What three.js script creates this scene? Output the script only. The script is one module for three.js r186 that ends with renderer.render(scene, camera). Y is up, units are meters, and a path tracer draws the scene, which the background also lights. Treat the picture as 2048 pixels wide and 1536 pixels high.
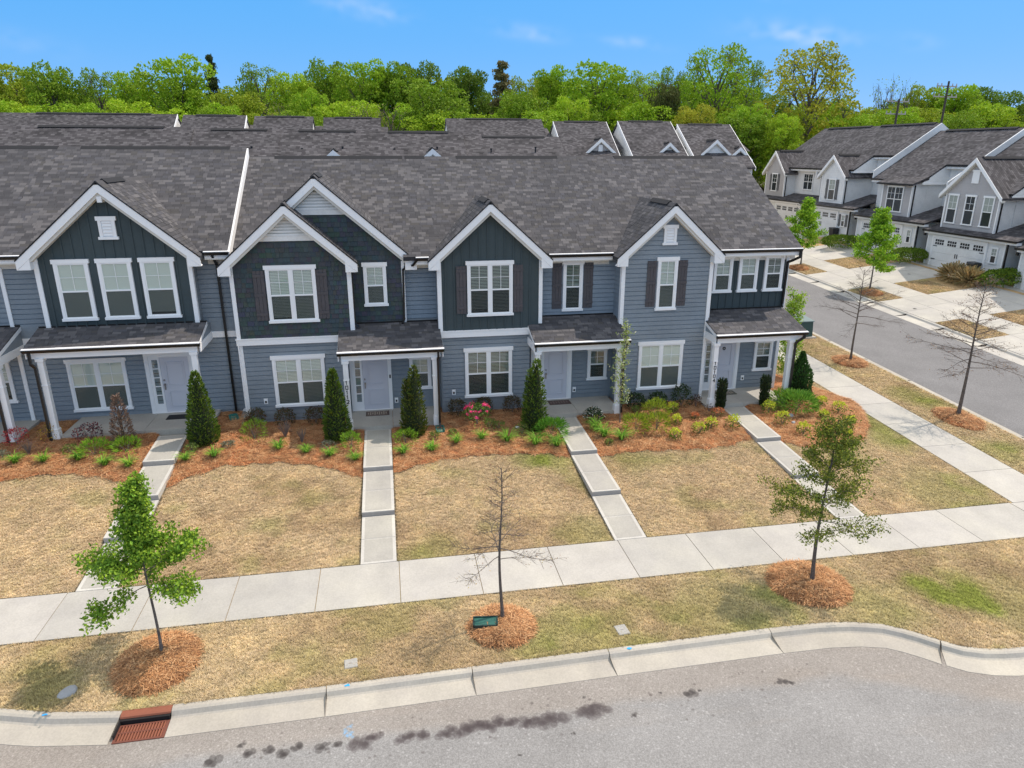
import * as THREE from 'three';
import { mergeGeometries } from 'three/addons/utils/BufferGeometryUtils.js';

// ---------- camera, sky, sun, exposure ----------
const scene = new THREE.Scene();
const camera = new THREE.PerspectiveCamera(57.5, 4 / 3, 0.1, 3000);
const EYE = [0.043, 9.157, 25.144];
camera.position.set(...EYE);
camera.rotation.order = 'YXZ';
camera.rotation.set(-0.3200, -0.1768, 0.001);
scene.add(camera);
const SUN_DIR = new THREE.Vector3(0.59, 1, -0.19).normalize();
const SKY_GAIN = 1.0;
const renderer = new THREE.WebGLRenderer({ antialias: true });
renderer.toneMapping = THREE.LinearToneMapping;
renderer.toneMappingExposure = 1.03;
renderer.shadowMap.enabled = true;
const sun = new THREE.DirectionalLight(0xfff2e4, 3.75);
sun.position.copy(SUN_DIR).multiplyScalar(120);
sun.castShadow = true;
sun.shadow.mapSize.set(4096, 4096);
Object.assign(sun.shadow.camera, { left: -70, right: 70, top: 70, bottom: -70, near: 1, far: 320 });
scene.add(sun, sun.target);

// ---------- random and noise ----------
let seedState = 20260411;
function rnd() { seedState = (seedState + 0x6d2b79f5) | 0; let t = Math.imul(seedState ^ (seedState >>> 15), 1 | seedState); t = (t + Math.imul(t ^ (t >>> 7), 61 | t)) ^ t; return ((t ^ (t >>> 14)) >>> 0) / 4294967296; }
const rr = (a, b) => a + (b - a) * rnd();
const pick = (a) => a[Math.floor(rnd() * a.length)];
const clamp = (v, a = 0, b = 1) => Math.max(a, Math.min(b, v));
const mix = (a, b, t) => a + (b - a) * t;
const lerpc = (a, b, t) => a + (b - a) * clamp(t);
const sstep = (a, b, v) => { const t = clamp((v - a) / (b - a)); return t * t * (3 - 2 * t); };
const hash = (x, y, s = 0) => { let h = Math.imul(x | 0, 374761393) ^ Math.imul(y | 0, 668265263) ^ Math.imul(s | 0, 2147483629 >> 3); h = Math.imul(h ^ (h >>> 13), 1274126177); return ((h ^ (h >>> 16)) >>> 0) / 4294967296; };
function vnoise(x, y, s = 0, per = 0) {
  const xi = Math.floor(x), yi = Math.floor(y), fx = x - xi, fy = y - yi;
  const w = (v) => (per ? ((v % per) + per) % per : v);
  const u = fx * fx * (3 - 2 * fx), v = fy * fy * (3 - 2 * fy);
  const a = hash(w(xi), w(yi), s), b = hash(w(xi + 1), w(yi), s), c = hash(w(xi), w(yi + 1), s), d = hash(w(xi + 1), w(yi + 1), s);
  return mix(mix(a, b, u), mix(c, d, u), v);
}
const fbm = (x, y, s = 0, o = 4) => { let t = 0, a = 0.5, f = 1; for (let i = 0; i < o; i++) { t += a * vnoise(x * f, y * f, s + i * 7); a *= 0.5; f *= 2.03; } return t / (1 - Math.pow(0.5, o)); };

// ---------- sky ----------
{
  const W = 1536, H = 768, data = new Float32Array(W * H * 4);
  const cl = [[1.0, 0.22, 0.1, 0.015, 0.4], [-0.02, 0.171, 0.05, 0.012, 0.30], [0.016, 0.162, 0.022, 0.006, 0.22], [0.195, 0.145, 0.04, 0.008, 0.34], [0.33, 0.132, 0.035, 0.006, 0.30], [0.53, 0.135, 0.06, 0.012, 0.42], [0.56, 0.127, 0.03, 0.007, 0.30], [-0.4, 0.115, 0.05, 0.010, 0.16], [0.50, 0.18, 0.02, 0.006, 0.25], [0.66, 0.12, 0.02, 0.008, 0.16], [-1.2, 0.3, 0.2, 0.03, 0.3], [1.6, 0.35, 0.2, 0.04, 0.3]];
  for (let j = 0; j < H; j++) for (let i = 0; i < W; i++) {
    const el = ((j + 0.5) / H - 0.5) * Math.PI, az = ((i + 0.5) / W - 0.5) * 2 * Math.PI;   // az: atan2(z, x)
    const x = Math.cos(el) * Math.cos(az), y = Math.sin(el), z = Math.cos(el) * Math.sin(az);
    const t = clamp(y, 0, 1), k = (j * W + i) * 4;
    const a = Math.pow(t, 0.55), low = Math.exp(-t * 10);
    let r = mix(-0.06, 0.2, a) + 0.45 * low, g = mix(0.39, 0.42, a) + 0.24 * low, b = mix(0.97, 0.88, a) + 0.05 * low; r = Math.max(r, 0.03);
    const cs = x * SUN_DIR.x + y * SUN_DIR.y + z * SUN_DIR.z, au = 0.9 * Math.exp((cs - 1) * 26) + 0.28 * Math.exp((cs - 1) * 4);
    r += au; g += au * 0.97; b += au * 0.9;
    // veil added overhead as fill light and a few faint wisps near the skyline
    const rel = Math.atan2(x, -z);
    let c = 0.92 * sstep(0.19, 0.52, y) * (0.8 + 0.5 * (fbm(x * 3 / (y + 0.3) + 5, z * 7 / (y + 0.3), 3) - 0.3));
    for (const [ca, ce, wa, we, s] of cl) {
      const dx = (rel - ca) / wa, dy = (el - ce - (rel - ca) * -0.12) / we, q = dx * dx + dy * dy;
      if (q < 6) c += 0.55 * s * Math.exp(-q) * Math.max(0, 2.6 * fbm(rel * 70 + el * 40, el * 190, 9, 4) - 0.75);
    }
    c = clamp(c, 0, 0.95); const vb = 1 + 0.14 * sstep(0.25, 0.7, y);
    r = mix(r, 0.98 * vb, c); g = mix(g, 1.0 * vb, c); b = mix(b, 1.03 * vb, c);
    if (y < 0) { const q = clamp(-y * 6); r = mix(r, 0.22, q); g = mix(g, 0.2, q); b = mix(b, 0.15, q); }
    data[k] = r * SKY_GAIN; data[k + 1] = g * SKY_GAIN; data[k + 2] = b * SKY_GAIN; data[k + 3] = 1;
  }
  const tex = new THREE.DataTexture(data, W, H, THREE.RGBAFormat, THREE.FloatType);
  tex.mapping = THREE.EquirectangularReflectionMapping; tex.magFilter = tex.minFilter = THREE.LinearFilter; tex.needsUpdate = true;
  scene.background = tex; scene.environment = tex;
}

// ---------- textures ----------
function dataTex(n, fn, metres, srgb = true) {
  const d = new Uint8Array(n * n * 4);
  for (let j = 0; j < n; j++) for (let i = 0; i < n; i++) { const c = fn(i / n, j / n, i, j), k = (j * n + i) * 4; d[k] = clamp(c[0], 0, 255); d[k + 1] = clamp(c[1], 0, 255); d[k + 2] = clamp(c[2], 0, 255); d[k + 3] = 255; }
  const t = new THREE.DataTexture(d, n, n, THREE.RGBAFormat);
  t.wrapS = t.wrapT = THREE.RepeatWrapping; t.magFilter = THREE.LinearFilter; t.minFilter = THREE.LinearMipmapLinearFilter; t.generateMipmaps = true;
  if (srgb) t.colorSpace = THREE.SRGBColorSpace;
  t.repeat.set(1 / metres, 1 / metres); t.needsUpdate = true; return t;
}
const tn = (u, v, p, s) => vnoise(u * p, v * p, s, p);
const tf = (u, v, p, s) => 0.5 * tn(u, v, p, s) + 0.25 * tn(u, v, p * 2, s + 1) + 0.15 * tn(u, v, p * 4, s + 2) + 0.1 * tn(u, v, p * 8, s + 3);
const T = {};
T.concrete = dataTex(512, (u, v) => { const a = tf(u, v, 3, 11) - 0.5, b = tn(u, v, 190, 12) - 0.5, c = tf(u, v, 9, 14) - 0.5; const q = 226 + a * 34 + b * 16 + c * 18; return [q, q - 1, q - 4 - a * 10]; }, 4.3);
T.asphalt = dataTex(1024, (u, v) => { const a = tf(u, v, 4, 21) - 0.5, b = tn(u, v, 380, 22) - 0.5, c = tn(u, v, 170, 23); let q = 212 + a * 28 + b * 66; if (c > 0.9) q += 40; return [q, q - 1, q - 2]; }, 5);
T.grain = dataTex(512, (u, v) => { const q = 128 + (tn(u, v, 160, 31) - 0.5) * 140 + (tf(u, v, 12, 32) - 0.5) * 90; return [q, q, q]; }, 1.2, false);
T.wood = dataTex(512, (u, v) => { const q = 232 + (tn(u, v * 0.25, 120, 41) - 0.5) * 26 + (tf(u, v, 6, 42) - 0.5) * 26; return [q, q, q]; }, 2.2);
T.dust = dataTex(512, (u, v) => { const q = 236 + (tf(u, v, 4, 45) - 0.5) * 34 + (tn(u, v, 90, 46) - 0.5) * 10; return [q, q, q - 1]; }, 3.7);
T.bark = dataTex(256, (u, v) => { const q = 205 + (tn(u * 3, v, 24, 51) - 0.5) * 90 + (tf(u, v, 16, 52) - 0.5) * 60; return [q, q, q]; }, 0.5);
T.farShingle = dataTex(1024, (u, v) => {
  const rows = 32, r = Math.floor(v * rows), fv = v * rows - r, cols = 20, off = hash(r, 3, 61), x = u * cols + off * 5, ci = Math.floor(x);
  const n1 = hash((ci % cols + cols) % cols, r, 62), n2 = tn(u, v, 8, 63);
  let q = 158 + (n1 - 0.5) * 85 + (n2 - 0.5) * 55; if (fv < 0.13) q *= 0.6; if (x - ci < 0.05) q *= 0.8;
  return [q, q * (0.96 + 0.02 * n1), q * 0.975];
}, 4.6);
T.grass = (() => {
  const n = 1024, c = document.createElement('canvas'); c.width = c.height = n; const g = c.getContext('2d');
  g.fillStyle = 'rgb(228,226,222)'; g.fillRect(0, 0, n, n);
  for (let i = 0; i < 26000; i++) {
    const x = rnd() * n, y = rnd() * n, a = rnd() * 6.283, l = rr(8, 26), q = Math.floor(rr(150, 255));
    g.strokeStyle = `rgba(${q},${q - 2},${q - 8},0.55)`; g.lineWidth = rr(1.2, 3.2);
    for (const [ox, oy] of [[0, 0], [n, 0], [-n, 0], [0, n], [0, -n]]) { if (x + ox < -30 || x + ox > n + 30 || y + oy < -30 || y + oy > n + 30) continue; g.beginPath(); g.moveTo(x + ox, y + oy); g.lineTo(x + ox + Math.cos(a) * l, y + oy + Math.sin(a) * l); g.stroke(); }
  }
  const t = new THREE.CanvasTexture(c); t.colorSpace = THREE.SRGBColorSpace; t.wrapS = t.wrapT = THREE.RepeatWrapping; t.repeat.set(1 / 2.7, 1 / 2.7); return t;
})();
T.straw = (() => {
  const n = 1024, c = document.createElement('canvas'); c.width = c.height = n; const g = c.getContext('2d');
  g.fillStyle = 'rgb(140,82,50)'; g.fillRect(0, 0, n, n);
  const cols = ['222,150,98', '236,172,120', '198,124,76', '172,102,62', '140,80,50', '242,192,146', '214,138,88', '104,62,44'];
  for (let i = 0; i < 16000; i++) {
    const x = rnd() * n, y = rnd() * n, a = rnd() * 6.283, l = rr(24, 70);
    g.strokeStyle = `rgba(${pick(cols)},0.8)`; g.lineWidth = rr(1.5, 4);
    for (const [ox, oy] of [[0, 0], [n, 0], [-n, 0], [0, n], [0, -n]]) { if (x + ox < -80 || x + ox > n + 80 || y + oy < -80 || y + oy > n + 80) continue; g.beginPath(); g.moveTo(x + ox, y + oy); g.lineTo(x + ox + Math.cos(a) * l, y + oy + Math.sin(a) * l); g.stroke(); }
  }
  const t = new THREE.CanvasTexture(c); t.colorSpace = THREE.SRGBColorSpace; t.wrapS = t.wrapT = THREE.RepeatWrapping; t.repeat.set(1 / 2.2, 1 / 2.2); return t;
})();

// ---------- materials ----------
const lin = (r, g, b) => new THREE.Color().setRGB(r, g, b);
const mat = (c, o = {}) => new THREE.MeshStandardMaterial({ color: c, roughness: 0.85, ...o });
const leafMat = (o = {}) => new THREE.MeshPhysicalMaterial({ color: 0xffffff, vertexColors: true, roughness: 0.75, side: THREE.DoubleSide, transmission: 0.28, thickness: 0, specularIntensity: 0.25, ...o });
const M = {
  lap: mat(lin(0.28, 0.322, 0.358), { map: T.dust, roughness: 0.7 }),
  lapLight: mat(lin(0.29, 0.348, 0.405), { map: T.dust, roughness: 0.7 }),
  dark: mat(lin(0.058, 0.082, 0.088), { map: T.dust, roughness: 0.75 }),
  white: mat(lin(0.88, 0.875, 0.85), { map: T.dust, roughness: 0.6 }),
  trim: mat(lin(0.9, 0.895, 0.88), { roughness: 0.55 }),
  soffit: mat(lin(0.80, 0.77, 0.70), { map: T.dust }),
  vinyl: mat(lin(0.9, 0.9, 0.88), { roughness: 0.4 }),
  shutter: mat(lin(0.10, 0.09, 0.094), { map: T.wood, roughness: 0.7 }),
  door: mat(lin(0.64, 0.64, 0.68), { roughness: 0.45 }),
  blind: mat(lin(0.66, 0.67, 0.61), { roughness: 0.6 }),
  blindDim: mat(lin(0.34, 0.37, 0.33), { roughness: 0.6 }),
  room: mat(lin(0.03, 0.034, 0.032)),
  glass: new THREE.MeshPhysicalMaterial({ color: lin(0.9, 0.95, 0.92), roughness: 0.03, transmission: 1, thickness: 0, ior: 1.85, specularIntensity: 1 }),
  screen: mat(lin(0.03, 0.036, 0.034), { transparent: true, opacity: 0.58, side: THREE.DoubleSide }),
  black: mat(lin(0.012, 0.012, 0.013), { roughness: 0.35 }),
  vent: mat(lin(0.02, 0.02, 0.022), { roughness: 0.95 }),
  gutter: mat(lin(0.014, 0.013, 0.013), { roughness: 0.3, metalness: 0.2 }),
  flash: mat(lin(0.8, 0.8, 0.8), { roughness: 0.4 }),
  underlay: mat(lin(0.03, 0.03, 0.033)),
  shingles: mat(lin(1, 1, 1), { vertexColors: true, roughness: 0.95, bumpMap: T.grain, bumpScale: 0.003 }),
  farRoof: mat(lin(0.20, 0.196, 0.202), { map: T.farShingle, roughness: 0.95 }),
  concrete: mat(lin(0.585, 0.56, 0.505), { map: T.concrete, roughness: 0.9, bumpMap: T.grain, bumpScale: 0.002 }),
  concrete2: mat(lin(0.56, 0.538, 0.488), { map: T.concrete, roughness: 0.9, bumpMap: T.grain, bumpScale: 0.002 }),
  concrete3: mat(lin(0.61, 0.582, 0.528), { map: T.concrete, roughness: 0.9, bumpMap: T.grain, bumpScale: 0.002 }),
  brushed: mat(lin(0.52, 0.497, 0.445), { map: T.concrete, roughness: 0.95 }),
  edge: mat(lin(0.68, 0.655, 0.60), { map: T.concrete, roughness: 0.85 }),
  riser: mat(lin(0.46, 0.43, 0.40), { map: T.concrete, roughness: 0.95 }),
  curb: mat(lin(0.545, 0.505, 0.435), { map: T.concrete, roughness: 0.9 }),
  curb2: mat(lin(0.58, 0.54, 0.465), { map: T.concrete, roughness: 0.9 }),
  asphalt: mat(lin(0.275, 0.27, 0.268), { map: T.asphalt, roughness: 0.92 }),
  straw: mat(lin(0.84, 0.81, 0.72), { map: T.straw, roughness: 1, bumpMap: T.grain, bumpScale: 0.012 }),
  bark: mat(lin(0.19, 0.155, 0.13), { map: T.bark, roughness: 0.95 }),
  barkGrey: mat(lin(0.21, 0.185, 0.165), { map: T.bark, roughness: 0.95 }),
  twig: mat(lin(0.17, 0.135, 0.115), { roughness: 0.95 }),
  rust: mat(lin(0.30, 0.10, 0.055), { map: T.dust, roughness: 0.85 }),
  rustDark: mat(lin(0.20, 0.065, 0.04), { map: T.dust, roughness: 0.85 }),
  pit: mat(lin(0.01, 0.008, 0.008)),
  teal: mat(lin(0.03, 0.17, 0.14), { roughness: 0.5 }),
  greenBox: mat(lin(0.035, 0.075, 0.065), { roughness: 0.55 }),
  greenBoxTop: mat(lin(0.16, 0.21, 0.2), { roughness: 0.5 }),
  bag: mat(lin(0.012, 0.10, 0.075), { roughness: 0.5 }),
  stone: mat(lin(0.42, 0.42, 0.42), { map: T.dust, roughness: 0.95 }),
  lid: mat(lin(0.5, 0.49, 0.46), { map: T.concrete, roughness: 0.9 }),
  block: mat(lin(0.4, 0.37, 0.33), { map: T.concrete, roughness: 0.95 }),
  blue: mat(lin(0.04, 0.35, 0.75), { roughness: 0.9 }),
  metal: mat(lin(0.3, 0.29, 0.28), { metalness: 0.8, roughness: 0.35 }),
  rubber: mat(lin(0.018, 0.018, 0.018), { roughness: 0.9 }),
  matBrown: mat(lin(0.10, 0.065, 0.055), { roughness: 0.95 }),
  matTan: mat(lin(0.34, 0.28, 0.22), { roughness: 0.95 }),
  wWall: mat(lin(0.91, 0.91, 0.90), { map: T.dust, roughness: 0.7 }),
  gWall: mat(lin(0.53, 0.505, 0.50), { map: T.dust, roughness: 0.8 }),
  shutterGrey: mat(lin(0.13, 0.13, 0.13), { roughness: 0.8 }),
  dim: mat(lin(0.03, 0.035, 0.04), { roughness: 0.15 }),
  fence: mat(lin(0.14, 0.115, 0.095), { map: T.wood, roughness: 0.9 }),
  pole: mat(lin(0.12, 0.105, 0.09), { map: T.bark, roughness: 0.95 }),
  poleArm: mat(lin(0.42, 0.41, 0.39), { roughness: 0.8 }),
  leaf: leafMat(), leafFar: leafMat({ transmission: 0.42 }),
};
const gm = () => M.shingles;

// ---------- geometry collector ----------
let BASE = [0, 0, 0];
class Geo {
  constructor(colors = false) { this.p = []; this.c = colors ? [] : null; this.u = null; }
  tri(a, b, c, col) { this.p.push(a[0], a[1], a[2], b[0], b[1], b[2], c[0], c[1], c[2]); if (this.c) for (let i = 0; i < 3; i++) this.c.push(col[0], col[1], col[2]); return this; }
  quad(a, b, c, d, col) { this.tri(a, b, c, col); this.tri(a, c, d, col); return this; }
  poly(pts, col) { for (let i = 1; i < pts.length - 1; i++) this.tri(pts[0], pts[i], pts[i + 1], col); return this; }
  // 8 corners: bottom 4 (ccw seen from above: a b c d), top 4
  hexa(b, t, col) { this.quad(t[0], t[1], t[2], t[3], col); this.quad(b[3], b[2], b[1], b[0], col); for (let i = 0; i < 4; i++) { const j = (i + 1) % 4; this.quad(b[i], b[j], t[j], t[i], col); } return this; }
  box(x0, x1, y0, y1, z0, z1, col) { return this.hexa([[x0, y0, z1], [x1, y0, z1], [x1, y0, z0], [x0, y0, z0]], [[x0, y1, z1], [x1, y1, z1], [x1, y1, z0], [x0, y1, z0]], col); }
  // polygon in x,y extruded over z0..z1 (convex, ccw seen from +z)
  prismZ(pts, z0, z1, col) { const f = pts.map(([x, y]) => [x, y, z1]), b = pts.map(([x, y]) => [x, y, z0]); this.poly(f, col); this.poly([...b].reverse(), col); pts.forEach((_, i) => { const j = (i + 1) % pts.length; this.quad(b[i], b[j], f[j], f[i], col); }); return this; }
  // polygon in z,y (as [z,y]) extruded over x0..x1
  prismX(pts, x0, x1, col) { const f = pts.map(([z, y]) => [x1, y, z]), b = pts.map(([z, y]) => [x0, y, z]); this.poly([...f].reverse(), col); this.poly(b, col); pts.forEach((_, i) => { const j = (i + 1) % pts.length; this.quad(b[j], b[i], f[i], f[j], col); }); return this; }
  tube(pts, r0, r1, sides = 5, col) {
    const n = pts.length; let prev = null; const up = Math.abs(pts[n - 1][1] - pts[0][1]) > 0.9 * Math.hypot(pts[n - 1][0] - pts[0][0], pts[n - 1][1] - pts[0][1], pts[n - 1][2] - pts[0][2]) ? [1, 0, 0] : [0, 1, 0];
    for (let i = 0; i < n; i++) {
      const a = pts[Math.max(0, i - 1)], b = pts[Math.min(n - 1, i + 1)], d = norm(sub(b, a)), s = norm(cross(d, up)), t = cross(s, d), r = Array.isArray(r0) ? r0[i] : mix(r0, r1, i / (n - 1)), ring = [];
      for (let k = 0; k < sides; k++) { const q = k / sides * 6.28319, c = Math.cos(q) * r, e = Math.sin(q) * r; ring.push([pts[i][0] + s[0] * c + t[0] * e, pts[i][1] + s[1] * c + t[1] * e, pts[i][2] + s[2] * c + t[2] * e]); }
      if (prev) for (let k = 0; k < sides; k++) { const j = (k + 1) % sides; this.quad(prev[k], prev[j], ring[j], ring[k], col); }
      prev = ring;
    }
    return this;
  }
  build(base = BASE) {
    const n = this.p.length, pos = new Float32Array(n), nor = new Float32Array(n), uv = new Float32Array(n / 3 * 2);
    for (let i = 0; i < n; i += 9) {
      const p = this.p, ax = p[i + 3] - p[i], ay = p[i + 4] - p[i + 1], az = p[i + 5] - p[i + 2], bx = p[i + 6] - p[i], by = p[i + 7] - p[i + 1], bz = p[i + 8] - p[i + 2];
      let nx = ay * bz - az * by, ny = az * bx - ax * bz, nz = ax * by - ay * bx; const l = Math.hypot(nx, ny, nz) || 1; nx /= l; ny /= l; nz /= l;
      const X = Math.abs(nx), Y = Math.abs(ny), Z = Math.abs(nz);
      for (let k = 0; k < 3; k++) {
        const o = i + k * 3, x = p[o], y = p[o + 1], z = p[o + 2], q = o / 3 * 2;
        pos[o] = x - base[0]; pos[o + 1] = y - base[1]; pos[o + 2] = z - base[2]; nor[o] = nx; nor[o + 1] = ny; nor[o + 2] = nz;
        if (this.u) { uv[q] = this.u[q]; uv[q + 1] = this.u[q + 1]; }
        else if (Y >= X && Y >= Z) { uv[q] = x; uv[q + 1] = -z; } else if (X >= Z) { uv[q] = z; uv[q + 1] = y; } else { uv[q] = x; uv[q + 1] = y; }
      }
    }
    const g = new THREE.BufferGeometry();
    g.setAttribute('position', new THREE.BufferAttribute(pos, 3)); g.setAttribute('normal', new THREE.BufferAttribute(nor, 3)); g.setAttribute('uv', new THREE.BufferAttribute(uv, 2));
    if (this.c) g.setAttribute('color', new THREE.BufferAttribute(new Float32Array(this.c), 3));
    return g;
  }
}
function sub(a, b) { return [a[0] - b[0], a[1] - b[1], a[2] - b[2]]; }
function add3(a, b, k = 1) { return [a[0] + b[0] * k, a[1] + b[1] * k, a[2] + b[2] * k]; }
function cross(a, b) { return [a[1] * b[2] - a[2] * b[1], a[2] * b[0] - a[0] * b[2], a[0] * b[1] - a[1] * b[0]]; }
function norm(a) { const l = Math.hypot(a[0], a[1], a[2]) || 1; return [a[0] / l, a[1] / l, a[2] / l]; }

// ---------- scene graph helpers ----------
const used = {};
function numbered(n) { const b = n.replace(/_\d{3}$/, ''); if (used[b] === undefined) { used[b] = 0; return b; } used[b]++; return b + '_' + String(used[b]).padStart(3, '0'); }
function tag(o, label, category, group) { o.userData = { label, category }; if (group) o.userData.group = group; return o; }
function thing(name, label, category, pos = [0, 0, 0], group) { const o = new THREE.Group(); o.name = numbered(name); o.position.set(...pos); scene.add(o); BASE = pos; return tag(o, label, category, group); }
function mk(name, g, m, parent) { const o = new THREE.Mesh(g instanceof Geo ? g.build() : g, m); o.name = name; o.castShadow = o.receiveShadow = true; parent.add(o); return o; }
function grp(name, parent) { const o = new THREE.Group(); o.name = name; parent.add(o); return o; }
function struct(name, g, m) { BASE = [0, 0, 0]; const o = mk(numbered(name), g, m, scene); o.userData.kind = 'structure'; return o; }
function structGroup(name) { BASE = [0, 0, 0]; const o = new THREE.Group(); o.name = numbered(name); scene.add(o); o.userData.kind = 'structure'; return o; }
function copyOf(src, label, pos, turn = 0, sc = 1) { const o = src.clone(); o.name = numbered(src.name); o.userData = { ...src.userData, label }; o.position.set(...pos); o.rotation.y = turn; if (Array.isArray(sc)) o.scale.set(...sc); else o.scale.setScalar(sc); scene.add(o); return o; }

// ---------- terrain ----------
const sideH = (z) => -0.87 + 0.045 * (9.3 - clamp(z, -110, 9.3));
function landH(x, z) {
  const G = lerpc(-0.17, 0.18, (-4.75 - x) / 0.5);
  let y = z > 0 ? lerpc(G, -0.87, 1 - Math.pow(clamp(1 - (z - 1.75) / 7.45), 1.28)) : lerpc(G, sideH(z), (-10 - z) / 10);
  y = lerpc(y, sideH(z), (x - 16) / 2.1);
  if (x > 30.5) y += 0.8 * clamp((x - 30.5) / 8);
  return y;
}
// back edge of the front kerb
const CURB = [[-40, 10.2], [-14, 10.6], [-11, 11.3], [-9.3, 12.1], [-7.66, 12.93], [-6.6, 13.22], [-5.32, 13.41], [-4.43, 13.41], [-1.58, 13.41], [1.31, 13.37], [4.22, 13.33], [7.94, 13.30], [9.1, 13.32], [9.9, 13.42], [10.5, 13.60], [11.0, 13.92], [11.4, 14.32], [11.75, 14.6], [12.2, 14.76], [13.0, 14.83], [15, 14.85], [18, 14.6], [20, 13.6], [21.4, 12.2], [22.15, 10.2], [22.35, 8]];
const curbZ = (x) => { if (x >= 22.3) return -999; for (let i = 0; i < CURB.length - 1; i++) { const [a, b] = CURB[i], [c, d] = CURB[i + 1]; if (x >= a && x <= c) return mix(b, d, (x - a) / (c - a)); } return 8; };
// ---------- ground sheet ----------
const GREEN = [[12.49, 12.5, 0.45, 0.9], [12.9, 13.0, 0.5, 0.8], [13.3, 13.5, 0.35, 0.8], [13.5, 12.4, 0.6, 0.45], [5.2, 4.6, 0.7, 0.6], [4.3, 4.5, 0.6, 0.5], [5.1, 8.8, 0.9, 0.35], [17.9, 3.6, 0.9, 0.6], [18.2, 2.2, 0.8, 0.5], [17.3, 4.9, 0.8, 0.45], [8.6, 12.2, 0.5, 0.5], [-7.0, 12.5, 0.6, 0.35], [16.6, 8.4, 1.5, 0.3], [0.9, 8.7, 0.7, 0.35], [21.4, 0.8, 0.9, 0.45], [21.6, 1.8, 0.8, 0.4], [20.6, 6.2, 0.9, 0.4], [14.2, 13.7, 1.2, 0.3], [7.7, 4.9, 0.8, 0.35], [7.4, 13.0, 1.6, 0.3], [3.8, 13.1, 1.2, 0.35], [10.8, 13.0, 1, 0.35]];
function lawnColor(x, z) {
  const n1 = fbm(x * 0.55 + 3, z * 0.6 + 9, 101, 4), n2 = fbm(x * 1.7, z * 1.9, 107, 3), n3 = vnoise(x * 5, z * 5, 109);
  let c = [0.63, 0.478, 0.285];                                   // dormant straw
  const t = sstep(0.5, 0.72, n1) * 0.75, w = sstep(0.55, 0.75, n2) * 0.6;
  c = [mix(c[0], 0.47, t), mix(c[1], 0.33, t), mix(c[2], 0.185, t)];
  c = [mix(c[0], 0.72, w), mix(c[1], 0.55, w), mix(c[2], 0.31, w)];
  let g = 0.26 * sstep(0.56, 0.74, fbm(x * 0.8 + 40, z * 1.0, 117, 3)) + (x > 15.5 || z > 10.5 ? 0.05 : 0.0) + 0.14 * sstep(0.6, 0.8, fbm(x * 2.6, z * 2.6, 121, 3));
  for (const [gx, gz, r, s] of GREEN) { const d = Math.hypot(x - gx, z - gz) / r; if (d < 1.6) g += s * (1 - sstep(0.3, 1.5, d + (n2 - 0.5) * 0.9)); }
  g = clamp(g, 0, 0.95);
  c = [mix(c[0], 0.30, g), mix(c[1], 0.34, g), mix(c[2], 0.055, g)];
  const v = 0.84 + 0.32 * n3; return [c[0] * v, c[1] * v, c[2] * v];
}
{
  const axis = (parts) => { const a = []; for (const [from, to, st] of parts) for (let v = from; v < to - 1e-6; v += st) a.push(v); a.push(parts[parts.length - 1][1]); return a; };
  const xs = axis([[-1600, -400, 300], [-400, -100, 30], [-100, -16, 4], [-16, 25, 0.22], [25, 44, 0.4], [44, 100, 4], [100, 400, 30], [400, 1600, 300]]);
  const zs = axis([[-1800, -400, 200], [-400, -110, 29], [-110, -40, 5], [-40, -12, 0.8], [-12, 16.6, 0.2], [16.6, 40, 3], [40, 400, 40]]);
  for (const [a, b] of [[-7.72, -6.8], [-1.03, -0.12], [5.74, 6.64], [12.42, 13.32]]) xs.push(a - 0.015, a + 0.015, b - 0.015, b + 0.015);
  xs.push(22.40, 22.46, 30.60, 30.64); xs.sort((a, b) => a - b);
  const nx = xs.length, nz = zs.length, P = new Float32Array(nx * nz * 3), C = new Float32Array(nx * nz * 3), U = new Float32Array(nx * nz * 2), I = [];
  for (let j = 0; j < nz; j++) for (let i = 0; i < nx; i++) {
    const x = xs[i]; let z = zs[j]; const k = j * nx + i, cz = curbZ(x) + 0.06;
    if (z > 9 && cz > 9 && Math.abs(z - cz) <= 0.1001) z = cz;       // a grid line follows the back of the kerb
    let y = landH(x, z);
    if (z > 9 && z > cz + 1e-6) y = -1.35;
    if (x > 22.45 && x < 30.62 && z < 20) y = sideH(z) - 0.45;
    if (x > 30.62 && x < 34.2 && z < 14) y = landH(x, z) - 0.05;
    if (z > 1.5 && z < 9.25) for (const [a, b] of [[-7.72, -6.8], [-1.03, -0.12], [5.74, 6.64], [12.42, 13.32]]) if (x > a && x < b) y -= 0.14;
    let c = [0.13, 0.12, 0.07];
    if (z > -40 && x > -40 && x < 60 && z < 30) c = lawnColor(x, z); else if (z > -80) c = [0.28, 0.22, 0.12];
    if (x > 34 && x < 60 && z < 14 && z > -60) c = [c[0] * 1.05, c[1] * 0.92, c[2] * 0.8];
    P.set([x, y, z], k * 3); C.set(c, k * 3); U.set([x, -z], k * 2);
    if (i < nx - 1 && j < nz - 1) I.push(k, k + nx, k + 1, k + 1, k + nx, k + nx + 1);
  }
  const g = new THREE.BufferGeometry();
  g.setAttribute('position', new THREE.BufferAttribute(P, 3)); g.setAttribute('color', new THREE.BufferAttribute(C, 3)); g.setAttribute('uv', new THREE.BufferAttribute(U, 2)); g.setIndex(I); g.computeVertexNormals();
  struct('ground', g, new THREE.MeshStandardMaterial({ vertexColors: true, map: T.grass, roughness: 1, bumpMap: T.grain, bumpScale: 0.006 }));
}

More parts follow.
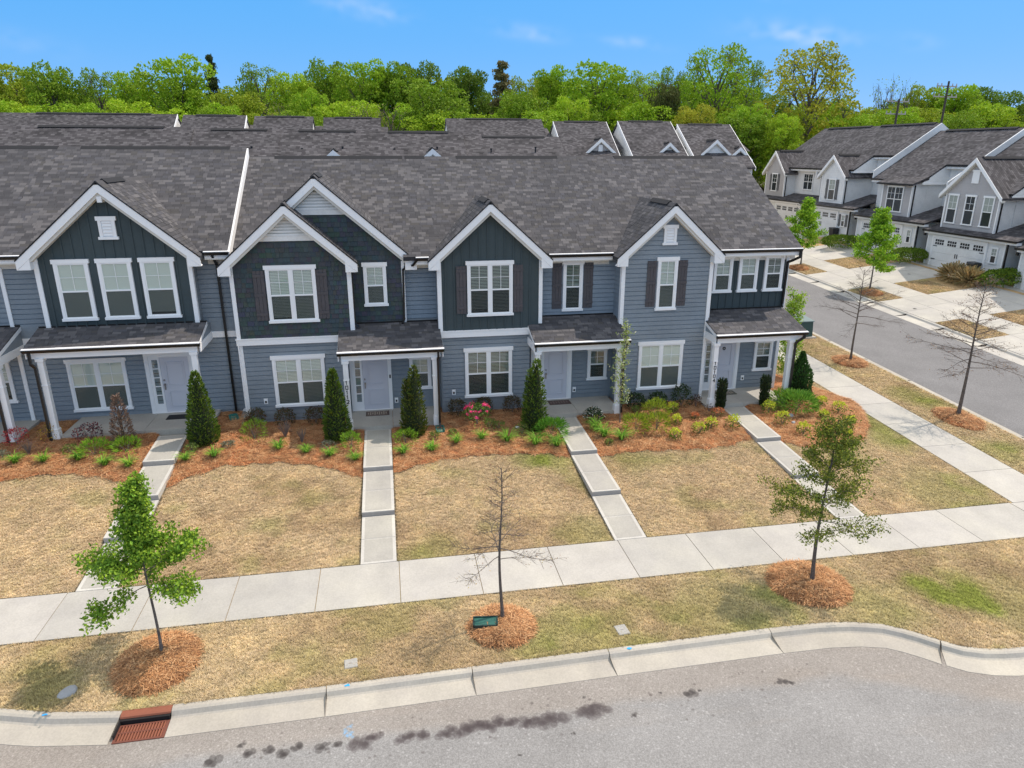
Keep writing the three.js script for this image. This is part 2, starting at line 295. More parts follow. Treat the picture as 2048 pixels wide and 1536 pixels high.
// ---------- roads ----------
{
  // front street: worn asphalt with a dusty strip along the gutter, damp patches and a marking-paint smear
  const W = 2048, H = 512, X0 = -14, X1 = 18, Z0 = 13, Z1 = 21, c = document.createElement('canvas'); c.width = W; c.height = H; const g = c.getContext('2d');
  const im = g.createImageData(W, H);
  for (let j = 0; j < H; j++) for (let i = 0; i < W; i++) {
    const x = mix(X0, X1, i / W), z = mix(Z0, Z1, j / H), n = hash(i, j, 5), s = (fbm(x * 1.1, z * 1.3, 131, 4) - 0.5);
    let q = 133 + (n - 0.5) * 32 + s * 16; if (hash(i >> 1, j >> 1, 6) > 0.975) q += 18;
    const edge = z + s * 0.35 - (x > 8.5 ? (x - 8.5) * 0.42 : 0), d = 1 - sstep(14.55, 14.95, edge), sw = 0.35 * sstep(0.52, 0.66, fbm(x * 0.5, z * 2.2, 137, 3));
    const t = clamp(0.75 * d + sw * 0.4);
    im.data.set([q + 1 + t * 7, q - 1 + t * 1, q - 4 - t * 5, 255], (j * W + i) * 4);
  }
  g.putImageData(im, 0, 0);
  const px = (x, z) => [(x - X0) / (X1 - X0) * W, (z - Z0) / (Z1 - Z0) * H], sx = W / (X1 - X0);
  const blob = (x, z, r, a) => { for (let k = 0; k < 7; k++) { const [u, v] = px(x + rr(-r, r) * 0.6, z + rr(-r, r) * 0.42); g.fillStyle = `rgba(58,52,50,${a})`; g.beginPath(); g.ellipse(u, v, r * sx * rr(0.22, 0.6), r * sx * rr(0.2, 0.5), rr(0, 3), 0, 7); g.fill(); } };
  for (let x = -0.95; x < 3.75; x += 0.11) { const gap = vnoise(x * 2.3, 3, 141); if (gap > 0.26) blob(x, 14.85 + 0.05 * Math.sin(x * 3) + rr(-0.06, 0.06), 0.12 + 0.14 * gap, 0.24); }
  for (const [x, z, r] of [[-3.41, 14.78, 0.19], [-2.83, 14.7, 0.14], [-2.5, 14.72, 0.14], [-2.25, 14.85, 0.16], [-2.05, 14.72, 0.15], [-1.55, 14.82, 0.15], [-1.3, 14.8, 0.12], [-3.0, 14.52, 0.09], [-4.46, 14.86, 0.13], [-4.8, 14.95, 0.06], [4.21, 15.07, 0.09], [5.49, 14.73, 0.16], [5.7, 14.68, 0.05], [7.45, 14.72, 0.13], [7.62, 14.8, 0.09], [2.95, 15.3, 0.05], [4.9, 14.6, 0.05], [3.4, 14.45, 0.05], [1.9, 15.6, 0.04]]) blob(x, z, r, 0.42);
  for (let k = 0; k < 150; k++) { const [u, v] = px(rr(-4, 9), 14.35 + Math.abs(rr(-0.6, 1.0))); g.fillStyle = `rgba(70,62,58,${rr(0.15, 0.5)})`; g.beginPath(); g.arc(u, v, rr(0.5, 2.2), 0, 7); g.fill(); }
  for (let k = 0; k < 22; k++) { const [u, v] = px(-1.1 + rr(-0.09, 0.07), 14.57 + rr(-0.2, 0.12)); g.fillStyle = `rgba(110,165,215,${rr(0.15, 0.5)})`; g.beginPath(); g.ellipse(u, v, rr(1, 3.2), rr(0.8, 2.2), rr(0, 3), 0, 7); g.fill(); }
  const t = new THREE.CanvasTexture(c); t.colorSpace = THREE.SRGBColorSpace; t.flipY = true;
  const q = new Geo(), N = 32; q.u = [];
  const XS = [-5.32, -4.43]; for (let i = 0; i <= N; i++) XS.push(mix(X0, X1, i / N)); XS.sort((a, b) => a - b);
  for (let i = 0; i < XS.length - 1; i++) { const xa = XS[i], xb = XS[i + 1], zt = xa > -5.33 && xb < -4.42 ? 14.085 : Z0, a = (xa - X0) / (X1 - X0), b = (xb - X0) / (X1 - X0), v = 1 - (zt - Z0) / (Z1 - Z0); q.quad([xa, -1.0, Z1], [xb, -1.0, Z1], [xb, -1.0, zt], [xa, -1.0, zt]); q.u.push(a, 0, b, 0, b, v, a, 0, b, v, a, v); }
  struct('road', q, mat(lin(1, 1, 1), { map: t, roughness: 0.9, bumpMap: T.grain, bumpScale: 0.002 }));
  const s = new Geo();
  s.quad([-200, -1, 60], [200, -1, 60], [200, -1, Z1], [-200, -1, Z1]);
  s.quad([-200, -1, Z1], [X0, -1, Z1], [X0, -1, 9], [-200, -1, 9]);
  s.quad([X1, -1, Z1], [200, -1, Z1], [200, -1, Z0], [X1, -1, Z0]);
  for (let z = 13; z > -180; z -= 6) { const a = sideH(z) - 0.13, b = sideH(z - 6) - 0.13; s.quad([22.2, a, z], [30.3, a, z], [30.3, b, z - 6], [22.2, b, z - 6]); }
  struct('road', s, M.asphalt);
}

// ---------- kerbs ----------
function kerbRun(name, pts, yOf, wide, joints, mats, skip) {
  // profile: distance from the back edge, drop below the back
  const prof = [[0, 0], [0.10, 0.004], [0.15, -0.018], [0.20, -0.095], [0.235, -0.115], [wide, -0.124], [wide, -0.3]];
  const G = structGroup(name), dense = [];
  for (let i = 0; i < pts.length - 1; i++) { const n = Math.max(1, Math.round(Math.hypot(pts[i + 1][0] - pts[i][0], pts[i + 1][1] - pts[i][1]) / 0.35)); for (let k = 0; k < n; k++) dense.push([mix(pts[i][0], pts[i + 1][0], k / n), mix(pts[i][1], pts[i + 1][1], k / n)]); }
  dense.push(pts[pts.length - 1]);
  let acc = 0; const S = dense.map((p, i) => (i ? (acc += Math.hypot(p[0] - dense[i - 1][0], p[1] - dense[i - 1][1])) : 0));
  const at = (s) => { let i = 0; while (i < S.length - 2 && S[i + 1] < s) i++; const t = (s - S[i]) / (S[i + 1] - S[i] || 1), p = dense[i], q = dense[i + 1]; const w = 2, a = dense[Math.max(0, i - w)], b = dense[Math.min(dense.length - 1, i + 1 + w)]; const d = Math.hypot(b[0] - a[0], b[1] - a[1]); return [mix(p[0], q[0], t), mix(p[1], q[1], t), -(b[1] - a[1]) / d, (b[0] - a[0]) / d]; };
  const cut = joints ? joints(S, dense) : []; const ends = [0, ...cut, acc];
  for (let k = 0; k < ends.length - 1; k++) {
    const a = ends[k] + 0.008, b = ends[k + 1] - 0.008; if (b - a < 0.05 || (skip && skip(at((a + b) / 2)))) continue;
    const n = Math.max(1, Math.ceil((b - a) / 0.4)), g = new Geo(); let prev = null;
    for (let i = 0; i <= n; i++) {
      const [x, z, nx, nz] = at(mix(a, b, i / n)), y = yOf(x, z), ring = prof.map(([d, h]) => [x + nx * d, y + h, z + nz * d]); ring.push([x, y - 0.3, z]);
      if (prev) for (let m = 0; m < ring.length - 1; m++) g.quad(prev[m], prev[m + 1], ring[m + 1], ring[m]);
      if (i === 0) g.poly([...ring].reverse()); if (i === n) g.poly(ring);
      prev = ring;
    }
    mk('kerb_section', g, mats[k % mats.length], G);
  }
  return { G, at, S, dense };
}
const jointsAt = (xs) => (S, dense) => xs.map((x) => { let best = 0; for (let i = 0; i < dense.length; i++) if (Math.abs(dense[i][0] - x) < Math.abs(dense[best][0] - x)) best = i; return S[best]; }).sort((a, b) => a - b);
{
  const k = kerbRun('kerb', CURB, () => -0.868, 0.68, jointsAt([-20, -14, -10.6, -7.5, -5.33, -4.42, -1.58, 1.31, 4.22, 7.94, 11.3, 14, 17, 20, 21.9]), [M.curb, M.curb2], (p) => p[0] > -5.3 && p[0] < -4.45);
  const b = new Geo(); for (const [x, z] of [[-6.72, 13.25], [-1.17, 13.46], [4.68, 13.39]]) { const q = []; for (let i = 0; i < 8; i++) q.push([x + Math.cos(i * 0.785) * rr(0.035, 0.075), -0.859, z + 0.02 - Math.sin(i * 0.785) * rr(0.02, 0.04)]); b.poly(q); }
  mk('paint_mark', b, M.blue, k.G);
  const sidePts = []; for (let z = 8; z > -170; z -= 6) sidePts.push([22.35, z]);
  kerbRun('kerb', sidePts, (x, z) => sideH(z) + 0.0, 0.5, (S) => { const a = []; for (let s = 3; s < Math.min(60, S[S.length - 1]); s += 3) a.push(s); return a; }, [M.curb2, M.curb]);
  const far = []; for (let z = -170; z <= 13; z += 6) far.push([30.55, z]);
  kerbRun('kerb', far, (x, z) => sideH(z) + 0.005, 0.95, (S) => { const a = []; for (let s = S[S.length - 1] - 60; s < S[S.length - 1]; s += 3) a.push(s); return a; }, [M.concrete3, M.concrete]);
}

// ---------- pavements ----------
function slabMesh(parent, x0, x1, z0, z1, yA, yB, m, name = 'slab', th = 0.12) { // z1 is nearer; yA at z0, yB at z1
  const g = new Geo(); g.hexa([[x0, yB - th, z1], [x1, yB - th, z1], [x1, yA - th, z0], [x0, yA - th, z0]], [[x0, yB, z1], [x1, yB, z1], [x1, yA, z0], [x0, yA, z0]]); return mk(name, g, m, parent);
}
{
  const S = structGroup('sidewalk'), J = []; for (let k = -8; k < 10; k++) J.push(-0.06 + 1.955 * k); J[J.length - 1] = 18.1;
  const ms = [M.concrete, M.concrete3, M.concrete2, M.concrete];
  for (let i = 0; i < J.length - 1; i++) slabMesh(S, J[i] + 0.009, J[i + 1] - 0.009, 9.2, 10.97, -0.848, -0.848, pick(ms));
  slabMesh(S, 18.118, 20.08, 9.22, 10.97, -0.848, -0.848, M.concrete3);
  slabMesh(S, 20.09, 22.2, 9.22, 10.97, -0.85, -0.87, M.concrete);
  slabMesh(S, -60, J[0] - 0.009, 9.2, 10.97, -0.848, -0.848, M.concrete);
  const D = structGroup('sidewalk'); let z = 9.2, k = 0;
  while (z > -60) { const w = k < 14 ? 1.93 : 8; slabMesh(D, 18.22, 20.05, z - w + 0.018, z, sideH(z - w) + 0.02, sideH(z) + 0.02, ms[(k * 7 + 1) % 4]); z -= w; k++; }
}
// stepped front walks
function walk(x0, x1, runs, label) {
  const W = structGroup('front_walk');
  for (const [za, zb, ya, yb] of runs) {
    const n = Math.max(1, Math.round((zb - za) / 1.25));
    for (let i = 0; i < n; i++) {
      const a = mix(za, zb, i / n), b = mix(za, zb, (i + 1) / n) - (i < n - 1 ? 0.014 : 0), h0 = mix(ya, yb, i / n), h1 = mix(ya, yb, (i + 1) / n);
      slabMesh(W, x0, x1, a, b, h0, h1, M.edge, 'slab', 0.165);
      const e = 0.085, g = new Geo(), y = (z) => mix(h0, h1, (z - a) / (b - a)) + 0.004;
      g.quad([x0 + e, y(b - (i === n - 1 ? e : 0.02)), b - (i === n - 1 ? e : 0.02)], [x1 - e, y(b - (i === n - 1 ? e : 0.02)), b - (i === n - 1 ? e : 0.02)], [x1 - e, y(a + 0.03), a + 0.03], [x0 + e, y(a + 0.03), a + 0.03]);
      mk('brushed_panel', g, M.brushed, W);
    }
    const r = new Geo(); r.box(x0 + 0.004, x1 - 0.004, yb - 0.19, yb - 0.028, zb - 0.05, zb + 0.004); if (zb < 9) mk('riser', r, M.riser, W);
  }
}
walk(-7.72, -6.8, [[1.9, 3.68, 0.19, 0.06], [3.7, 5.5, -0.09, -0.23], [5.52, 7.24, -0.38, -0.53], [7.26, 9.19, -0.68, -0.843]]);
walk(-1.03, -0.12, [[1.74, 4.57, -0.15, -0.27], [4.59, 7.02, -0.41, -0.53], [7.04, 9.19, -0.67, -0.843]]);
walk(5.74, 6.64, [[1.7, 4.46, -0.15, -0.28], [4.48, 6.95, -0.41, -0.52], [6.97, 9.19, -0.66, -0.843]]);
walk(12.42, 13.32, [[1.75, 4.45, -0.15, -0.30], [4.47, 6.82, -0.44, -0.58], [6.84, 9.19, -0.71, -0.843]]);

// driveway aprons and pavement across the side street, with grass panels set in
{
  const S = structGroup('driveway');
  const y = (x, z) => landH(x, z) + 0.015;
  const panel = (xa, xb, za, zb, m) => { const g = new Geo(), nx = Math.max(1, Math.round((xb - xa) / 1.6)); for (let i = 0; i < nx; i++) { const a = mix(xa, xb, i / nx), b = mix(xa, xb, (i + 1) / nx); g.hexa([[a, y(a, zb) - 0.1, zb], [b, y(b, zb) - 0.1, zb], [b, y(b, za) - 0.1, za], [a, y(a, za) - 0.1, za]], [[a, y(a, zb), zb], [b, y(b, zb), zb], [b, y(b, za), za], [a, y(a, za), za]]); } mk('slab', g, m, S); };
  for (let k = -7; k <= 3; k++) {
    const z0 = -21.95 + 8.15 * k, ms = [M.concrete3, M.concrete, M.concrete3];
    for (const [za, zb] of [[z0, z0 + 2.42], [z0 + 2.44, z0 + 4.86]]) { panel(30.57, 32.3, za, zb, ms[(k + 9) % 3]); panel(34.03, 36.8, za, zb, ms[(k + 10) % 3]); panel(36.82, 39.55, za, zb, ms[(k + 11) % 3]); }
    for (let q = 0; q < 4; q++) panel(32.32, 34.0, z0 + q * 2.0375 + 0.01, z0 + (q + 1) * 2.0375 - 0.01, ms[(k + q + 9) % 3]);
  }
  for (const [px2, pz] of [[31.4, -11.6], [36.4, -18.6]]) { const g = new Geo(), yy = y(px2, pz) + 0.006, r = 0.11; const q = []; for (let i = 0; i < 12; i++) q.push([px2 + Math.cos(i * 0.5236) * r, yy, pz - Math.sin(i * 0.5236) * r]); g.poly(q); mk('drain_cover', g, M.rubber, S); }
}

// ---------- mulch beds ----------
const BEDS = [
  { x0: -14, x1: -7.74, zb: () => 0.02, f: [[-14, 4.1], [-12.6, 4.05], [-11.64, 3.91], [-10.92, 3.69], [-9.95, 3.69], [-9.02, 3.95], [-8.2, 4.34], [-7.74, 4.65]] },
  { x0: -6.78, x1: -1.05, zb: () => 0.02, f: [[-6.78, 4.86], [-6.22, 4.34], [-5.56, 4.02], [-4.64, 3.47], [-3.71, 3.48], [-2.42, 3.89], [-1.46, 4.5], [-1.05, 4.87]] },
  { x0: -0.1, x1: 5.72, zb: () => 0.02, f: [[-0.1, 4.7], [0.58, 4.34], [1.4, 4.07], [2.74, 3.94], [4.08, 4.03], [5.07, 4.18], [5.72, 4.5]] },
  { x0: 6.66, x1: 12.4, zb: () => 0.02, f: [[6.66, 4.62], [7.8, 4.41], [9.18, 4.51], [10.59, 4.61], [11.6, 4.44], [12.4, 4.09]] },
  { x0: 13.34, x1: 18.5, zb: (x) => (x < 15.5 ? 0.02 : mix(-3.5, 0.9, clamp((x - 15.9) / 2.5))), f: [[13.34, 4.55], [14.05, 5.02], [15.17, 5.08], [16.31, 4.73], [17.3, 3.75], [18.0, 2.6], [18.35, 1.8], [18.5, 1.3]] },
];
const polyAt = (f, x) => { for (let i = 0; i < f.length - 1; i++) if (x <= f[i + 1][0]) { const t = clamp((x - f[i][0]) / (f[i + 1][0] - f[i][0])); return mix(f[i][1], f[i + 1][1], t); } return f[f.length - 1][1]; };
const bedZ = (b, x) => polyAt(b.f, x) + 0.05 * Math.sin(x * 7.3) + 0.03 * Math.sin(x * 17);
const bedY = (b, x, z) => landH(x, z) + 0.012 + 0.055 * (1 - Math.pow(clamp(1 - (bedZ(b, x) - z) / 0.22), 2)) * sstep(0, 0.1, Math.min(x - b.x0, b.x1 - x) + 0.04) + 0.025 * (vnoise(x * 3, z * 3, 151) - 0.5);
function inBed(x, z) { for (const b of BEDS) if (x > b.x0 && x < b.x1 && z < bedZ(b, x) && z > b.zb(x)) return b; return null; }
const RINGS = [[-5.05, 12.14, 0.80, 0.92], [2.13, 12.24, 0.72, 0.70], [9.76, 11.95, 0.92, 0.92], [21.42, -3.4, 0.75, 0.85], [21.4, 3.4, 0.72, 1.05], [31.35, -15.6, 0.62, 0.8], [31.2, -24.0, 0.62, 0.9]];
const ringY = (r, x, z) => { const d = Math.hypot((x - r[0]) / r[2], (z - r[1]) / r[3]); return 0.015 + 0.17 * Math.pow(clamp(1 - d * d), 0.6) * (1 - 0.45 * Math.exp(-d * d * 14)); };
const inRing = (x, z, k = 1) => RINGS.some((r) => Math.hypot((x - r[0]) / r[2], (z - r[1]) / r[3]) < k);
for (const b of BEDS) {
  const g = new Geo(), nx = Math.ceil((b.x1 - b.x0) / 0.16), nz = 24; const P = (i, j) => { const x = mix(b.x0, b.x1, i / nx), z1 = bedZ(b, x), z0 = Math.min(b.zb(x), z1 - 0.05), z = mix(z0, z1, 1 - Math.pow(1 - j / nz, 1.6)); return [x, bedY(b, x, z), z]; };
  for (let i = 0; i < nx; i++) for (let j = 0; j < nz; j++) g.quad(P(i, j + 1), P(i + 1, j + 1), P(i + 1, j), P(i, j));
  struct('mulch_bed', g, M.straw);
}
// loose pine needles: thin bent slivers
const needleGeo = (() => { const g = new Geo(true), w = 0.0042, h = 0.006, c = [1, 1, 1]; for (const k of [0, 1, 2]) { const a = k * 2.1 + 0.3, dx = Math.cos(a), dz = Math.sin(a), l = 0.085 + 0.02 * k, ox = 0.03 * (k - 1), oz = 0.024 * ((k * 2) % 3 - 1); const A = [ox - dx * l, 0.004, oz - dz * l], B = [ox, 0.018 + 0.006 * k, oz], D = [ox + dx * l, 0.006, oz + dz * l], s = [-dz * w, 0, dx * w]; g.quad(sub(A, s), add3(A, s), add3(B, s), sub(B, s), c); g.quad(sub(B, s), add3(B, s), add3(D, s), sub(D, s), c); } return g.build([0, 0, 0]); })();
const needleMat = new THREE.MeshStandardMaterial({ color: 0xffffff, roughness: 0.9, side: THREE.DoubleSide });
function scatter(name, geo, m, list, parent) {
  const im = new THREE.InstancedMesh(geo, m, list.length), d = new THREE.Object3D(), c = new THREE.Color();
  list.forEach((q, i) => { d.position.set(q.x, q.y, q.z); d.rotation.set(q.rx || 0, q.ry || 0, q.rz || 0); d.scale.set(q.s, q.sy || q.s, q.s); d.updateMatrix(); im.setMatrixAt(i, d.matrix); c.setRGB(...q.c); im.setColorAt(i, c); });
  im.name = name; im.castShadow = im.receiveShadow = true; im.userData.kind = 'stuff'; parent.add(im); return im;
}
const strawTone = (x, z) => { const q = rnd(), f = 0.8 + 0.4 * fbm(x * 2, z * 2, 161, 2); const c = q < 0.22 ? [0.23, 0.11, 0.05] : q < 0.76 ? [0.50, 0.245, 0.10] : [0.66, 0.39, 0.19]; return c.map((v) => v * f); };
{
  const L = [];
  for (const b of BEDS) { const n = Math.round((b.x1 - b.x0) * 3.2 * 420); for (let i = 0; i < n; i++) { const x = rr(b.x0 + 0.03, b.x1 - 0.03), z = rr(-0.2, 5.2); if (z > bedZ(b, x) + 0.03 || z < b.zb(x)) continue; L.push({ x, y: bedY(b, x, Math.min(z, bedZ(b, x))) + 0.004, z, ry: rr(0, 6.28), rx: rr(-0.25, 0.25), rz: rr(-0.25, 0.25), s: rr(0.7, 1.25), c: strawTone(x, z) }); } }
  const o = scatter('pine_straw', needleGeo, needleMat, L, scene); tag(o, 'loose orange pine straw strewn over the planting beds along the house fronts', 'pine straw'); o.userData.kind = 'stuff';
}
const ringLabels = ['orange pine straw ring round the leafy oak by the storm drain', 'orange pine straw ring round the bare tree with a green watering bag', 'reddish pine straw ring round the dark olive oak beside the pavement', 'pine straw ring round the farther bare tree on the side street verge', 'pine straw ring round the nearer bare tree on the side street verge', 'brown straw ring round the young green tree before the middle driveway', 'brown straw ring round the young green tree behind the end house'];
RINGS.forEach((r, k) => {
  const y0 = landH(r[0], r[1]), R = thing('mulch_ring', ringLabels[k], 'mulch ring', [r[0], y0, r[1]]);
  const g = new Geo(), nr = 10, na = 40, P = (i, j) => { const wob = 1 + 0.05 * Math.sin(j * 0.157 * 5 + k) + 0.03 * Math.sin(j * 0.157 * 9), q = i / nr * wob, x = r[0] + Math.cos(j / na * 6.28319) * r[2] * q, z = r[1] - Math.sin(j / na * 6.28319) * r[3] * q; return [x, landH(x, z) + (i === nr ? -0.03 : ringY([r[0], r[1], r[2], r[3]], mix(r[0], x, 1 / wob), mix(r[1], z, 1 / wob))), z]; };
  for (let i = 0; i < nr; i++) for (let j = 0; j < na; j++) g.quad(P(i, j), P(i + 1, j), P(i + 1, j + 1), P(i, j + 1));
  mk('mound', g, M.straw, R);
  const L = [], n = Math.round(r[2] * r[3] * 3.1 * (k < 3 ? 900 : 400)); for (let i = 0; i < n; i++) { const a = rr(0, 6.28), q = Math.sqrt(rnd()) * 1.02, x = r[0] + Math.cos(a) * r[2] * q, z = r[1] + Math.sin(a) * r[3] * q; L.push({ x: x - r[0], y: landH(x, z) + ringY(r, x, z) + 0.006 - y0, z: z - r[1], ry: rr(0, 6.28), rx: rr(-0.4, 0.4), rz: rr(-0.4, 0.4), s: rr(0.7, 1.25), c: strawTone(x, z) }); }
  scatter('needles', needleGeo, needleMat, L, R);
});

// dark soil edges where turf meets concrete and straw
{
  const soil = mat(lin(0.075, 0.06, 0.035), { roughness: 1 }), g = new Geo(), lane = (pts, w) => { for (let i = 0; i < pts.length - 1; i++) { const [xa, za] = pts[i], [xb, zb] = pts[i + 1], d = Math.hypot(xb - xa, zb - za), nx = -(zb - za) / d * w / 2, nz = (xb - xa) / d * w / 2, P = (x, z) => [x, landH(x, z) + 0.012, z]; g.quad(P(xa - nx, za - nz), P(xa + nx, za + nz), P(xb + nx, zb + nz), P(xb - nx, zb - nz)); } };
  const line = (xa, za, xb, zb, w) => { const n = Math.max(1, Math.round(Math.hypot(xb - xa, zb - za) / 0.5)); lane(Array.from({ length: n + 1 }, (_, i) => [mix(xa, xb, i / n), mix(za, zb, i / n)]), w); };
  const gaps = [-14, -7.74, -6.78, -1.05, -0.1, 5.72, 6.66, 12.4, 13.34, 18.1]; for (let i = 0; i < 10; i += 2) line(gaps[i], 9.178, gaps[i + 1], 9.178, 0.045);
  for (const x of [-7.745, -6.775, -1.055, -0.095, 5.715, 6.665, 12.395, 13.345]) line(x, 4.6, x, 9.17, 0.05);
  line(18.2, 9.1, 18.2, -12, 0.035); line(20.07, 9.1, 20.07, -12, 0.045); line(-13, 10.985, 22, 10.985, 0.025);
  for (const b of BEDS) { const p = []; for (let x = b.x0; x <= b.x1; x += 0.1) p.push([x, bedZ(b, x) + 0.025]); lane(p, 0.05); }
  struct('soil_edge', g, soil);
}

// ---------- grass ----------
const WALKS = [[-7.72, -6.8], [-1.03, -0.12], [5.74, 6.64], [12.42, 13.32]];
function isLawn(x, z) {
  if (x > 34.05 && x < 36.3 && z < 5 && z > -42) { const q = ((z + 21.95) % 8.15 + 8.15) % 8.15; return q > 4.95 && q < 8.1; }
  if (x > 30.6 && x < 32.28 && z < 5 && z > -42) { const q = ((z + 21.95) % 8.15 + 8.15) % 8.15; return q > 4.9 && q < 8.12; }
  if (x > 22.34) return false;
  if (z > 9.2 && z > curbZ(x) + 0.0) return false;
  if (z > 9.19 && z < 10.98) return false;
  if (x > 18.2 && x < 20.07 && z < 10) return false;
  if (z < 1.7 && x < 15.9) return false;
  if (inBed(x, z)) return false;
  if (z < 9.3) for (const [a, b] of WALKS) if (x > a - 0.01 && x < b + 0.01) return false;
  return !inRing(x, z, 0.97);
}
{
  const tuft = (() => { const g = new Geo(true); for (let k = 0; k < 7; k++) { const a = k * 0.9 + 0.4, lean = 0.035 + 0.02 * ((k * 5) % 4) / 3, h = 0.026 + 0.012 * ((k * 3) % 5) / 4, w = 0.007, ox = 0.022 * Math.cos(k * 2.4), oz = 0.022 * Math.sin(k * 2.4), s = [-Math.sin(a) * w, 0, Math.cos(a) * w], q = 0.8 + 0.35 * ((k * 7) % 6) / 5; const A = [ox, -0.006, oz], B = [ox + Math.cos(a) * lean, h, oz + Math.sin(a) * lean]; g.tri(sub(A, s), add3(A, s), B, [q, q, q]); } return g.build([0, 0, 0]); })();
  const L = [], put = (x0, x1, z0, z1, dens, sc = 1) => { const n = Math.round((x1 - x0) * (z1 - z0) * dens); for (let i = 0; i < n; i++) { const x = rr(x0, x1), z = rr(z0, z1); if (!isLawn(x, z)) continue; const c = lawnColor(x + rr(-0.12, 0.12), z + rr(-0.12, 0.12)), v = rr(0.68, 1.38); L.push({ x, y: landH(x, z), z, ry: rr(0, 6.28), s: rr(0.75, 1.25) * sc, c: [c[0] * v, c[1] * v, c[2] * v * rr(0.9, 1.1)] }); } };
  put(-13, 18.3, 3.2, 9.21, 720); put(-10, 22.4, 10.96, 14.9, 820); put(15.9, 18.3, -8, 3.3, 420, 1.2); put(20.05, 22.36, -14, 9.4, 480, 1.15); put(34.05, 36.3, -30, 0, 260, 1.5); put(30.6, 32.3, -30, 0, 260, 1.5);
  const o = scatter('grass', tuft, new THREE.MeshStandardMaterial({ color: 0xffffff, vertexColors: true, roughness: 0.95, side: THREE.DoubleSide }), L, scene); tag(o, 'dormant straw coloured lawn grass with a few green patches', 'grass'); o.userData.kind = 'stuff';
  console.log('grass', L.length);
}
// ---------- house building blocks ----------
// a lap siding course between yb and yt with slanted ends
function lapBoard(parent, xl0, xr0, xl1, xr1, yb, yt, z, m) {
  const g = new Geo(); const a = z + 0.03, b = z + 0.024; yt -= 0.03;
  g.quad([xl0, yb, a], [xr0, yb, a], [xr1, yt, b], [xl1, yt, b]); g.quad([xl0, yb, z - 0.01], [xr0, yb, z - 0.01], [xr0, yb, a], [xl0, yb, a]);
  g.tri([xl0, yb, z - 0.01], [xl0, yb, a], [xl1, yt, b]); g.tri([xr0, yb, a], [xr0, yb, z - 0.01], [xr1, yt, b]);
  mk('siding_board', g, m, parent);
}
const LAP = 0.166;  // a 16 mm shadow gap is left above each course
// outline: x extent as a function of y  -> [xl, xr] or null
function lapWall(parent, ext, y0, y1, z, m) {
  for (let y = y0; y < y1 - 0.02; y += LAP) {
    const t = Math.min(y1, y + LAP + 0.008), a = ext(y), b = ext(t) || ext(Math.min(t, y + LAP * 0.7)); if (!a || !b || a[1] - a[0] < 0.05) continue;
    lapBoard(parent, a[0], a[1], Math.min(b[0], b[1] - 0.01), Math.max(b[1], b[0] + 0.01), y, t, z, m);
  }
}
function lapSide(parent, x, z0, z1, y0, y1, dir, m) { // wall facing +-x, boards merged
  const g = new Geo();
  for (let y = y0; y < y1 - 0.02; y += LAP) { const t = Math.min(y1, y + LAP - 0.016), a = x + dir * 0.026, b = x + dir * 0.022; if (dir > 0) { g.quad([a, y, z1], [a, y, z0], [b, t, z0], [b, t, z1]); g.quad([x, y, z1], [x, y, z0], [a, y, z0], [a, y, z1]); } else { g.quad([a, y, z0], [a, y, z1], [b, t, z1], [b, t, z0]); g.quad([x, y, z0], [x, y, z1], [a, y, z1], [a, y, z0]); } }
  mk('side_siding', g, m, parent).userData.kind = 'stuff';
}
const SH_TONES = [[0.053, 0.051, 0.054], [0.060, 0.058, 0.061], [0.069, 0.066, 0.069], [0.080, 0.076, 0.079], [0.096, 0.091, 0.093], [0.122, 0.115, 0.115], [0.072, 0.067, 0.064], [0.074, 0.072, 0.079]];
const shMats = SH_TONES.map((c) => mat(lin(...c), { roughness: 0.96, bumpMap: T.grain, bumpScale: 0.003 }));
const shBox = new THREE.BoxGeometry(1, 1, 1);
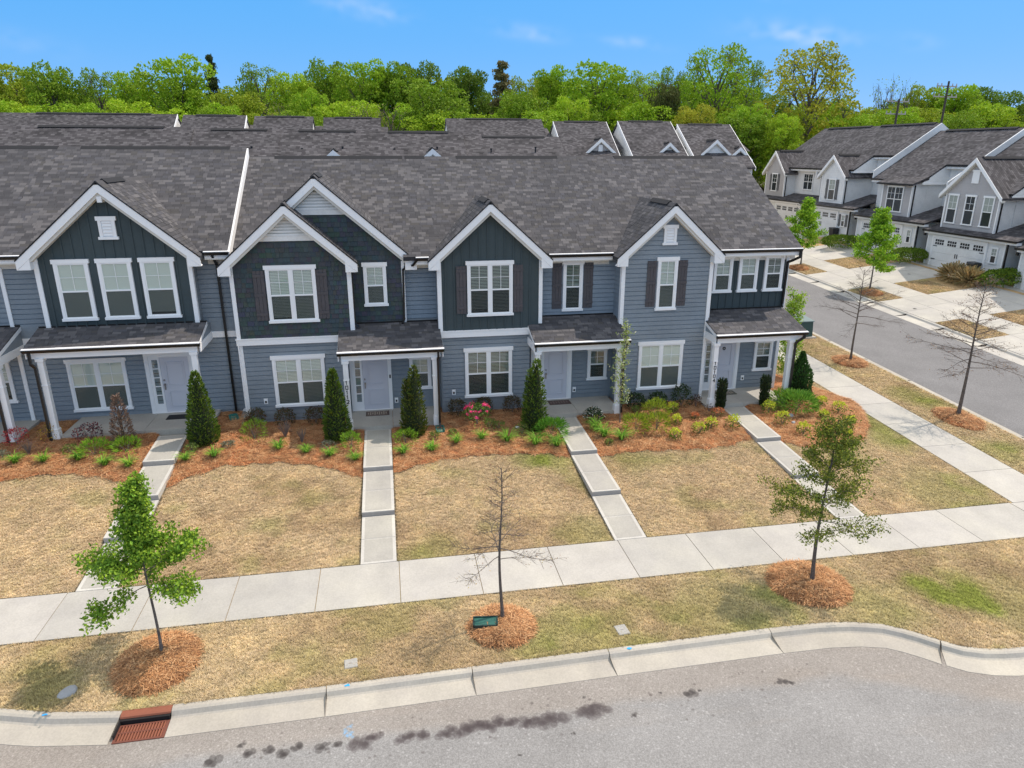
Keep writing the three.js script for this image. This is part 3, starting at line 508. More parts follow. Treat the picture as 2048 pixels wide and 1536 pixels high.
// collects shingles of one house; the nearest 300 become parts, the rest one merged part
class ShingleSet {
  constructor(warm = 0) { this.list = []; this.warm = warm; }
  // slope: O = lower corner at s=0,t=0; A = unit along the eave; U = unit up the slope; ext(t) -> [s0,s1]
  slope(O, A, U, len, ext, parent, expo = 0.143, seed = 1) {
    const N = norm(cross(A, U)), rows = Math.floor(len / expo);
    for (let r = 0; r < rows; r++) {
      const t = r * expo, e = ext(t + expo * 0.5); if (!e || e[1] - e[0] < 0.06) continue;
      let s = e[0] - rnd() * 0.2;
      while (s < e[1]) {
        const w = pick([0.12, 0.16, 0.2, 0.24, 0.28, 0.33]), a = Math.max(s, e[0]), b = e[1] - s - w < 0.07 ? e[1] : Math.min(s + w - 0.007, e[1]); s += e[1] - s - w < 0.07 ? 9 : w;
        if (b - a < 0.03) continue;
        const n1 = fbm((a + seed * 13) * 0.9, (t + seed * 7) * 0.7, 171, 3), n2 = vnoise((a + seed * 5) * 2.1, r * 0.9, 173);
        let q = n1 * 2.4 + n2 * 2.2 + rnd() * 6.0 - 2.9; let ti = clamp(Math.round(q), 0, 5); const e2 = rnd(); if (e2 < 0.08 + this.warm) ti = 6; else if (e2 > 0.9) ti = 7;
        const P = add3(add3(O, A, (a + b) / 2), U, t + expo * 0.5 + 0.01);
        this.list.push({ P, A, U, N, w: b - a, h: expo - 0.012, ti, parent, k: rr(0.9, 1.1), th: rr(0.009, 0.014) });
      }
    }
  }
  finish(root) {
    const L = this.list, d = (q) => (q.P[0] - EYE[0]) ** 2 + (q.P[1] - EYE[1]) ** 2 + (q.P[2] - EYE[2]) ** 2;
    L.sort((a, b) => d(a) - d(b)); const g = new Geo(true), m4 = new THREE.Matrix4();
    L.forEach((q, i) => {
      const N = norm(add3(q.N, q.U, -0.06)), U = norm(cross(N, q.A)), C = add3(q.P, q.N, 0.006);
      if (i < 300) {
        const o = mk('shingle', shBox, shMats[q.ti], q.parent);
        m4.makeBasis(new THREE.Vector3(...q.A), new THREE.Vector3(...U), new THREE.Vector3(...N)); o.quaternion.setFromRotationMatrix(m4); o.position.set(...sub(C, BASE)); o.scale.set(q.w, q.h, q.th);
      } else {
        const c = SH_TONES[q.ti].map((v) => v * q.k), a = add3(add3(C, q.A, -q.w / 2), U, -q.h / 2), b = add3(a, q.A, q.w), e = add3(b, U, q.h), f = add3(a, U, q.h), up = (p) => add3(p, N, q.th);
        g.quad(up(a), up(b), up(e), up(f), c); g.quad(a, b, up(b), up(a), c); g.quad(b, e, up(e), up(b), c); g.quad(f, a, up(a), up(f), c);
      }
    });
    if (g.p.length) mk('shingle_courses', g, M.shingles, root).userData.kind = 'stuff';
  }
}
function win(P, x0, x1, y0, y1, zw, o = {}) {
  const n = o.n || 1, z = zw + 0.038, W = grp('window', P), c = new Geo(), ov = o.ov ?? 0.045, sd = o.sd ?? 0.085, hd = o.hd ?? 0.135;
  c.box(x0, x1, y1 - hd, y1, zw, z + 0.052); c.box(x0 + ov, x0 + ov + sd, y0 + 0.085, y1 - hd, zw, z + 0.045); c.box(x1 - ov - sd, x1 - ov, y0 + 0.085, y1 - hd, zw, z + 0.045); c.box(x0 + 0.01, x1 - 0.01, y0, y0 + 0.085, zw, z + 0.066);
  mk('casing', c, M.trim, W);
  const ya = y0 + 0.085, yb = y1 - hd, ym = (ya + yb) / 2 - 0.01, xa = x0 + ov + sd, xb = x1 - ov - sd, mu = 0.085, w = (xb - xa - mu * (n - 1)) / n;
  const s = new Geo(), gr = new Geo(), f = 0.042;
  for (let i = 0; i < n; i++) {
    const a = xa + i * (w + mu), b = a + w;
    if (i) s.box(a - mu, a, ya, yb, zw, z + 0.04);
    s.box(a, a + f, ya, yb, z - 0.01, z + 0.03); s.box(b - f, b, ya, yb, z - 0.01, z + 0.03); s.box(a + f, b - f, ya, ya + f, z - 0.01, z + 0.03); s.box(a + f, b - f, yb - f, yb, z - 0.01, z + 0.03); s.box(a + f, b - f, ym - 0.026, ym + 0.026, z - 0.01, z + 0.034);
    const xm = (a + b) / 2, yq = (ym + yb) / 2; gr.box(xm - 0.008, xm + 0.008, ym + 0.026, yb - f, z + 0.0195, z + 0.026); gr.box(a + f, b - f, yq - 0.008, yq + 0.008, z + 0.0185, z + 0.025);
    const up = new Geo(), lo = new Geo(); up.quad([a + f, ym, z + 0.018], [b - f, ym, z + 0.018], [b - f, yb - f, z + 0.018], [a + f, yb - f, z + 0.018]); lo.quad([a + f, ya + f, z + 0.012], [b - f, ya + f, z + 0.012], [b - f, ym, z + 0.012], [a + f, ym, z + 0.012]);
    mk('pane', up, M.glass, W); mk('pane', lo, M.glass, W);
    const sc = new Geo(); sc.quad([a + f, ya + f, z + 0.024], [b - f, ya + f, z + 0.024], [b - f, ym - 0.026, z + 0.024], [a + f, ym - 0.026, z + 0.024]); mk('insect_screen', sc, M.screen, W);
    const bl = new Geo(), st = 0.052, tilt = o.open ? 0.017 : 0.034, low = ya + f + (o.raise ?? (o.shade ? 0 : pick([0, 0, 0, 0.06, 0.14])));
    if (o.shade) bl.box(a + f, b - f, low, yb - f, z - 0.006, z - 0.002); else for (let y = low; y < yb - f - 0.02; y += st) { bl.quad([a + f + 0.01, y, z + 0.003], [b - f - 0.01, y, z + 0.003], [b - f - 0.01, y + tilt + 0.006, z - 0.006], [a + f + 0.01, y + tilt + 0.006, z - 0.006]); }
    mk('blind', bl, o.open ? M.blindDim : M.blind, W);
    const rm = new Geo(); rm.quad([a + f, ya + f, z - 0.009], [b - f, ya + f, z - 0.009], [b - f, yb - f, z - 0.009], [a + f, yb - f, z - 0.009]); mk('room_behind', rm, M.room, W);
  }
  mk('sash', s, M.vinyl, W); mk('grille', gr, M.vinyl, W); return W;
}
function shutter(P, x0, x1, y0, y1, z) {
  const S = grp('shutter', P), n = 3, w = (x1 - x0) / n;
  for (let i = 0; i < n; i++) { const g = new Geo(); g.box(x0 + i * w + (i ? 0.004 : 0), x0 + (i + 1) * w - 0.004, y0, y1, z + 0.012, z + 0.042); mk('shutter_board', g, M.shutter, S); }
  for (const t of [0.13, 0.52, 0.9]) { const y = mix(y0, y1, t), g = new Geo(); g.box(x0 - 0.002, x1 + 0.002, y - 0.05, y + 0.05, z + 0.03, z + 0.062); mk('shutter_rail', g, M.shutter, S); }
}
function gableVent(P, x0, x1, y0, y1, z) {
  const V = grp('gable_vent', P), g = new Geo(), w = x1 - x0; g.box(x0 - 0.0, x1 + 0.0, y1 - 0.13, y1, z, z + 0.075); g.box(x0 + 0.05, x0 + 0.15, y0 + 0.08, y1 - 0.13, z, z + 0.06); g.box(x1 - 0.15, x1 - 0.05, y0 + 0.08, y1 - 0.13, z, z + 0.06); g.box(x0 - 0.0, x1 + 0.0, y0, y0 + 0.085, z, z + 0.08); g.box(x0 + 0.15, x1 - 0.15, y0 + 0.085, y1 - 0.13, z, z + 0.03);
  mk('vent_frame', g, M.trim, V);
  for (let k = 0; k < 5; k++) { const y = mix(y0 + 0.12, y1 - 0.2, k / 4), s = new Geo(); s.quad([x0 + 0.16, y, z + 0.062], [x1 - 0.16, y, z + 0.062], [x1 - 0.16, y + 0.06, z + 0.034], [x0 + 0.16, y + 0.06, z + 0.034]); s.quad([x0 + 0.16, y, z + 0.034], [x1 - 0.16, y, z + 0.034], [x1 - 0.16, y, z + 0.062], [x0 + 0.16, y, z + 0.062]); mk('vent_slat', s, M.trim, V); }
}
function ventTriangle(P, cx, yTip, half, yBase, z, slope) { // white louvred gable triangle with a bottom trim board
  const V = grp('gable_vent', P); let k = 0;
  for (let y = yBase + 0.17; y < yTip - 0.06; y += 0.1) { const h = (yTip - y) / slope, h2 = (yTip - y - 0.08) / slope; if (h < 0.06) break; const s = new Geo(), a = Math.max(0.01, h2); s.quad([cx - h, y, z + 0.05], [cx + h, y, z + 0.05], [cx + a, y + 0.078, z + 0.026], [cx - a, y + 0.078, z + 0.026]); s.quad([cx - h, y, z + 0.02], [cx + h, y, z + 0.02], [cx + h, y, z + 0.05], [cx - h, y, z + 0.05]); mk('vent_slat', s, M.white, V); k++; }
  const b = new Geo(); b.prismZ([[cx - half - 0.02, yBase], [cx + half + 0.02, yBase], [cx + half - 0.15, yBase + 0.165], [cx - half + 0.15, yBase + 0.165]], z, z + 0.045); mk('vent_frame', b, M.white, V); const bk = new Geo(); bk.prismZ([[cx - (yTip - yBase - 0.17) / slope, yBase + 0.17], [cx + (yTip - yBase - 0.17) / slope, yBase + 0.17], [cx, yTip]], z - 0.01, z + 0.012); mk('vent_back', bk, M.blindDim, V);
}
// cross gable: roof slopes, rakes, soffit. apex = top of roof surface at the front; yMain(z) = main roof plane
function gableRoof(P, set, cx, yApex, slope, hl, hr, zf, yMain, seed) {
  const R = grp('gable_roof', P), th = 0.11, cs = 1 / Math.hypot(1, slope);
  const zMeet = (y) => { let z = zf; while (z > -8 && yMain(z) < y - 0.02) z -= 0.05; return z - 0.15; };
  for (const sd of [-1, 1]) {
    const half = sd < 0 ? hl : hr, e = cx + sd * half, ye = yApex - slope * half, L = half / cs;
    const g = new Geo(), zr = zMeet(yApex), ze = Math.min(zMeet(ye), zf - 0.5);
    const top = [[e, ye, zf - 0.012], [cx, yApex, zf - 0.012], [cx, yApex, zr], [e, ye, ze]], bot = top.map((p) => [p[0], p[1] - th, p[2]]);
    if (sd > 0) { g.poly(top); g.poly([...bot].reverse()); } else { g.poly([...top].reverse()); g.poly(bot); }
    g.quad(bot[0], bot[3], top[3], top[0]); g.quad(bot[0], bot[1], top[1], top[0]);
    mk('roof_deck', g, M.underlay, R);
    // A runs along the eave, U up the slope; normal must point up
    const U = norm([-sd * 1, slope, 0]), A = sd > 0 ? [0, 0, -1] : [0, 0, 1];
    if (sd > 0) set.slope([e, ye + 0.004, zf + 0.01], A, U, L, (t) => [0, zf + 0.01 - mix(ze, zr, clamp(t / L))], R, 0.143, seed + 1);
    else set.slope([e, ye + 0.004, ze - 4], A, U, L, (t) => [mix(ze, zr, clamp(t / L)) - (ze - 4), zf + 0.01 - (ze - 4)], R, 0.143, seed);
    // rake fascia
    const d = 0.30, f = new Geo(); f.prismZ(sd > 0 ? [[cx, yApex - d - 0.02], [e, ye - d - 0.0], [e, ye - 0.03], [cx, yApex - 0.03]] : [[e, ye - d], [cx, yApex - d - 0.02], [cx, yApex - 0.03], [e, ye - 0.03]], zf - 0.05, zf); mk('rake_board', f, M.trim, R);
    const s = new Geo(), dz = 0.26; // second, set back board and sloping soffit
    s.prismZ(sd > 0 ? [[cx, yApex - d - 0.13], [e - 0.3, ye + 0.3 * slope - d - 0.12], [e - 0.3, ye + 0.3 * slope - 0.2], [cx, yApex - 0.2]] : [[e + 0.3, ye + 0.3 * slope - d - 0.12], [cx, yApex - d - 0.13], [cx, yApex - 0.2], [e + 0.3, ye + 0.3 * slope - 0.2]], zf - 0.335, zf - 0.06); mk('rake_soffit', s, M.soffit, R);
    const rb = new Geo(), ei = e - sd * 0.40, yi = ye + 0.40 * slope - d - 0.004; rb.prismZ(sd > 0 ? [[ei, ye - d], [e - 0.012, ye - d], [ei, yi]] : [[e + 0.012, ye - d], [ei, ye - d], [ei, yi]], zf - 0.34, zf - 0.006);
    mk('eave_return', rb, M.trim, R);
    const ed = new Geo(); ed.prismZ(sd > 0 ? [[cx, yApex - 0.032], [e + 0.012, ye - 0.034], [e + 0.012, ye + 0.012], [cx, yApex + 0.014]] : [[e - 0.012, ye - 0.034], [cx, yApex - 0.032], [cx, yApex + 0.014], [e - 0.012, ye + 0.012]], zf - 0.03, zf + 0.018); mk('drip_edge', ed, M.gutter, R);
  }
  const c = new Geo(); for (let z = zf; z > zMeet(yApex); z -= 0.16) c.hexa([[cx - 0.13, yApex - 0.09, z], [cx + 0.13, yApex - 0.09, z], [cx + 0.13, yApex - 0.09, z - 0.15], [cx - 0.13, yApex - 0.09, z - 0.15]], [[cx - 0.02, yApex + 0.03, z], [cx + 0.02, yApex + 0.03, z], [cx + 0.02, yApex + 0.03, z - 0.15], [cx - 0.02, yApex + 0.03, z - 0.15]]);
  mk('ridge_cap', c, shMats[2], R);
  const rv = new Geo(), zr = zMeet(yApex); rv.prismZ([[cx - 0.16, yApex - 0.05], [cx + 0.16, yApex - 0.05], [cx, yApex + 0.085]], Math.max(zr + 0.35, zf - 2.3), zf - 0.55); mk('ridge_vent', rv, M.vent, R);
}
function downspout(P, pts, r = 0.037) { const g = new Geo(); for (let i = 0; i < pts.length - 1; i++) { const a = pts[i], b = pts[i + 1], d = norm(sub(b, a)), s = Math.abs(d[1]) > 0.8 ? [1, 0, 0] : norm(cross(d, [0, 0, 1])), t = norm(cross(d, s)), q = (p, i2, j2) => add3(add3(p, s, i2 * r), t, j2 * r), A = add3(a, d, -r * 0.7), B = add3(b, d, r * 0.7); const ra = [q(A, -1, -1), q(A, 1, -1), q(A, 1, 1), q(A, -1, 1)], rb = [q(B, -1, -1), q(B, 1, -1), q(B, 1, 1), q(B, -1, 1)]; for (let k = 0; k < 4; k++) { const j = (k + 1) % 4; g.quad(ra[k], ra[j], rb[j], rb[k]); } g.poly([...ra].reverse()); g.poly(rb); } return mk('downspout', g, M.gutter, P); }
function gutter(P, x0, x1, y, z) { const g = new Geo(); g.prismX([[z, y - 0.105], [z + 0.075, y - 0.105], [z + 0.115, y - 0.03], [z + 0.115, y], [z, y]], x0, x1); mk('gutter', g, M.gutter, P); const f = new Geo(); f.prismX([[z + 0.0, y + 0.004], [z + 0.118, y + 0.004], [z + 0.118, y + 0.022], [z, y + 0.04]], x0, x1); mk('gutter_lip', f, M.flash, P); }
function cornerBoard(P, x0, x1, y0, y1, z, m = M.trim) { const g = new Geo(); g.box(x0, x1, y0, y1, z, z + 0.052); mk('corner_board', g, m, P); }
function board(P, x0, x1, y0, y1, z0, z1, name = 'band_board', m = M.trim) { const g = new Geo(); g.box(x0, x1, y0, y1, z0, z1); return mk(name, g, m, P); }
function door(P, x0, x1, F, o = {}) { // x0..x1 door leaf; side light and casing outside
  const z = 0.0, D = grp('door', P), h = 2.03, g = new Geo(); g.box(x0, x1, F + 0.02, F + h, z, z + 0.05); mk('door_leaf', g, M.door, D);
  for (const [ya, yb] of [[0.22, 0.80], [1.0, 1.86]]) { const p = new Geo(), a = x0 + 0.17, b = x1 - 0.15, e = 0.03; const fr = (x, y, xx, yy) => p.box(x, xx, F + y, F + yy, z + 0.05, z + 0.075); fr(a, ya, b, ya + e); fr(a, yb - e, b, yb); fr(a, ya + e, a + e, yb - e); fr(b - e, ya + e, b, yb - e); p.box(a + 0.07, b - 0.07, F + ya + 0.07, F + yb - 0.07, z + 0.05, z + 0.058); mk('door_panel', p, M.door, D); }
  const H = new Geo(); H.box(x0 + 0.05, x0 + 0.085, F + 0.86, F + 1.08, z + 0.05, z + 0.095); H.box(x0 + 0.045, x0 + 0.1, F + 1.02, F + 1.08, z + 0.05, z + 0.12); H.box(x0 + 0.045, x0 + 0.09, F + 1.18, F + 1.235, z + 0.05, z + 0.09); mk('handle', H, M.metal, D);
  const c = new Geo(), [ca, cb] = o.casing, top = F + 2.1; c.box(ca, ca + 0.13, F - 0.0, top, z, z + 0.085); c.box(cb - 0.13, cb, F, top, z, z + 0.085); c.box(ca, cb, top, top + 0.14, z, z + 0.09); c.box(ca, cb, F - 0.05, F + 0.02, z, z + 0.1); mk('door_casing', c, M.trim, P);
  const [sa, sb] = o.side, S = grp('sidelight', P), s = new Geo(); s.box(ca + 0.13, sa, F + 0.02, top, z, z + 0.06); s.box(sb, x0 - 0.005, F + 0.02, top, z, z + 0.06); s.box(sa, sb, F + 0.02, F + 0.33, z, z + 0.055); s.box(sa, sb, F + 1.95, top, z, z + 0.055); s.box(x1 + 0.004, cb - 0.13, F + 0.02, top, z, z + 0.06); s.box(x0 - 0.004, x1 + 0.004, F + 2.035, top, z, z + 0.06);
  for (let k = 1; k < 5; k++) { const y = F + 0.33 + 1.62 * k / 5; s.box(sa, sb, y - 0.018, y + 0.018, z + 0.02, z + 0.05); } mk('sidelight_frame', s, M.trim, S);
  for (let k = 0; k < 5; k++) { const y = F + 0.33 + 1.62 * k / 5, p = new Geo(); p.quad([sa, y + 0.02, z + 0.035], [sb, y + 0.02, z + 0.035], [sb, y + 0.305, z + 0.035], [sa, y + 0.305, z + 0.035]); mk('pane', p, M.glass, S); }
  const q = new Geo(); q.quad([sa, F + 0.33, z + 0.012], [sb, F + 0.33, z + 0.012], [sb, F + 1.95, z + 0.012], [sa, F + 1.95, z + 0.012]); mk('room_behind', q, o.curtain ? M.blindDim : M.room, S);
}
function numberText(P, str, x, y, z, size) {
  // house number set vertically: each digit from small strokes
  const seg = { 0: [[0, 0, 0, 1], [1, 0, 1, 1], [0, 0, 1, 0], [0, 1, 1, 1]], 1: [[0.5, 0, 0.5, 1], [0.2, 0.8, 0.5, 1]], 2: [[0, 1, 1, 1], [1, 1, 1, 0.55], [1, 0.55, 0, 0], [0, 0, 1, 0]], 4: [[0.75, 0, 0.75, 1], [0.75, 1, 0, 0.35], [0, 0.35, 1, 0.35]] };
  const N = grp('house_number', P);
  [...str].forEach((ch, k) => { const g = new Geo(), w = size * 0.5, h = size * 0.78, ox = x - w / 2, oy = y - k * size * 1.12; for (const [a, b, c, d] of seg[ch]) { const A = [ox + a * w, oy + b * h], B = [ox + c * w, oy + d * h], L = Math.hypot(B[0] - A[0], B[1] - A[1]), tx = (B[0] - A[0]) / L, ty = (B[1] - A[1]) / L, r = size * 0.065; g.prismZ([[A[0] - tx * r + ty * r, A[1] - ty * r - tx * r], [B[0] + tx * r + ty * r, B[1] + ty * r - tx * r], [B[0] + tx * r - ty * r, B[1] + ty * r + tx * r], [A[0] - tx * r - ty * r, A[1] - ty * r + tx * r]], z, z + 0.012); } mk('digit', g, M.black, N); });
}
function porch(P, set, o) { // o: x0,x1 roof extent; zt,yt top edge; F floor; posts; slab
  const { x0, x1, zt, yt, F } = o, zf = 1.86, sl = 0.29, yf = yt - sl * (zf - zt), R = grp('porch_roof', P);
  const d = new Geo(); d.prismX([[zt - 0.1, yt - 0.09], [zf, yf - 0.13], [zf, yf], [zt - 0.1, yt + 0.029]], x0, x1); mk('roof_deck', d, M.underlay, R);
  const U = norm([0, sl, -1]), L = Math.hypot(zf - zt, yt - yf) + 0.04;
  set.slope([x0, yf + 0.005, zf + 0.03], [1, 0, 0], U, L, () => [0, x1 - x0], R, 0.143, x0);
  gutter(P, x0 - 0.02, x1 + 0.03, yf - 0.02, zf + 0.002);
  const fl = new Geo(); fl.box(x0, x1, yt + 0.0, yt + 0.05, zt - 0.02, zt + 0.02); mk('flashing', fl, M.gutter, R);
  // beam, side trim and infill
  const bz1 = zf - 0.09, bz0 = bz1 - 0.17, by1 = yf - 0.1, by0 = by1 - 0.24, B = new Geo(); B.box(x0 + 0.1, x1 - 0.1, by0, by1, bz0, bz1); B.box(x0 + 0.07, x1 - 0.07, by1 - 0.055, by1, bz1, bz1 + 0.035); mk('porch_beam', B, M.trim, P);
  for (const s of o.sides || [0, 1]) {
    const xa = s ? x1 - 0.27 : x0 + 0.1, xb = xa + 0.17, e = s ? 0.1 : 0, g = new Geo(); g.box(xa, xb, by0, by1, 0, bz0); mk('porch_beam', g, M.trim, P);
    const t = new Geo(), xo = s ? x1 - 0.075 : x0 + 0.02, y0 = by1; t.prismX([[0, y0], [bz1, y0], [zt, yt - 0.12], [0, yt - 0.12]], xo, xo + 0.055); mk('porch_gable', t, M.lap, R);
    const r = new Geo(), xr = s ? x1 - 0.022 : x0 - 0.008; r.prismX([[zt - 0.05, yt - 0.13], [zf, yf - 0.13], [zf, yf - 0.012], [zt - 0.05, yt + 0.0]], xr, xr + 0.03); mk('rake_board', r, M.trim, R);
    const q = new Geo(); q.box(xr, xr + 0.03, by0, by1 + 0.02, 0, bz1 + 0.02); mk('band_board', q, M.trim, P);
  }
  const ce = new Geo(); ce.box(x0 + 0.28, x1 - 0.28, by1 - 0.04, by1, 0.02, bz0); mk('porch_ceiling', ce, M.soffit, P);
  for (const px of o.posts) {
    const p = grp('post', P), g = new Geo(), w = 0.085, zc = bz1 - 0.085; g.box(px - w, px + w, F + 0.24, by0 - 0.1, zc - w, zc + w); mk('shaft', g, M.trim, p);
    const b = new Geo(); b.box(px - 0.115, px + 0.115, F - 0.1, F + 0.24, zc - 0.115, zc + 0.115); mk('plinth', b, M.trim, p);
    const c = new Geo(); c.box(px - 0.12, px + 0.12, by0 - 0.1, by0, zc - 0.12, zc + 0.12); c.box(px - 0.1, px + 0.1, F + 1.72, F + 1.75, zc - 0.1, zc + 0.1); mk('capital', c, M.trim, p);
  }
  const [s0, s1, split] = o.slab; for (const [a, b] of [[s0, split - 0.006], [split + 0.006, s1]]) { const g = new Geo(); g.box(a, b, F - 0.45, F, -0.05, 1.74); mk('porch_slab', g, M.concrete2, P); }
  return { zf, yf, by0, bz1 };
}
const outlet = (P, x, y, z) => { const g = new Geo(); g.box(x - 0.065, x + 0.065, y - 0.1, y + 0.1, z + 0.018, z + 0.045); const O = mk('outlet', g, M.vinyl, P), h = new Geo(); h.box(x - 0.03, x + 0.03, y - 0.06, y + 0.02, z + 0.045, z + 0.06); mk('outlet_cover', h, M.black, O); };
const MAIN_S = 0.569, ZR = -5.3;
const mainY = (d) => (z) => 5.68 + d + MAIN_S * (0.45 - z);
// main roof of one unit: front slope with shingles, plain back slope, ridge vent
function mainRoof(P, set, x0, x1, d, vents, seed, cutX = -99, cutZ = 0) {
  const R = grp('roof', P), yR = mainY(d)(ZR), g = new Geo(), dk = (a, b, z, y) => { g.prismX([[z, y - 0.12], [z, y], [ZR, yR], [ZR, yR - 0.14]].reverse(), a, b); g.prismX([[ZR, yR - 0.14], [ZR, yR], [-11.2, yR - 3.36], [-11.2, yR - 3.5]].reverse(), a, b); }; if (cutX > x0) { dk(x0, cutX, cutZ, mainY(d)(cutZ)); dk(cutX, x1, 0.45, 5.68 + d); } else dk(x0, x1, 0.45, 5.68 + d); mk('roof_deck', g, M.underlay, R);
  const U = norm([0, MAIN_S, -1]), L = Math.hypot(0.45 - ZR, yR - 5.68 - d); set.slope([x0, 5.68 + d + 0.004, 0.47], [1, 0, 0], U, L + 0.02, (t) => [cutX > x0 && 0.47 - t * -U[2] > cutZ ? cutX - x0 : 0, x1 - x0], R, 0.143, seed);
  const b = new Geo(); b.quad([x1, yR + 0.012, ZR], [x0, yR + 0.012, ZR], [x0, yR - 3.35, -11.2], [x1, yR - 3.35, -11.2]); mk('back_slope', b, M.farRoof, R);
  const c = new Geo(); c.prismX([[ZR + 0.15, yR - 0.06], [ZR, yR + 0.035], [ZR - 0.15, yR - 0.06]].reverse(), x0, x1); mk('ridge_cap', c, shMats[1], R);
  for (const [a, e] of vents) { const v = new Geo(); v.prismX([[ZR + 0.18, yR - 0.06], [ZR + 0.03, yR + 0.055], [ZR - 0.03, yR + 0.055], [ZR - 0.18, yR - 0.06]].reverse(), a, e); mk('ridge_vent', v, M.vent, R); }
  return R;
}
function eaveRun(P, x0, x1, d, zw = 0) { gutter(P, x0, x1, 5.66 + d, 0.43); board(P, x0, x1, 5.44 + d, 5.6 + d, 0.38, 0.43, 'fascia'); board(P, x0, x1, 5.4 + d, 5.44 + d, zw, 0.43, 'soffit', M.soffit); board(P, x0, x1, 5.2 + d, 5.4 + d, zw, zw + 0.035, 'frieze_board', M.soffit); }
function core(P, x0, x1, y0, d, z1 = -0.005) { const g = new Geo(), yR = mainY(d)(ZR) - 0.16; g.prismX([[z1, y0], [z1, 5.55 + d], [ZR, yR], [-10.7, 5.6 + d], [-10.7, y0]].reverse(), x0, x1); mk('wall', g, M.lap, P); }
function backing(P, pts, z, th, m) { const g = new Geo(); g.prismZ(pts, z - th, z); return mk('wall', g, m, P); }
const rect = (a, b) => () => [a, b];
const gableExt = (x0, x1, cx, yA, sl, ye) => (y) => { if (y <= ye) return [x0, x1]; const h = (yA - y) / sl; if (h < 0.03) return null; return [Math.max(x0, cx - h), Math.min(x1, cx + h)]; };
function battens(P, x0, x1, y0, top, z, step = 0.305) { for (let x = x0 + step * 0.6; x < x1 - 0.06; x += step) { const y1 = top(x); if (y1 - y0 < 0.1) continue; const g = new Geo(); g.box(x - 0.026, x + 0.026, y0, y1, z - 0.004, z + 0.026); mk('batten', g, M.dark, P); } }
function shakes(P, ext, y0, y1, z) {
  const g = new Geo(true); let r = 0;
  for (let y = y0; y < y1 - 0.03; y += 0.165, r++) { const t = y + 0.175, a = ext(y), b = ext(Math.min(t, y1)); if (!a) continue; let x = a[0] - rnd() * 0.1; while (x < a[1]) { const w = pick([0.12, 0.15, 0.19, 0.23]), xa = Math.max(x, a[0]), xb = Math.min(x + w - 0.006, a[1]); x += w; if (xb - xa < 0.02) continue; const ta = b ? clamp(xa, b[0], b[1]) : (a[0] + a[1]) / 2, tb = b ? clamp(xb, b[0], b[1]) : ta, zz = z + rr(0.016, 0.034), dy = rr(-0.006, 0.004), c = [0.062, 0.08, 0.085].map((v) => v * rr(0.8, 1.2)); g.quad([xa, y + dy, zz], [xb, y + dy, zz], [tb, Math.min(t, y1), z + 0.004], [ta, Math.min(t, y1), z + 0.004], c); g.quad([xa, y + dy, z], [xb, y + dy, z], [xb, y + dy, zz], [xa, y + dy, zz], c); g.tri([xb, y + dy, zz], [xb, y + dy, z], [tb, Math.min(t, y1), z + 0.004], c); } }
  mk('shakes', g, mat(lin(1, 1, 1), { vertexColors: true, map: T.wood, roughness: 0.8 }), P).userData.kind = 'stuff';
}
const sideWall = (P, x, z0, z1, y0, y1, m, name = 'wall') => { const g = new Geo(); g.box(x - 0.01, x + 0.01, y0, y1, z0, z1); mk(name, g, m, P); };

// ---------- the front row ----------
const HOUSE_GROUP = 'grey and charcoal townhouses of the front row';
{ // unit at the left edge, only partly in view
  const d = 0.355, F = 0.355, H = thing('townhouse', 'blue-grey townhouse cut off by the left edge of the photo', 'townhouse', [-15.6, 0.1, 0], HOUSE_GROUP), set = new ShingleSet();
  core(H, -19.2, -12.22, -0.4, d); lapWall(H, rect(-19, -12.22), 0.15, 5.5, 0, M.lap);
  mainRoof(H, set, -19.2, -12.2, d, [[-19, -11.9]], 3); eaveRun(H, -19, -12.2, d);
  cornerBoard(H, -12.3, -12.18, 0.22, 5.6, 0.015); board(H, -19, -12.3, 3.03, 3.24, 0, 0.045);
  win(H, -13.62, -12.56, 1.02, 2.6, 0, {}); win(H, -15.2, -14.1, 3.9, 5.5, 0, {});
  porch(H, set, { x0: -17.4, x1: -12.02, zt: 0.02, yt: 3.66, F, posts: [-17.1, -12.14], slab: [-17.3, -12.05, -14.6] });
  downspout(H, [[-12.3, 3.0, 1.93], [-12.3, 2.75, 1.93], [-12.26, 2.6, 1.8], [-12.26, 0.2, 1.8]]);
  set.finish(H);
}
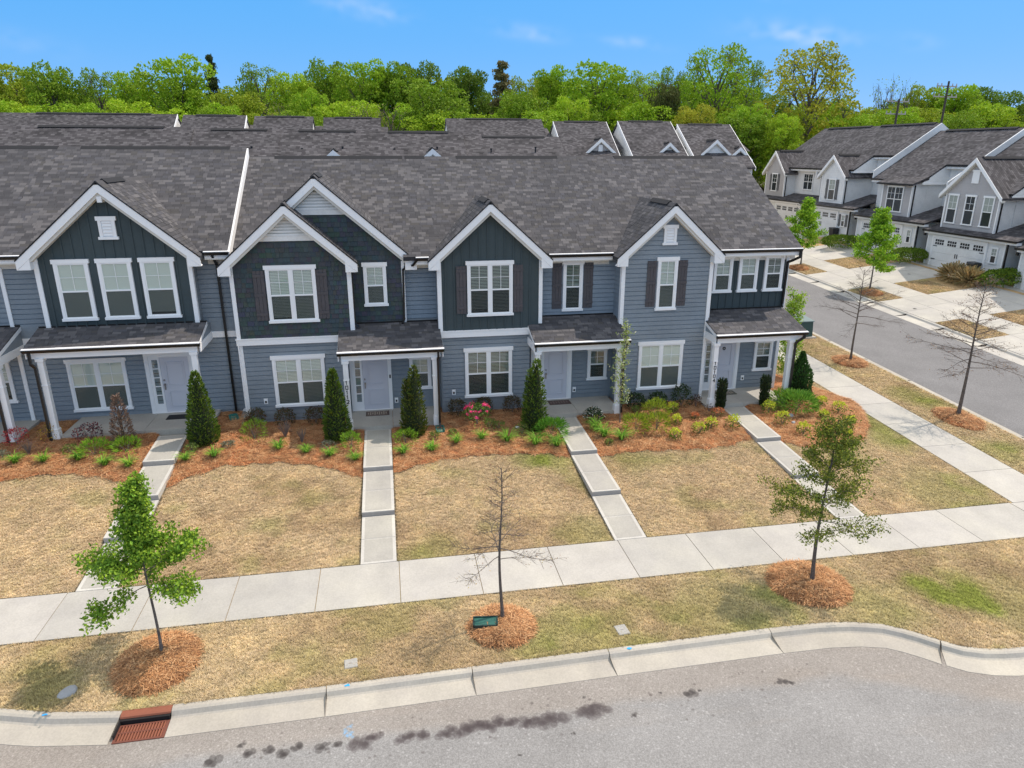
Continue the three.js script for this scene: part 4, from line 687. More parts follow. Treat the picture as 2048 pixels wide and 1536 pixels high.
{ // left full unit: board-and-batten gable with three windows
  const d = 0.355, F = 0.355, b = 0.576, H = thing('townhouse', 'townhouse with three white windows under one board-and-batten gable and a wide porch roof', 'townhouse', [-8.65, 0.1, 0], HOUSE_GROUP), set = new ShingleSet(), cx = -8.62, yA = 8.28, sl = 0.867, ym = mainY(d);
  core(H, -12.2, -5.13, -0.4, d);
  lapWall(H, rect(-12.18, -5.13), 0.16, 3.6, 0, M.lap); lapWall(H, rect(-12.18, -10.93), 3.24, 5.56, 0, M.lap); lapWall(H, rect(-6.31, -5.13), 3.24, 5.56, 0, M.lap);
  mainRoof(H, set, -12.2, -5.13, d, [[-11.1, -5.75]], 5);
  // the roof end stands above the neighbour: white rake trim
  const rk = new Geo(), yR = ym(ZR); rk.prismX([[0.47, 5.68 + d - 0.44], [ZR, yR - 0.44], [ZR, yR - 0.02], [0.47, 5.68 + d - 0.02]].reverse(), -5.13, -5.07); mk('rake_board', rk, M.trim, H);
  const poly = [[-10.93, 3.55], [-6.31, 3.55], [-6.31, yA - 0.42 - sl * 2.31], [cx, yA - 0.42], [-10.93, yA - 0.42 - sl * 2.31]];
  backing(H, poly, b, 0.12, M.dark); battens(H, -10.86, -6.36, 3.55, (x) => yA - 0.46 - sl * Math.abs(x - cx), b, 0.303);
  for (const x of [-10.93, -6.31]) { sideWall(H, x, -0.05, b - 0.001, 3.4, 6.0, M.lap); lapSide(H, x + (x < -8 ? -0.01 : 0.01), 0, b - 0.06, 3.55, 5.7, x < -8 ? -1 : 1, M.lap); }
  cornerBoard(H, -10.96, -10.84, 3.62, 5.95, b); cornerBoard(H, -6.4, -6.28, 3.62, 5.95, b); board(H, -6.3, -6.262, 3.6, 5.9, b - 0.1, b + 0.053, 'corner_board'); board(H, -10.978, -10.94, 3.6, 5.9, b - 0.1, b + 0.053, 'corner_board');
  win(H, -10.45, -9.34, 3.905, 5.9, b, { shade: 1 }); win(H, -9.16, -8.06, 3.905, 5.9, b, { shade: 1 }); win(H, -7.88, -6.77, 3.905, 5.9, b, { shade: 1, raise: 0.08 });
  gableVent(H, -8.92, -8.32, 6.5, 7.22, b + 0.012);
  gableRoof(H, set, cx, yA, sl, 2.71, 2.72, b + 0.35, ym, 11);
  const br = new Geo(); br.box(cx - 0.07, cx + 0.07, yA - 0.62, yA - 0.44, b, b + 0.3); mk('ridge_bracket', br, M.trim, H);
  eaveRun(H, -12.2, -11.35, d); eaveRun(H, -5.88, -5.1, d);
  board(H, -12.2, -10.95, 3.03, 3.24, 0, 0.045); board(H, -6.28, -5.13, 3.02, 3.23, 0, 0.045);
  cornerBoard(H, -5.22, -5.1, 0.2, 3.02, 0.015);
  win(H, -10.92, -8.97, 0.57, 2.46, 0, { n: 2, shade: 1 });
  door(H, -7.91, -6.98, F, { casing: [-8.4, -6.8], side: [-8.17, -7.98] });
  porch(H, set, { x0: -11.22, x1: -6.06, zt: b, yt: 3.70, F, posts: [-10.86, -6.3], slab: [-10.72, -6.12, -8.2] });
  downspout(H, [[-11.05, 3.2, 1.93], [-11.05, 2.85, 1.93], [-10.98, 2.72, 1.86], [-10.98, 0.2, 1.86]]);
  downspout(H, [[-5.62, 5.9, 0.48], [-5.6, 5.55, 0.1], [-5.58, 0.3, 0.1]]);
  set.finish(H);
}
{ // double gable unit with shakes, number 10112
  const d = 0, F = 0, b = 0.464, H = thing('townhouse', 'townhouse with two stacked charcoal shake gables and louvred white peaks', 'townhouse', [-1.67, -0.2, 0], HOUSE_GROUP), set = new ShingleSet(0.03), ym = mainY(0);
  core(H, -5.12, 1.8, -0.8, d, -0.26);
  mainRoof(H, set, -5.06, 1.8, d, [[-4.1, 0.9], [1.0, 1.8]], 21, 0.62, -0.05);
  // lower front bay, porch wall
  backing(H, [[-5.12, -0.4], [-1.62, -0.4], [-1.62, 2.9], [-5.12, 2.9]], b - 0.08, 0.3, M.lap); lapWall(H, rect(-5.05, -1.62), -0.16, 2.8, b - 0.08, M.lap); lapSide(H, -1.61, 0, b - 0.09, 0, 2.5, 1, M.lap);
  backing(H, [[-1.7, -0.3], [1.82, -0.3], [1.82, 3.35], [-1.7, 3.35]], -0.002, 0.3, M.lap); lapWall(H, rect(-1.62, 1.8), 0.0, 2.6, 0, M.lap);
  // upper front gable (shakes)
  const cx = -3.18, yA = 7.56, sl = 0.885, e1 = gableExt(-5.13, -1.23, cx, yA - 0.42, sl, 5.4);
  backing(H, [[-5.13, 2.9], [-1.23, 2.9], [-1.23, yA - 0.42 - sl * 1.95], [cx, yA - 0.42], [-5.13, yA - 0.42 - sl * 1.95]], b, 0.4, M.dark); shakes(H, e1, 2.98, 6.35, b);
  sideWall(H, -1.23, 0, b - 0.001, 2.9, 5.8, M.dark); sideWall(H, -5.13, -0.1, b - 0.001, 2.9, 5.8, M.dark);
  ventTriangle(H, cx, 7.14, 0.95, 6.33, b + 0.01, sl);
  cornerBoard(H, -5.16, -5.04, 2.98, 5.5, b); cornerBoard(H, -1.33, -1.21, 3.15, 5.5, b); board(H, -5.17, -5.13, -0.3, 5.5, b - 0.12, b + 0.053, 'corner_board'); cornerBoard(H, -5.14, -5.03, -0.35, 2.78, b - 0.07); board(H, -1.21, -1.18, 3.15, 5.5, b - 0.12, b + 0.053, 'corner_board');
  win(H, -4.05, -2.33, 3.555, 5.53, b + 0.012, { n: 2 }); shutter(H, -4.42, -4.05, 3.65, 5.36, b + 0.01); shutter(H, -2.37, -2.0, 3.65, 5.36, b + 0.01);
  board(H, -5.2, -1.7, 2.79, 3.0, b - 0.08, b + 0.055); board(H, -5.22, -1.7, 2.99, 3.03, b - 0.08, b + 0.075, 'band_cap');
  gableRoof(H, set, cx, yA, sl, 2.27, 2.24, b + 0.35, ym, 23);
  // taller gable behind
  const c2 = -2.2, y2 = 8.40, s2 = 0.875, e2 = gableExt(-5.1, 0.62, c2, y2 - 0.42, s2, 5.45);
  backing(H, [[-4.9, 5.3], [-1.2, 3.2], [0.62, 3.2], [0.62, y2 - 0.42 - s2 * 2.82], [c2, y2 - 0.42], [-4.8, y2 - 0.42 - s2 * 2.6]], 0.0, 0.5, M.dark); shakes(H, (y) => { const q = e2(y); return q && [Math.max(q[0], y < 5.6 ? -1.23 : -4.2), q[1]]; }, 3.25, 7.15, 0.0);
  ventTriangle(H, c2, 7.95, 0.95, 7.13, 0.01, s2);
  win(H, -0.83, 0.05, 3.93, 5.48, 0.012, {});
  cornerBoard(H, 0.54, 0.64, 3.25, 5.5, 0.002); board(H, 0.62, 0.65, 3.25, 5.5, -0.25, 0.03, 'corner_board');
  gableRoof(H, set, c2, y2, s2, 3.2, 3.28, 0.33, ym, 27);
  // recess beside it
  lapWall(H, rect(0.64, 1.8), 3.2, 5.5, -0.25, M.lapLight); eaveRun(H, 1.05, 1.5, d, -0.25);
  win(H, -4.16, -2.29, 0.455, 2.36, b - 0.068, { n: 2 });
  door(H, -1.05, -0.14, F, { casing: [-1.5, 0.0], side: [-1.31, -1.13], curtain: 1 });
  win(H, 0.62, 1.5, 0.71, 2.05, 0, {});
  const pr = porch(H, set, { x0: -1.75, x1: 1.80, zt: 0.03, yt: 3.30, F, posts: [-1.53, 1.5], slab: [-1.65, 1.62, -0.04] });
  numberText(H, '10112', -1.53, 1.6, pr.bz1 + 0.004, 0.155);
  outlet(H, 0.13, 0.32, 0.0); outlet(H, -4.47, 0.69, b - 0.08);
  const bell = new Geo(); bell.box(-0.085, -0.035, 1.22, 1.35, 0.08, 0.11); mk('doorbell', bell, M.black, H);
  downspout(H, [[-0.95, 5.45, 0.75], [-1.1, 5.28, 0.56], [-1.16, 5.2, 0.4], [-1.17, 3.4, 0.4], [-1.05, 3.3, 0.45]]);
  downspout(H, [[1.08, 5.58, 0.5], [0.95, 5.4, 0.35], [0.7, 5.3, 0.06], [0.6, 5.2, 0.06], [0.56, 3.42, 0.06], [0.5, 3.3, 0.2]]);
  downspout(H, [[1.62, 2.72, 1.93], [1.62, 2.5, 1.93], [1.6, 2.38, 1.86], [1.6, 0.02, 1.86], [1.6, -0.12, 1.98]]);
  set.finish(H);
}
{ // green-charcoal board-and-batten gable with double window
  const d = 0, F = 0, b = 0.618, H = thing('townhouse', 'townhouse with a dark board-and-batten gable over one shuttered double window', 'townhouse', [5.14, -0.2, 0], HOUSE_GROUP), set = new ShingleSet(0.03), ym = mainY(0), cx = 3.62, yA = 7.55, sl = 0.905;
  core(H, 1.8, 8.48, -0.8, d); mainRoof(H, set, 1.8, 8.48, d, [[3.1, 7.4]], 31);
  backing(H, [[1.8, -0.4], [5.1, -0.4], [5.1, 2.9], [1.8, 2.9]], b - 0.08, 0.5, M.lap); lapWall(H, rect(1.84, 5.1), -0.16, 2.8, b - 0.08, M.lap);
  lapWall(H, rect(5.1, 8.48), 0, 2.6, 0, M.lap); lapWall(H, rect(5.48, 8.48), 3.3, 5.5, 0, M.lapLight);
  backing(H, [[1.8, 2.9], [5.48, 2.9], [5.48, yA - 0.42 - sl * 1.85], [cx, yA - 0.42], [1.8, yA - 0.42 - sl * 1.83]], b, 0.4, M.dark); battens(H, 1.86, 5.42, 3.02, (x) => yA - 0.46 - sl * Math.abs(x - cx), b, 0.303);
  sideWall(H, 1.8, -0.3, b - 0.001, 2.9, 5.8, M.dark); sideWall(H, 5.48, -0.05, b - 0.001, 3.1, 5.8, M.dark); lapSide(H, 5.11, 0, b - 0.09, 0, 2.5, 1, M.lap); lapSide(H, 1.79, -0.3, b - 0.1, 3.2, 5.6, -1, M.lap);
  cornerBoard(H, 1.78, 1.9, 3.0, 5.5, b); cornerBoard(H, 5.4, 5.5, 3.2, 5.5, b); board(H, 1.75, 1.785, 2.98, 5.5, b - 0.12, b + 0.053, 'corner_board'); board(H, 5.5, 5.53, 3.2, 5.5, b - 0.12, b + 0.053, 'corner_board');
  win(H, 2.76, 4.48, 3.555, 5.53, b + 0.004, { n: 2, open: 1 }); shutter(H, 2.42, 2.77, 3.66, 5.36, b + 0.008); shutter(H, 4.47, 4.81, 3.66, 5.36, b + 0.008);
  board(H, 1.78, 5.06, 2.8, 3.02, b - 0.08, b + 0.055); board(H, 1.77, 5.06, 3.01, 3.05, b - 0.08, b + 0.075, 'band_cap');
  gableRoof(H, set, cx, yA, sl, 2.17, 2.2, b + 0.35, ym, 33);
  win(H, 2.63, 4.47, 0.455, 2.36, b - 0.068, { n: 2, open: 1 }); outlet(H, 2.24, 0.69, b - 0.08);
  eaveRun(H, 5.8, 8.2, d); win(H, 6.40, 7.24, 3.48, 5.34, 0, { open: 1, hd: 0.09 }); shutter(H, 6.04, 6.40, 3.58, 5.28, 0.008); shutter(H, 7.24, 7.6, 3.58, 5.28, 0.008);
  door(H, 5.78, 6.68, F, { casing: [5.25, 6.86], side: [5.42, 5.66] }); win(H, 7.45, 8.32, 0.70, 2.05, 0, { open: 1 }); outlet(H, 7.0, 0.34, 0);
  porch(H, set, { x0: 5.02, x1: 8.50, zt: 0.03, yt: 3.30, F, posts: [5.16, 8.2], slab: [5.08, 8.35, 6.75] });
  downspout(H, [[5.82, 5.56, 0.5], [5.74, 5.4, 0.4], [5.6, 5.3, 0.3], [5.56, 5.2, 0.12], [5.55, 3.42, 0.12], [5.6, 3.3, 0.25]]);
  downspout(H, [[8.4, 2.7, 1.93], [8.4, 2.5, 1.93], [8.32, 2.4, 1.86], [8.32, 0.0, 1.86]]);
  set.finish(H);
}
{ // end unit with lap-sided gable, number 10104
  const d = 0, F = 0, b = 0.785, H = thing('townhouse', 'end townhouse beside the side street with blue-grey lap sided gable and three narrow windows', 'townhouse', [12.0, -0.2, 0], HOUSE_GROUP), set = new ShingleSet(), ym = mainY(0), cx = 10.22, yA = 7.43, sl = 0.905;
  core(H, 8.48, 15.5, -0.8, d); mainRoof(H, set, 8.48, 15.72, d, [[9.9, 14.4]], 41);
  const e = gableExt(8.5, 11.9, cx, yA - 0.42, sl, 5.4); backing(H, [[8.48, -0.4], [11.92, -0.4], [11.92, yA - 0.42 - sl * 1.7], [cx, yA - 0.42], [8.48, yA - 0.42 - sl * 1.74]], b, 0.4, M.lap); lapWall(H, e, -0.18, yA - 0.5, b, M.lap);
  sideWall(H, 8.48, -0.1, b - 0.001, -0.3, 5.8, M.lap); sideWall(H, 11.92, -0.1, b - 0.001, -0.3, 5.8, M.lap); lapSide(H, 8.47, 0, b - 0.1, 3.3, 5.6, -1, M.lapLight); lapSide(H, 11.93, 0, b - 0.1, 0, 2.5, 1, M.lap);
  cornerBoard(H, 8.46, 8.57, -0.3, 5.5, b + 0.016); cornerBoard(H, 11.84, 11.95, -0.3, 5.5, b + 0.016); board(H, 8.43, 8.465, 3.1, 5.5, b - 0.12, b + 0.069, 'corner_board'); board(H, 11.95, 11.98, 3.2, 5.5, b - 0.12, b + 0.069, 'corner_board');
  gableVent(H, 9.91, 10.49, 5.96, 6.68, b + 0.015); win(H, 9.76, 10.62, 3.555, 5.53, b, {}); shutter(H, 9.41, 9.76, 3.7, 5.4, b + 0.012); shutter(H, 10.61, 10.96, 3.7, 5.4, b + 0.012);
  win(H, 9.22, 11.08, 0.455, 2.36, b, { n: 2, shade: 1 });
  gableRoof(H, set, cx, yA, sl, 2.06, 2.03, b + 0.35, ym, 43);
  eaveRun(H, 12.22, 15.74, d);
  backing(H, [[11.92, 3.2], [15.48, 3.2], [15.48, 5.45], [11.92, 5.45]], 0.006, 0.1, M.dark); battens(H, 11.95, 15.45, 3.3, () => 5.3, 0.006, 0.303);
  for (const [a, c] of [[12.34, 13.2], [13.38, 14.26], [14.46, 15.33]]) win(H, a, c, 3.975, 5.4, 0.006, { hd: 0.1, open: a > 14 });
  cornerBoard(H, 15.4, 15.52, -0.3, 5.45, 0.01);
  lapWall(H, rect(11.95, 15.42), 0, 2.6, 0, M.lap); lapSide(H, 15.5, -10.7, 0, -0.2, 5.5, 1, M.lap);
  door(H, 12.72, 13.62, F, { casing: [12.16, 13.79], side: [12.39, 12.57] }); win(H, 14.41, 15.29, 0.70, 2.05, 0, { open: 1 }); outlet(H, 14.07, 0.43, 0);
  const pr = porch(H, set, { x0: 11.86, x1: 15.46, zt: 0.03, yt: 3.30, F, posts: [11.95, 14.98], slab: [11.72, 15.12, 13.3] });
  numberText(H, '10104', 11.95, 1.6, pr.bz1 + 0.004, 0.15);
  const wr = new THREE.TorusGeometry(0.05, 0.018, 6, 14); wr.translate(13.13 - BASE[0], 1.72 - BASE[1], 0.075 - BASE[2]); mk('door_wreath', wr, M.black, H);
  const ga = new Geo(); for (let k = 0; k < 60; k++) { const x = mix(12.68, 13.66, k / 59), y = 2.06 + 0.03 * Math.sin(k * 0.9); ga.box(x - 0.012, x + 0.012, y - rr(0.02, 0.06), y + 0.03, 0.09, 0.12); } mk('door_garland', ga, M.rustDark, H);
  downspout(H, [[15.66, 5.6, 0.5], [15.66, 5.35, 0.5], [15.5, 5.2, 0.3], [15.42, 5.1, 0.1], [15.4, 3.45, 0.1], [15.35, 3.38, 0.2]]);
  downspout(H, [[15.36, 2.72, 1.93], [15.36, 2.55, 1.93], [15.12, 2.4, 1.9], [15.08, 2.3, 1.86], [15.06, -0.1, 1.86]]);
  const lt = new Geo(); for (const q of [15.15, 15.3]) { lt.box(q, q + 0.1, 5.3, 5.4, 0.05, 0.2); } mk('security_light', lt, M.vinyl, H);
  set.finish(H);
}
// ---------- townhouses across the side street ----------
function farWin(P, x0, x1, y0, y1, z, n = 1, dark = 0) {
  const W = grp('window', P), c = new Geo(); c.box(x0, x1, y1 - 0.13, y1, z, z + 0.06); c.box(x0 + 0.04, x0 + 0.13, y0 + 0.08, y1 - 0.13, z, z + 0.05); c.box(x1 - 0.13, x1 - 0.04, y0 + 0.08, y1 - 0.13, z, z + 0.05); c.box(x0, x1, y0, y0 + 0.08, z, z + 0.07); mk('casing', c, M.trim, W);
  const xa = x0 + 0.13, xb = x1 - 0.13, ya = y0 + 0.08, yb = y1 - 0.13, ym = (ya + yb) / 2, w = (xb - xa - 0.07 * (n - 1)) / n, s = new Geo();
  for (let i = 0; i < n; i++) { const a = xa + i * (w + 0.07), b = a + w, xm = (a + b) / 2; if (i) s.box(a - 0.07, a, ya, yb, z, z + 0.04); s.box(a, b, ym - 0.025, ym + 0.025, z, z + 0.035); s.box(xm - 0.01, xm + 0.01, ym, yb, z, z + 0.03); s.box(a, b, (ym + yb) / 2 - 0.01, (ym + yb) / 2 + 0.01, z, z + 0.03); const u = new Geo(); u.box(a, b, ym, yb, z, z + 0.02); mk('pane', u, dark ? M.dim : M.blindDim, W); const l = new Geo(); l.box(a, b, ya, ym, z, z + 0.015); mk('pane', l, M.dim, W); }
  mk('sash', s, M.vinyl, W);
}
function farShutter(P, x0, x1, y0, y1, z) { const g = new Geo(); g.box(x0, x1, y0, y1, z, z + 0.05); for (const t of [0.1, 0.5, 0.9]) { const y = mix(y0, y1, t); g.box(x0 - 0.005, x1 + 0.005, y - 0.05, y + 0.05, z + 0.05, z + 0.07); } mk('shutter', g, M.shutterGrey, P); }
function farLap(P, x0, x1, y0, y1, z, m, ext) { // merged courses
  const g = new Geo(); for (let y = y0; y < y1 - 0.03; y += 0.19) { const t = Math.min(y + 0.195, y1), a = ext ? ext(y) : [x0, x1], b = ext ? ext(t) || ext(y + 0.1) : [x0, x1]; if (!a || !b) continue; g.quad([a[0], y, z + 0.024], [a[1], y, z + 0.024], [b[1], t, z + 0.006], [b[0], t, z + 0.006]); g.quad([a[0], y, z], [a[1], y, z], [a[1], y, z + 0.024], [a[0], y, z + 0.024]); } mk('siding_boards', g, m, P).userData.kind = 'stuff';
}
function farLapSide(P, x, z0, z1, y0, y1, m) { const g = new Geo(); for (let y = y0; y < y1 - 0.03; y += 0.19) { const t = Math.min(y + 0.195, y1); g.quad([x + 0.024, y, z1], [x + 0.024, y, z0], [x + 0.006, t, z0], [x + 0.006, t, z1]); g.quad([x, y, z1], [x, y, z0], [x + 0.024, y, z0], [x + 0.024, y, z1]); } mk('siding_boards', g, m, P).userData.kind = 'stuff'; }
function farGable(P, cx, yA, sl, half, zf, zb, mWall) {
  const R = grp('gable_roof', P);
  for (const s of [-1, 1]) { const g = new Geo(), e = cx + s * half, ye = yA - sl * half, pts = [[e, ye], [cx, yA], [cx, yA - 0.14], [e, ye - 0.14]]; g.prismZ(s > 0 ? [...pts].reverse() : [...pts].reverse(), zb, zf - 0.03); mk('roof_slope', g, M.farRoof, R); const f = new Geo(); f.prismZ([[e, ye - 0.26], [cx, yA - 0.3], [cx, yA + 0.0], [e, ye + 0.0]], zf - 0.03, zf); mk('rake_board', f, M.trim, R); const so = new Geo(); so.prismZ([[e, ye - 0.3], [cx, yA - 0.36], [cx, yA - 0.2], [e, ye - 0.16]], zf - 0.3, zf - 0.035); mk('rake_soffit', so, M.soffit, R); }
  const v = new Geo(); v.prismZ([[cx - 0.18, yA - 0.06], [cx + 0.18, yA - 0.06], [cx, yA + 0.1]], zb + 0.4, zf - 0.5); mk('ridge_vent', v, M.vent, R);
}
function garageDoor(P, x0, x1, h, z) {
  const D = grp('garage_door', P), g = new Geo(), n = 4; for (let k = 0; k < n; k++) g.box(x0, x1, h * k / n + (k ? 0.012 : 0), h * (k + 1) / n, z, z + 0.04); mk('door_panel', g, M.wWall, D);
  const c = new Geo(); c.box(x0 - 0.16, x0, 0, h + 0.16, z, z + 0.07); c.box(x1, x1 + 0.16, 0, h + 0.16, z, z + 0.07); c.box(x0, x1, h, h + 0.16, z, z + 0.07); mk('casing', c, M.trim, D);
  const w = (x1 - x0) / 4; for (let k = 0; k < 4; k++) { const q = new Geo(), a = x0 + k * w + 0.16, b = x0 + (k + 1) * w - 0.16; for (let i = 0; i < 4; i++) for (let j = 0; j < 2; j++) { const xx = mix(a, b, i / 4), yy = h - 0.5 + j * 0.2; q.box(xx + 0.02, xx + (b - a) / 4 - 0.02, yy + 0.02, yy + 0.18, z + 0.04, z + 0.048); } mk('door_window', q, M.dim, D); }
  const H = new Geo(), xm = (x0 + x1) / 2; for (const s of [-1, 1]) H.box(xm + s * 0.09 - 0.02, xm + s * 0.09 + 0.02, 0.85, 1.15, z + 0.04, z + 0.08); for (const y of [0.55, h - 0.62]) { H.box(x0 + 0.03, x0 + 0.4, y, y + 0.05, z + 0.04, z + 0.06); H.box(x1 - 0.4, x1 - 0.03, y, y + 0.05, z + 0.04, z + 0.06); } mk('handle', H, M.black, D);
}
function farHouse(label, zLeft, floor, o) {
  const H = thing('townhouse', label, 'townhouse', [39.6, floor, zLeft], 'white garage townhouses across the side street'); H.rotation.y = -Math.PI / 2; BASE = [0, 0, 0];
  const W = o.W || 8.2, gx = W * 0.86, slR = 0.67, eZ = -0.8, eY = 5.4 + (o.lift || 0), rZ = -6.4, rY = eY + slR * (eZ - rZ), up = o.upZ ?? -1.0;
  const rs = (g, name, m) => mk(name, g, m, H);
  // garage block
  const gb = new Geo(); gb.box(0.12, gx, -0.6, 2.55, -7, 0); rs(gb, 'wall', M.wWall); farLap(H, 0.12, gx, 0, 2.5, 0, M.wWall); farLapSide(H, gx, -1.9, 0, 0, 2.4, M.wWall);
  for (const x of [0.1, gx - 0.1]) { const c = new Geo(); c.box(x, x + 0.12, 0, 2.5, 0.02, 0.05); rs(c, 'corner_board', M.trim); }
  const rec = new Geo(); rec.box(gx, W, -0.6, 3, -7, -1.9); rs(rec, 'wall', M.wWall); const dr = new Geo(); dr.box(gx + 0.12, W - 0.12, 0, 2.05, -1.9, -1.85); rs(dr, 'door', M.door);
  for (const [a, b] of o.garages) garageDoor(H, a, b, 2.1, 0.02);
  for (const [a, b, s] of o.low) { farWin(H, a, b, 0.95, 2.05, 0.03, 1); if (s) { farShutter(H, a - 0.3, a, 1.0, 2.0, 0.03); farShutter(H, b, b + 0.3, 1.0, 2.0, 0.03); } }
  const lr = grp('garage_roof', H), l1 = new Geo(); l1.prismX([[0.42, 2.62], [-3.1, 3.66], [-3.1, 3.54], [0.42, 2.5]], 0, W); mk('roof_slope', l1, M.farRoof, lr); const gl = new Geo(); gl.box(0, W, 2.5, 2.63, 0.42, 0.54); mk('gutter', gl, M.gutter, lr); const fa = new Geo(); fa.box(0.1, W, 2.36, 2.52, 0.03, 0.4); mk('soffit', fa, M.trim, lr);
  const dsp = new Geo(); dsp.box(gx + 0.12, gx + 0.2, 0, 2.5, 0.0, 0.08); rs(dsp, 'downspout', M.gutter); const la = new Geo(); la.box(W - 0.14, W - 0.02, 1.75, 2.0, 0.04, 0.2); rs(la, 'wall_lantern', M.black);
  // upper storey
  const ub = new Geo(); ub.box(0.05, o.recess, 3.0, 5.75, -11, up - 0.5); ub.box(0.05, W, 3.0, 5.75, -11, -3.0); rs(ub, 'wall', M.wWall); farLap(H, 0.05, o.recess, 3.3, 5.6, up - 0.5, M.wWall); farLap(H, o.recess, W, 3.3, 5.6, -3.0, M.wWall); farLapSide(H, o.recess, -3.0, up - 0.5, 3.3, 5.6, M.wWall);
  const mr = grp('roof', H), f = new Geo(), xc = Math.min(W, o.recess + 0.3), zc = -2.55, yc = eY + slR * (eZ - zc); f.prismX([[eZ, eY], [rZ, rY], [rZ, rY - 0.16], [eZ, eY - 0.14]], -0.05, xc); if (xc < W) f.prismX([[zc, yc], [rZ, rY], [rZ, rY - 0.16], [zc, yc - 0.14]], xc, W); mk('roof_slope', f, M.farRoof, mr); const bk = new Geo(); bk.prismX([[rZ, rY], [-12.2, rY - slR * 5.8], [-12.2, rY - slR * 5.8 - 0.15], [rZ, rY - 0.16]], -0.05, W); mk('roof_slope', bk, M.farRoof, mr);
  const gu = new Geo(); gu.box(0, xc, eY - 0.14, eY - 0.02, eZ, eZ + 0.11); if (xc < W) gu.box(xc + 0.01, W, yc - 0.14, yc - 0.02, zc, zc + 0.11); mk('gutter', gu, M.gutter, mr); const so = new Geo(); so.box(0, xc, eY - 0.3, eY - 0.15, up - 2.1, eZ); if (xc < W) { so.box(xc, W, yc - 0.3, yc - 0.15, -3.05, zc); const cw = new Geo(); cw.box(xc, W, 5.3, yc - 0.1, -3.4, -2.98); cw.prismX([[eZ - 0.05, eY - 0.12], [zc - 0.5, yc + 0.2], [zc - 0.5, eY - 0.3], [eZ - 0.05, eY - 0.3]].reverse(), xc - 0.1, xc - 0.02); mk('upper_wall', cw, M.wWall, H); } mk('soffit', so, M.trim, mr); const rv = new Geo(); rv.prismX([[rZ + 0.22, rY - 0.05], [rZ, rY + 0.08], [rZ - 0.22, rY - 0.05]], 0.8, W - 0.5); mk('ridge_vent', rv, M.vent, mr);
  const ew = new Geo(); ew.prismX([[eZ - 0.02, eY - 0.85], [eZ - 0.02, eY - 0.02], [rZ, rY - 0.02], [-12.1, rY - 3.8], [-12.1, eY - 0.75]], W + 0.005, W + 0.12); mk('end_wall', ew, M.wWall, mr);
  { const g = new Geo(); for (let k = 0; k < 26; k++) { const z = mix(eZ, rZ, k / 26), z2 = mix(eZ, rZ, (k + 1) / 26), y = mix(eY, rY, k / 26); void z2; g.box(W + 0.09, W + 0.105, y - 0.62, y - 0.02, Math.min(z, z2) + 0.005, Math.max(z, z2)); } void g; }
  for (const b of o.bays) {
    const [x0, x1, y0, z, ap, m, wins, shut] = b; const yE = 5.25, wall = new Geo(), cx = (x0 + x1) / 2, sl = ap ? (ap - yE + 0.1) / ((x1 - x0) / 2 + 0.35) : 0; if (ap) wall.prismZ([[x0, y0], [x1, y0], [x1, yE], [cx, yE + sl * (x1 - x0) / 2 - 0.02], [x0, yE]], -4, z); else wall.box(x0, x1, y0, 5.3, -4, z); rs(wall, 'bay_wall', m);
    farLap(H, x0, x1, y0, ap ? ap - 0.4 : 5.3, z, m, ap ? (y) => { if (y < yE) return [x0, x1]; const h = (x1 - x0) / 2 - (y - yE) / sl; return h > 0.05 ? [cx - h, cx + h] : null; } : null);
    farLapSide(H, x1, -3.0, z, y0, 5.3, M.wWall);
    for (const [a, e] of [[x0 - 0.02, x0 + 0.1], [x1 - 0.1, x1 + 0.02]]) { const c = new Geo(); c.box(a, e, y0, 5.2, z + 0.02, z + 0.05); rs(c, 'corner_board', M.trim); } const c2 = new Geo(); c2.box(x1 + 0.0, x1 + 0.04, y0, 5.2, z - 0.1, z + 0.05); rs(c2, 'corner_board', M.trim);
    if (ap) farGable(H, cx, ap, sl, (x1 - x0) / 2 + 0.38, z + 0.32, -4.4, m); else { const e = new Geo(); e.prismX([[z + 0.35, 5.3], [z - 1.0, 5.85], [z - 1.0, 5.6], [z + 0.35, 5.16]], x0 - 0.3, x1 + 0.3); rs(e, 'bay_roof', M.farRoof); const gg = new Geo(); gg.box(x0 - 0.3, x1 + 0.3, 5.16, 5.28, z + 0.35, z + 0.45); rs(gg, 'gutter', M.gutter); }
    for (const [a, c, y2, y3, n] of wins) { farWin(H, a, c, y2, y3, z + 0.03, n || 1, a % 1 > 0.3); if (shut) { farShutter(H, a - 0.34, a, y2 + 0.1, y3 - 0.1, z + 0.03); farShutter(H, c, c + 0.34, y2 + 0.1, y3 - 0.1, z + 0.03); } }
    const ds = new Geo(); ds.box(x1 + 0.03, x1 + 0.11, y0 - 0.1, 5.2, z - 0.14, z - 0.06); rs(ds, 'downspout', M.gutter);
    if (o.vent && ap) { const v = new Geo(), w = 0.3; v.box(cx - w, cx + w, 5.95, 6.75, z + 0.03, z + 0.07); v.box(cx - w - 0.06, cx + w + 0.06, 6.72, 6.84, z + 0.03, z + 0.09); rs(v, 'gable_vent', M.trim); }
  }
  for (const [a, c, y0, y1, n] of o.up || []) farWin(H, a, c, y0, y1, up - 0.47, n || 1, 1);
  return H;
}
farHouse('farthest white garage townhouse across the side street, grey gabled bay with shutters', -45.9, 2.05, { lift: 0.3, W: 8.15, recess: 8.1, garages: [[3.3, 7.6]], low: [[1.3, 1.7, 0]], bays: [[0.1, 3.75, 2.85, -0.32, 7.25, M.gWall, [[1.35, 2.45, 3.3, 5.1]], 1]], up: [[5.2, 6.9, 3.6, 5.2, 2]], vent: 0 });
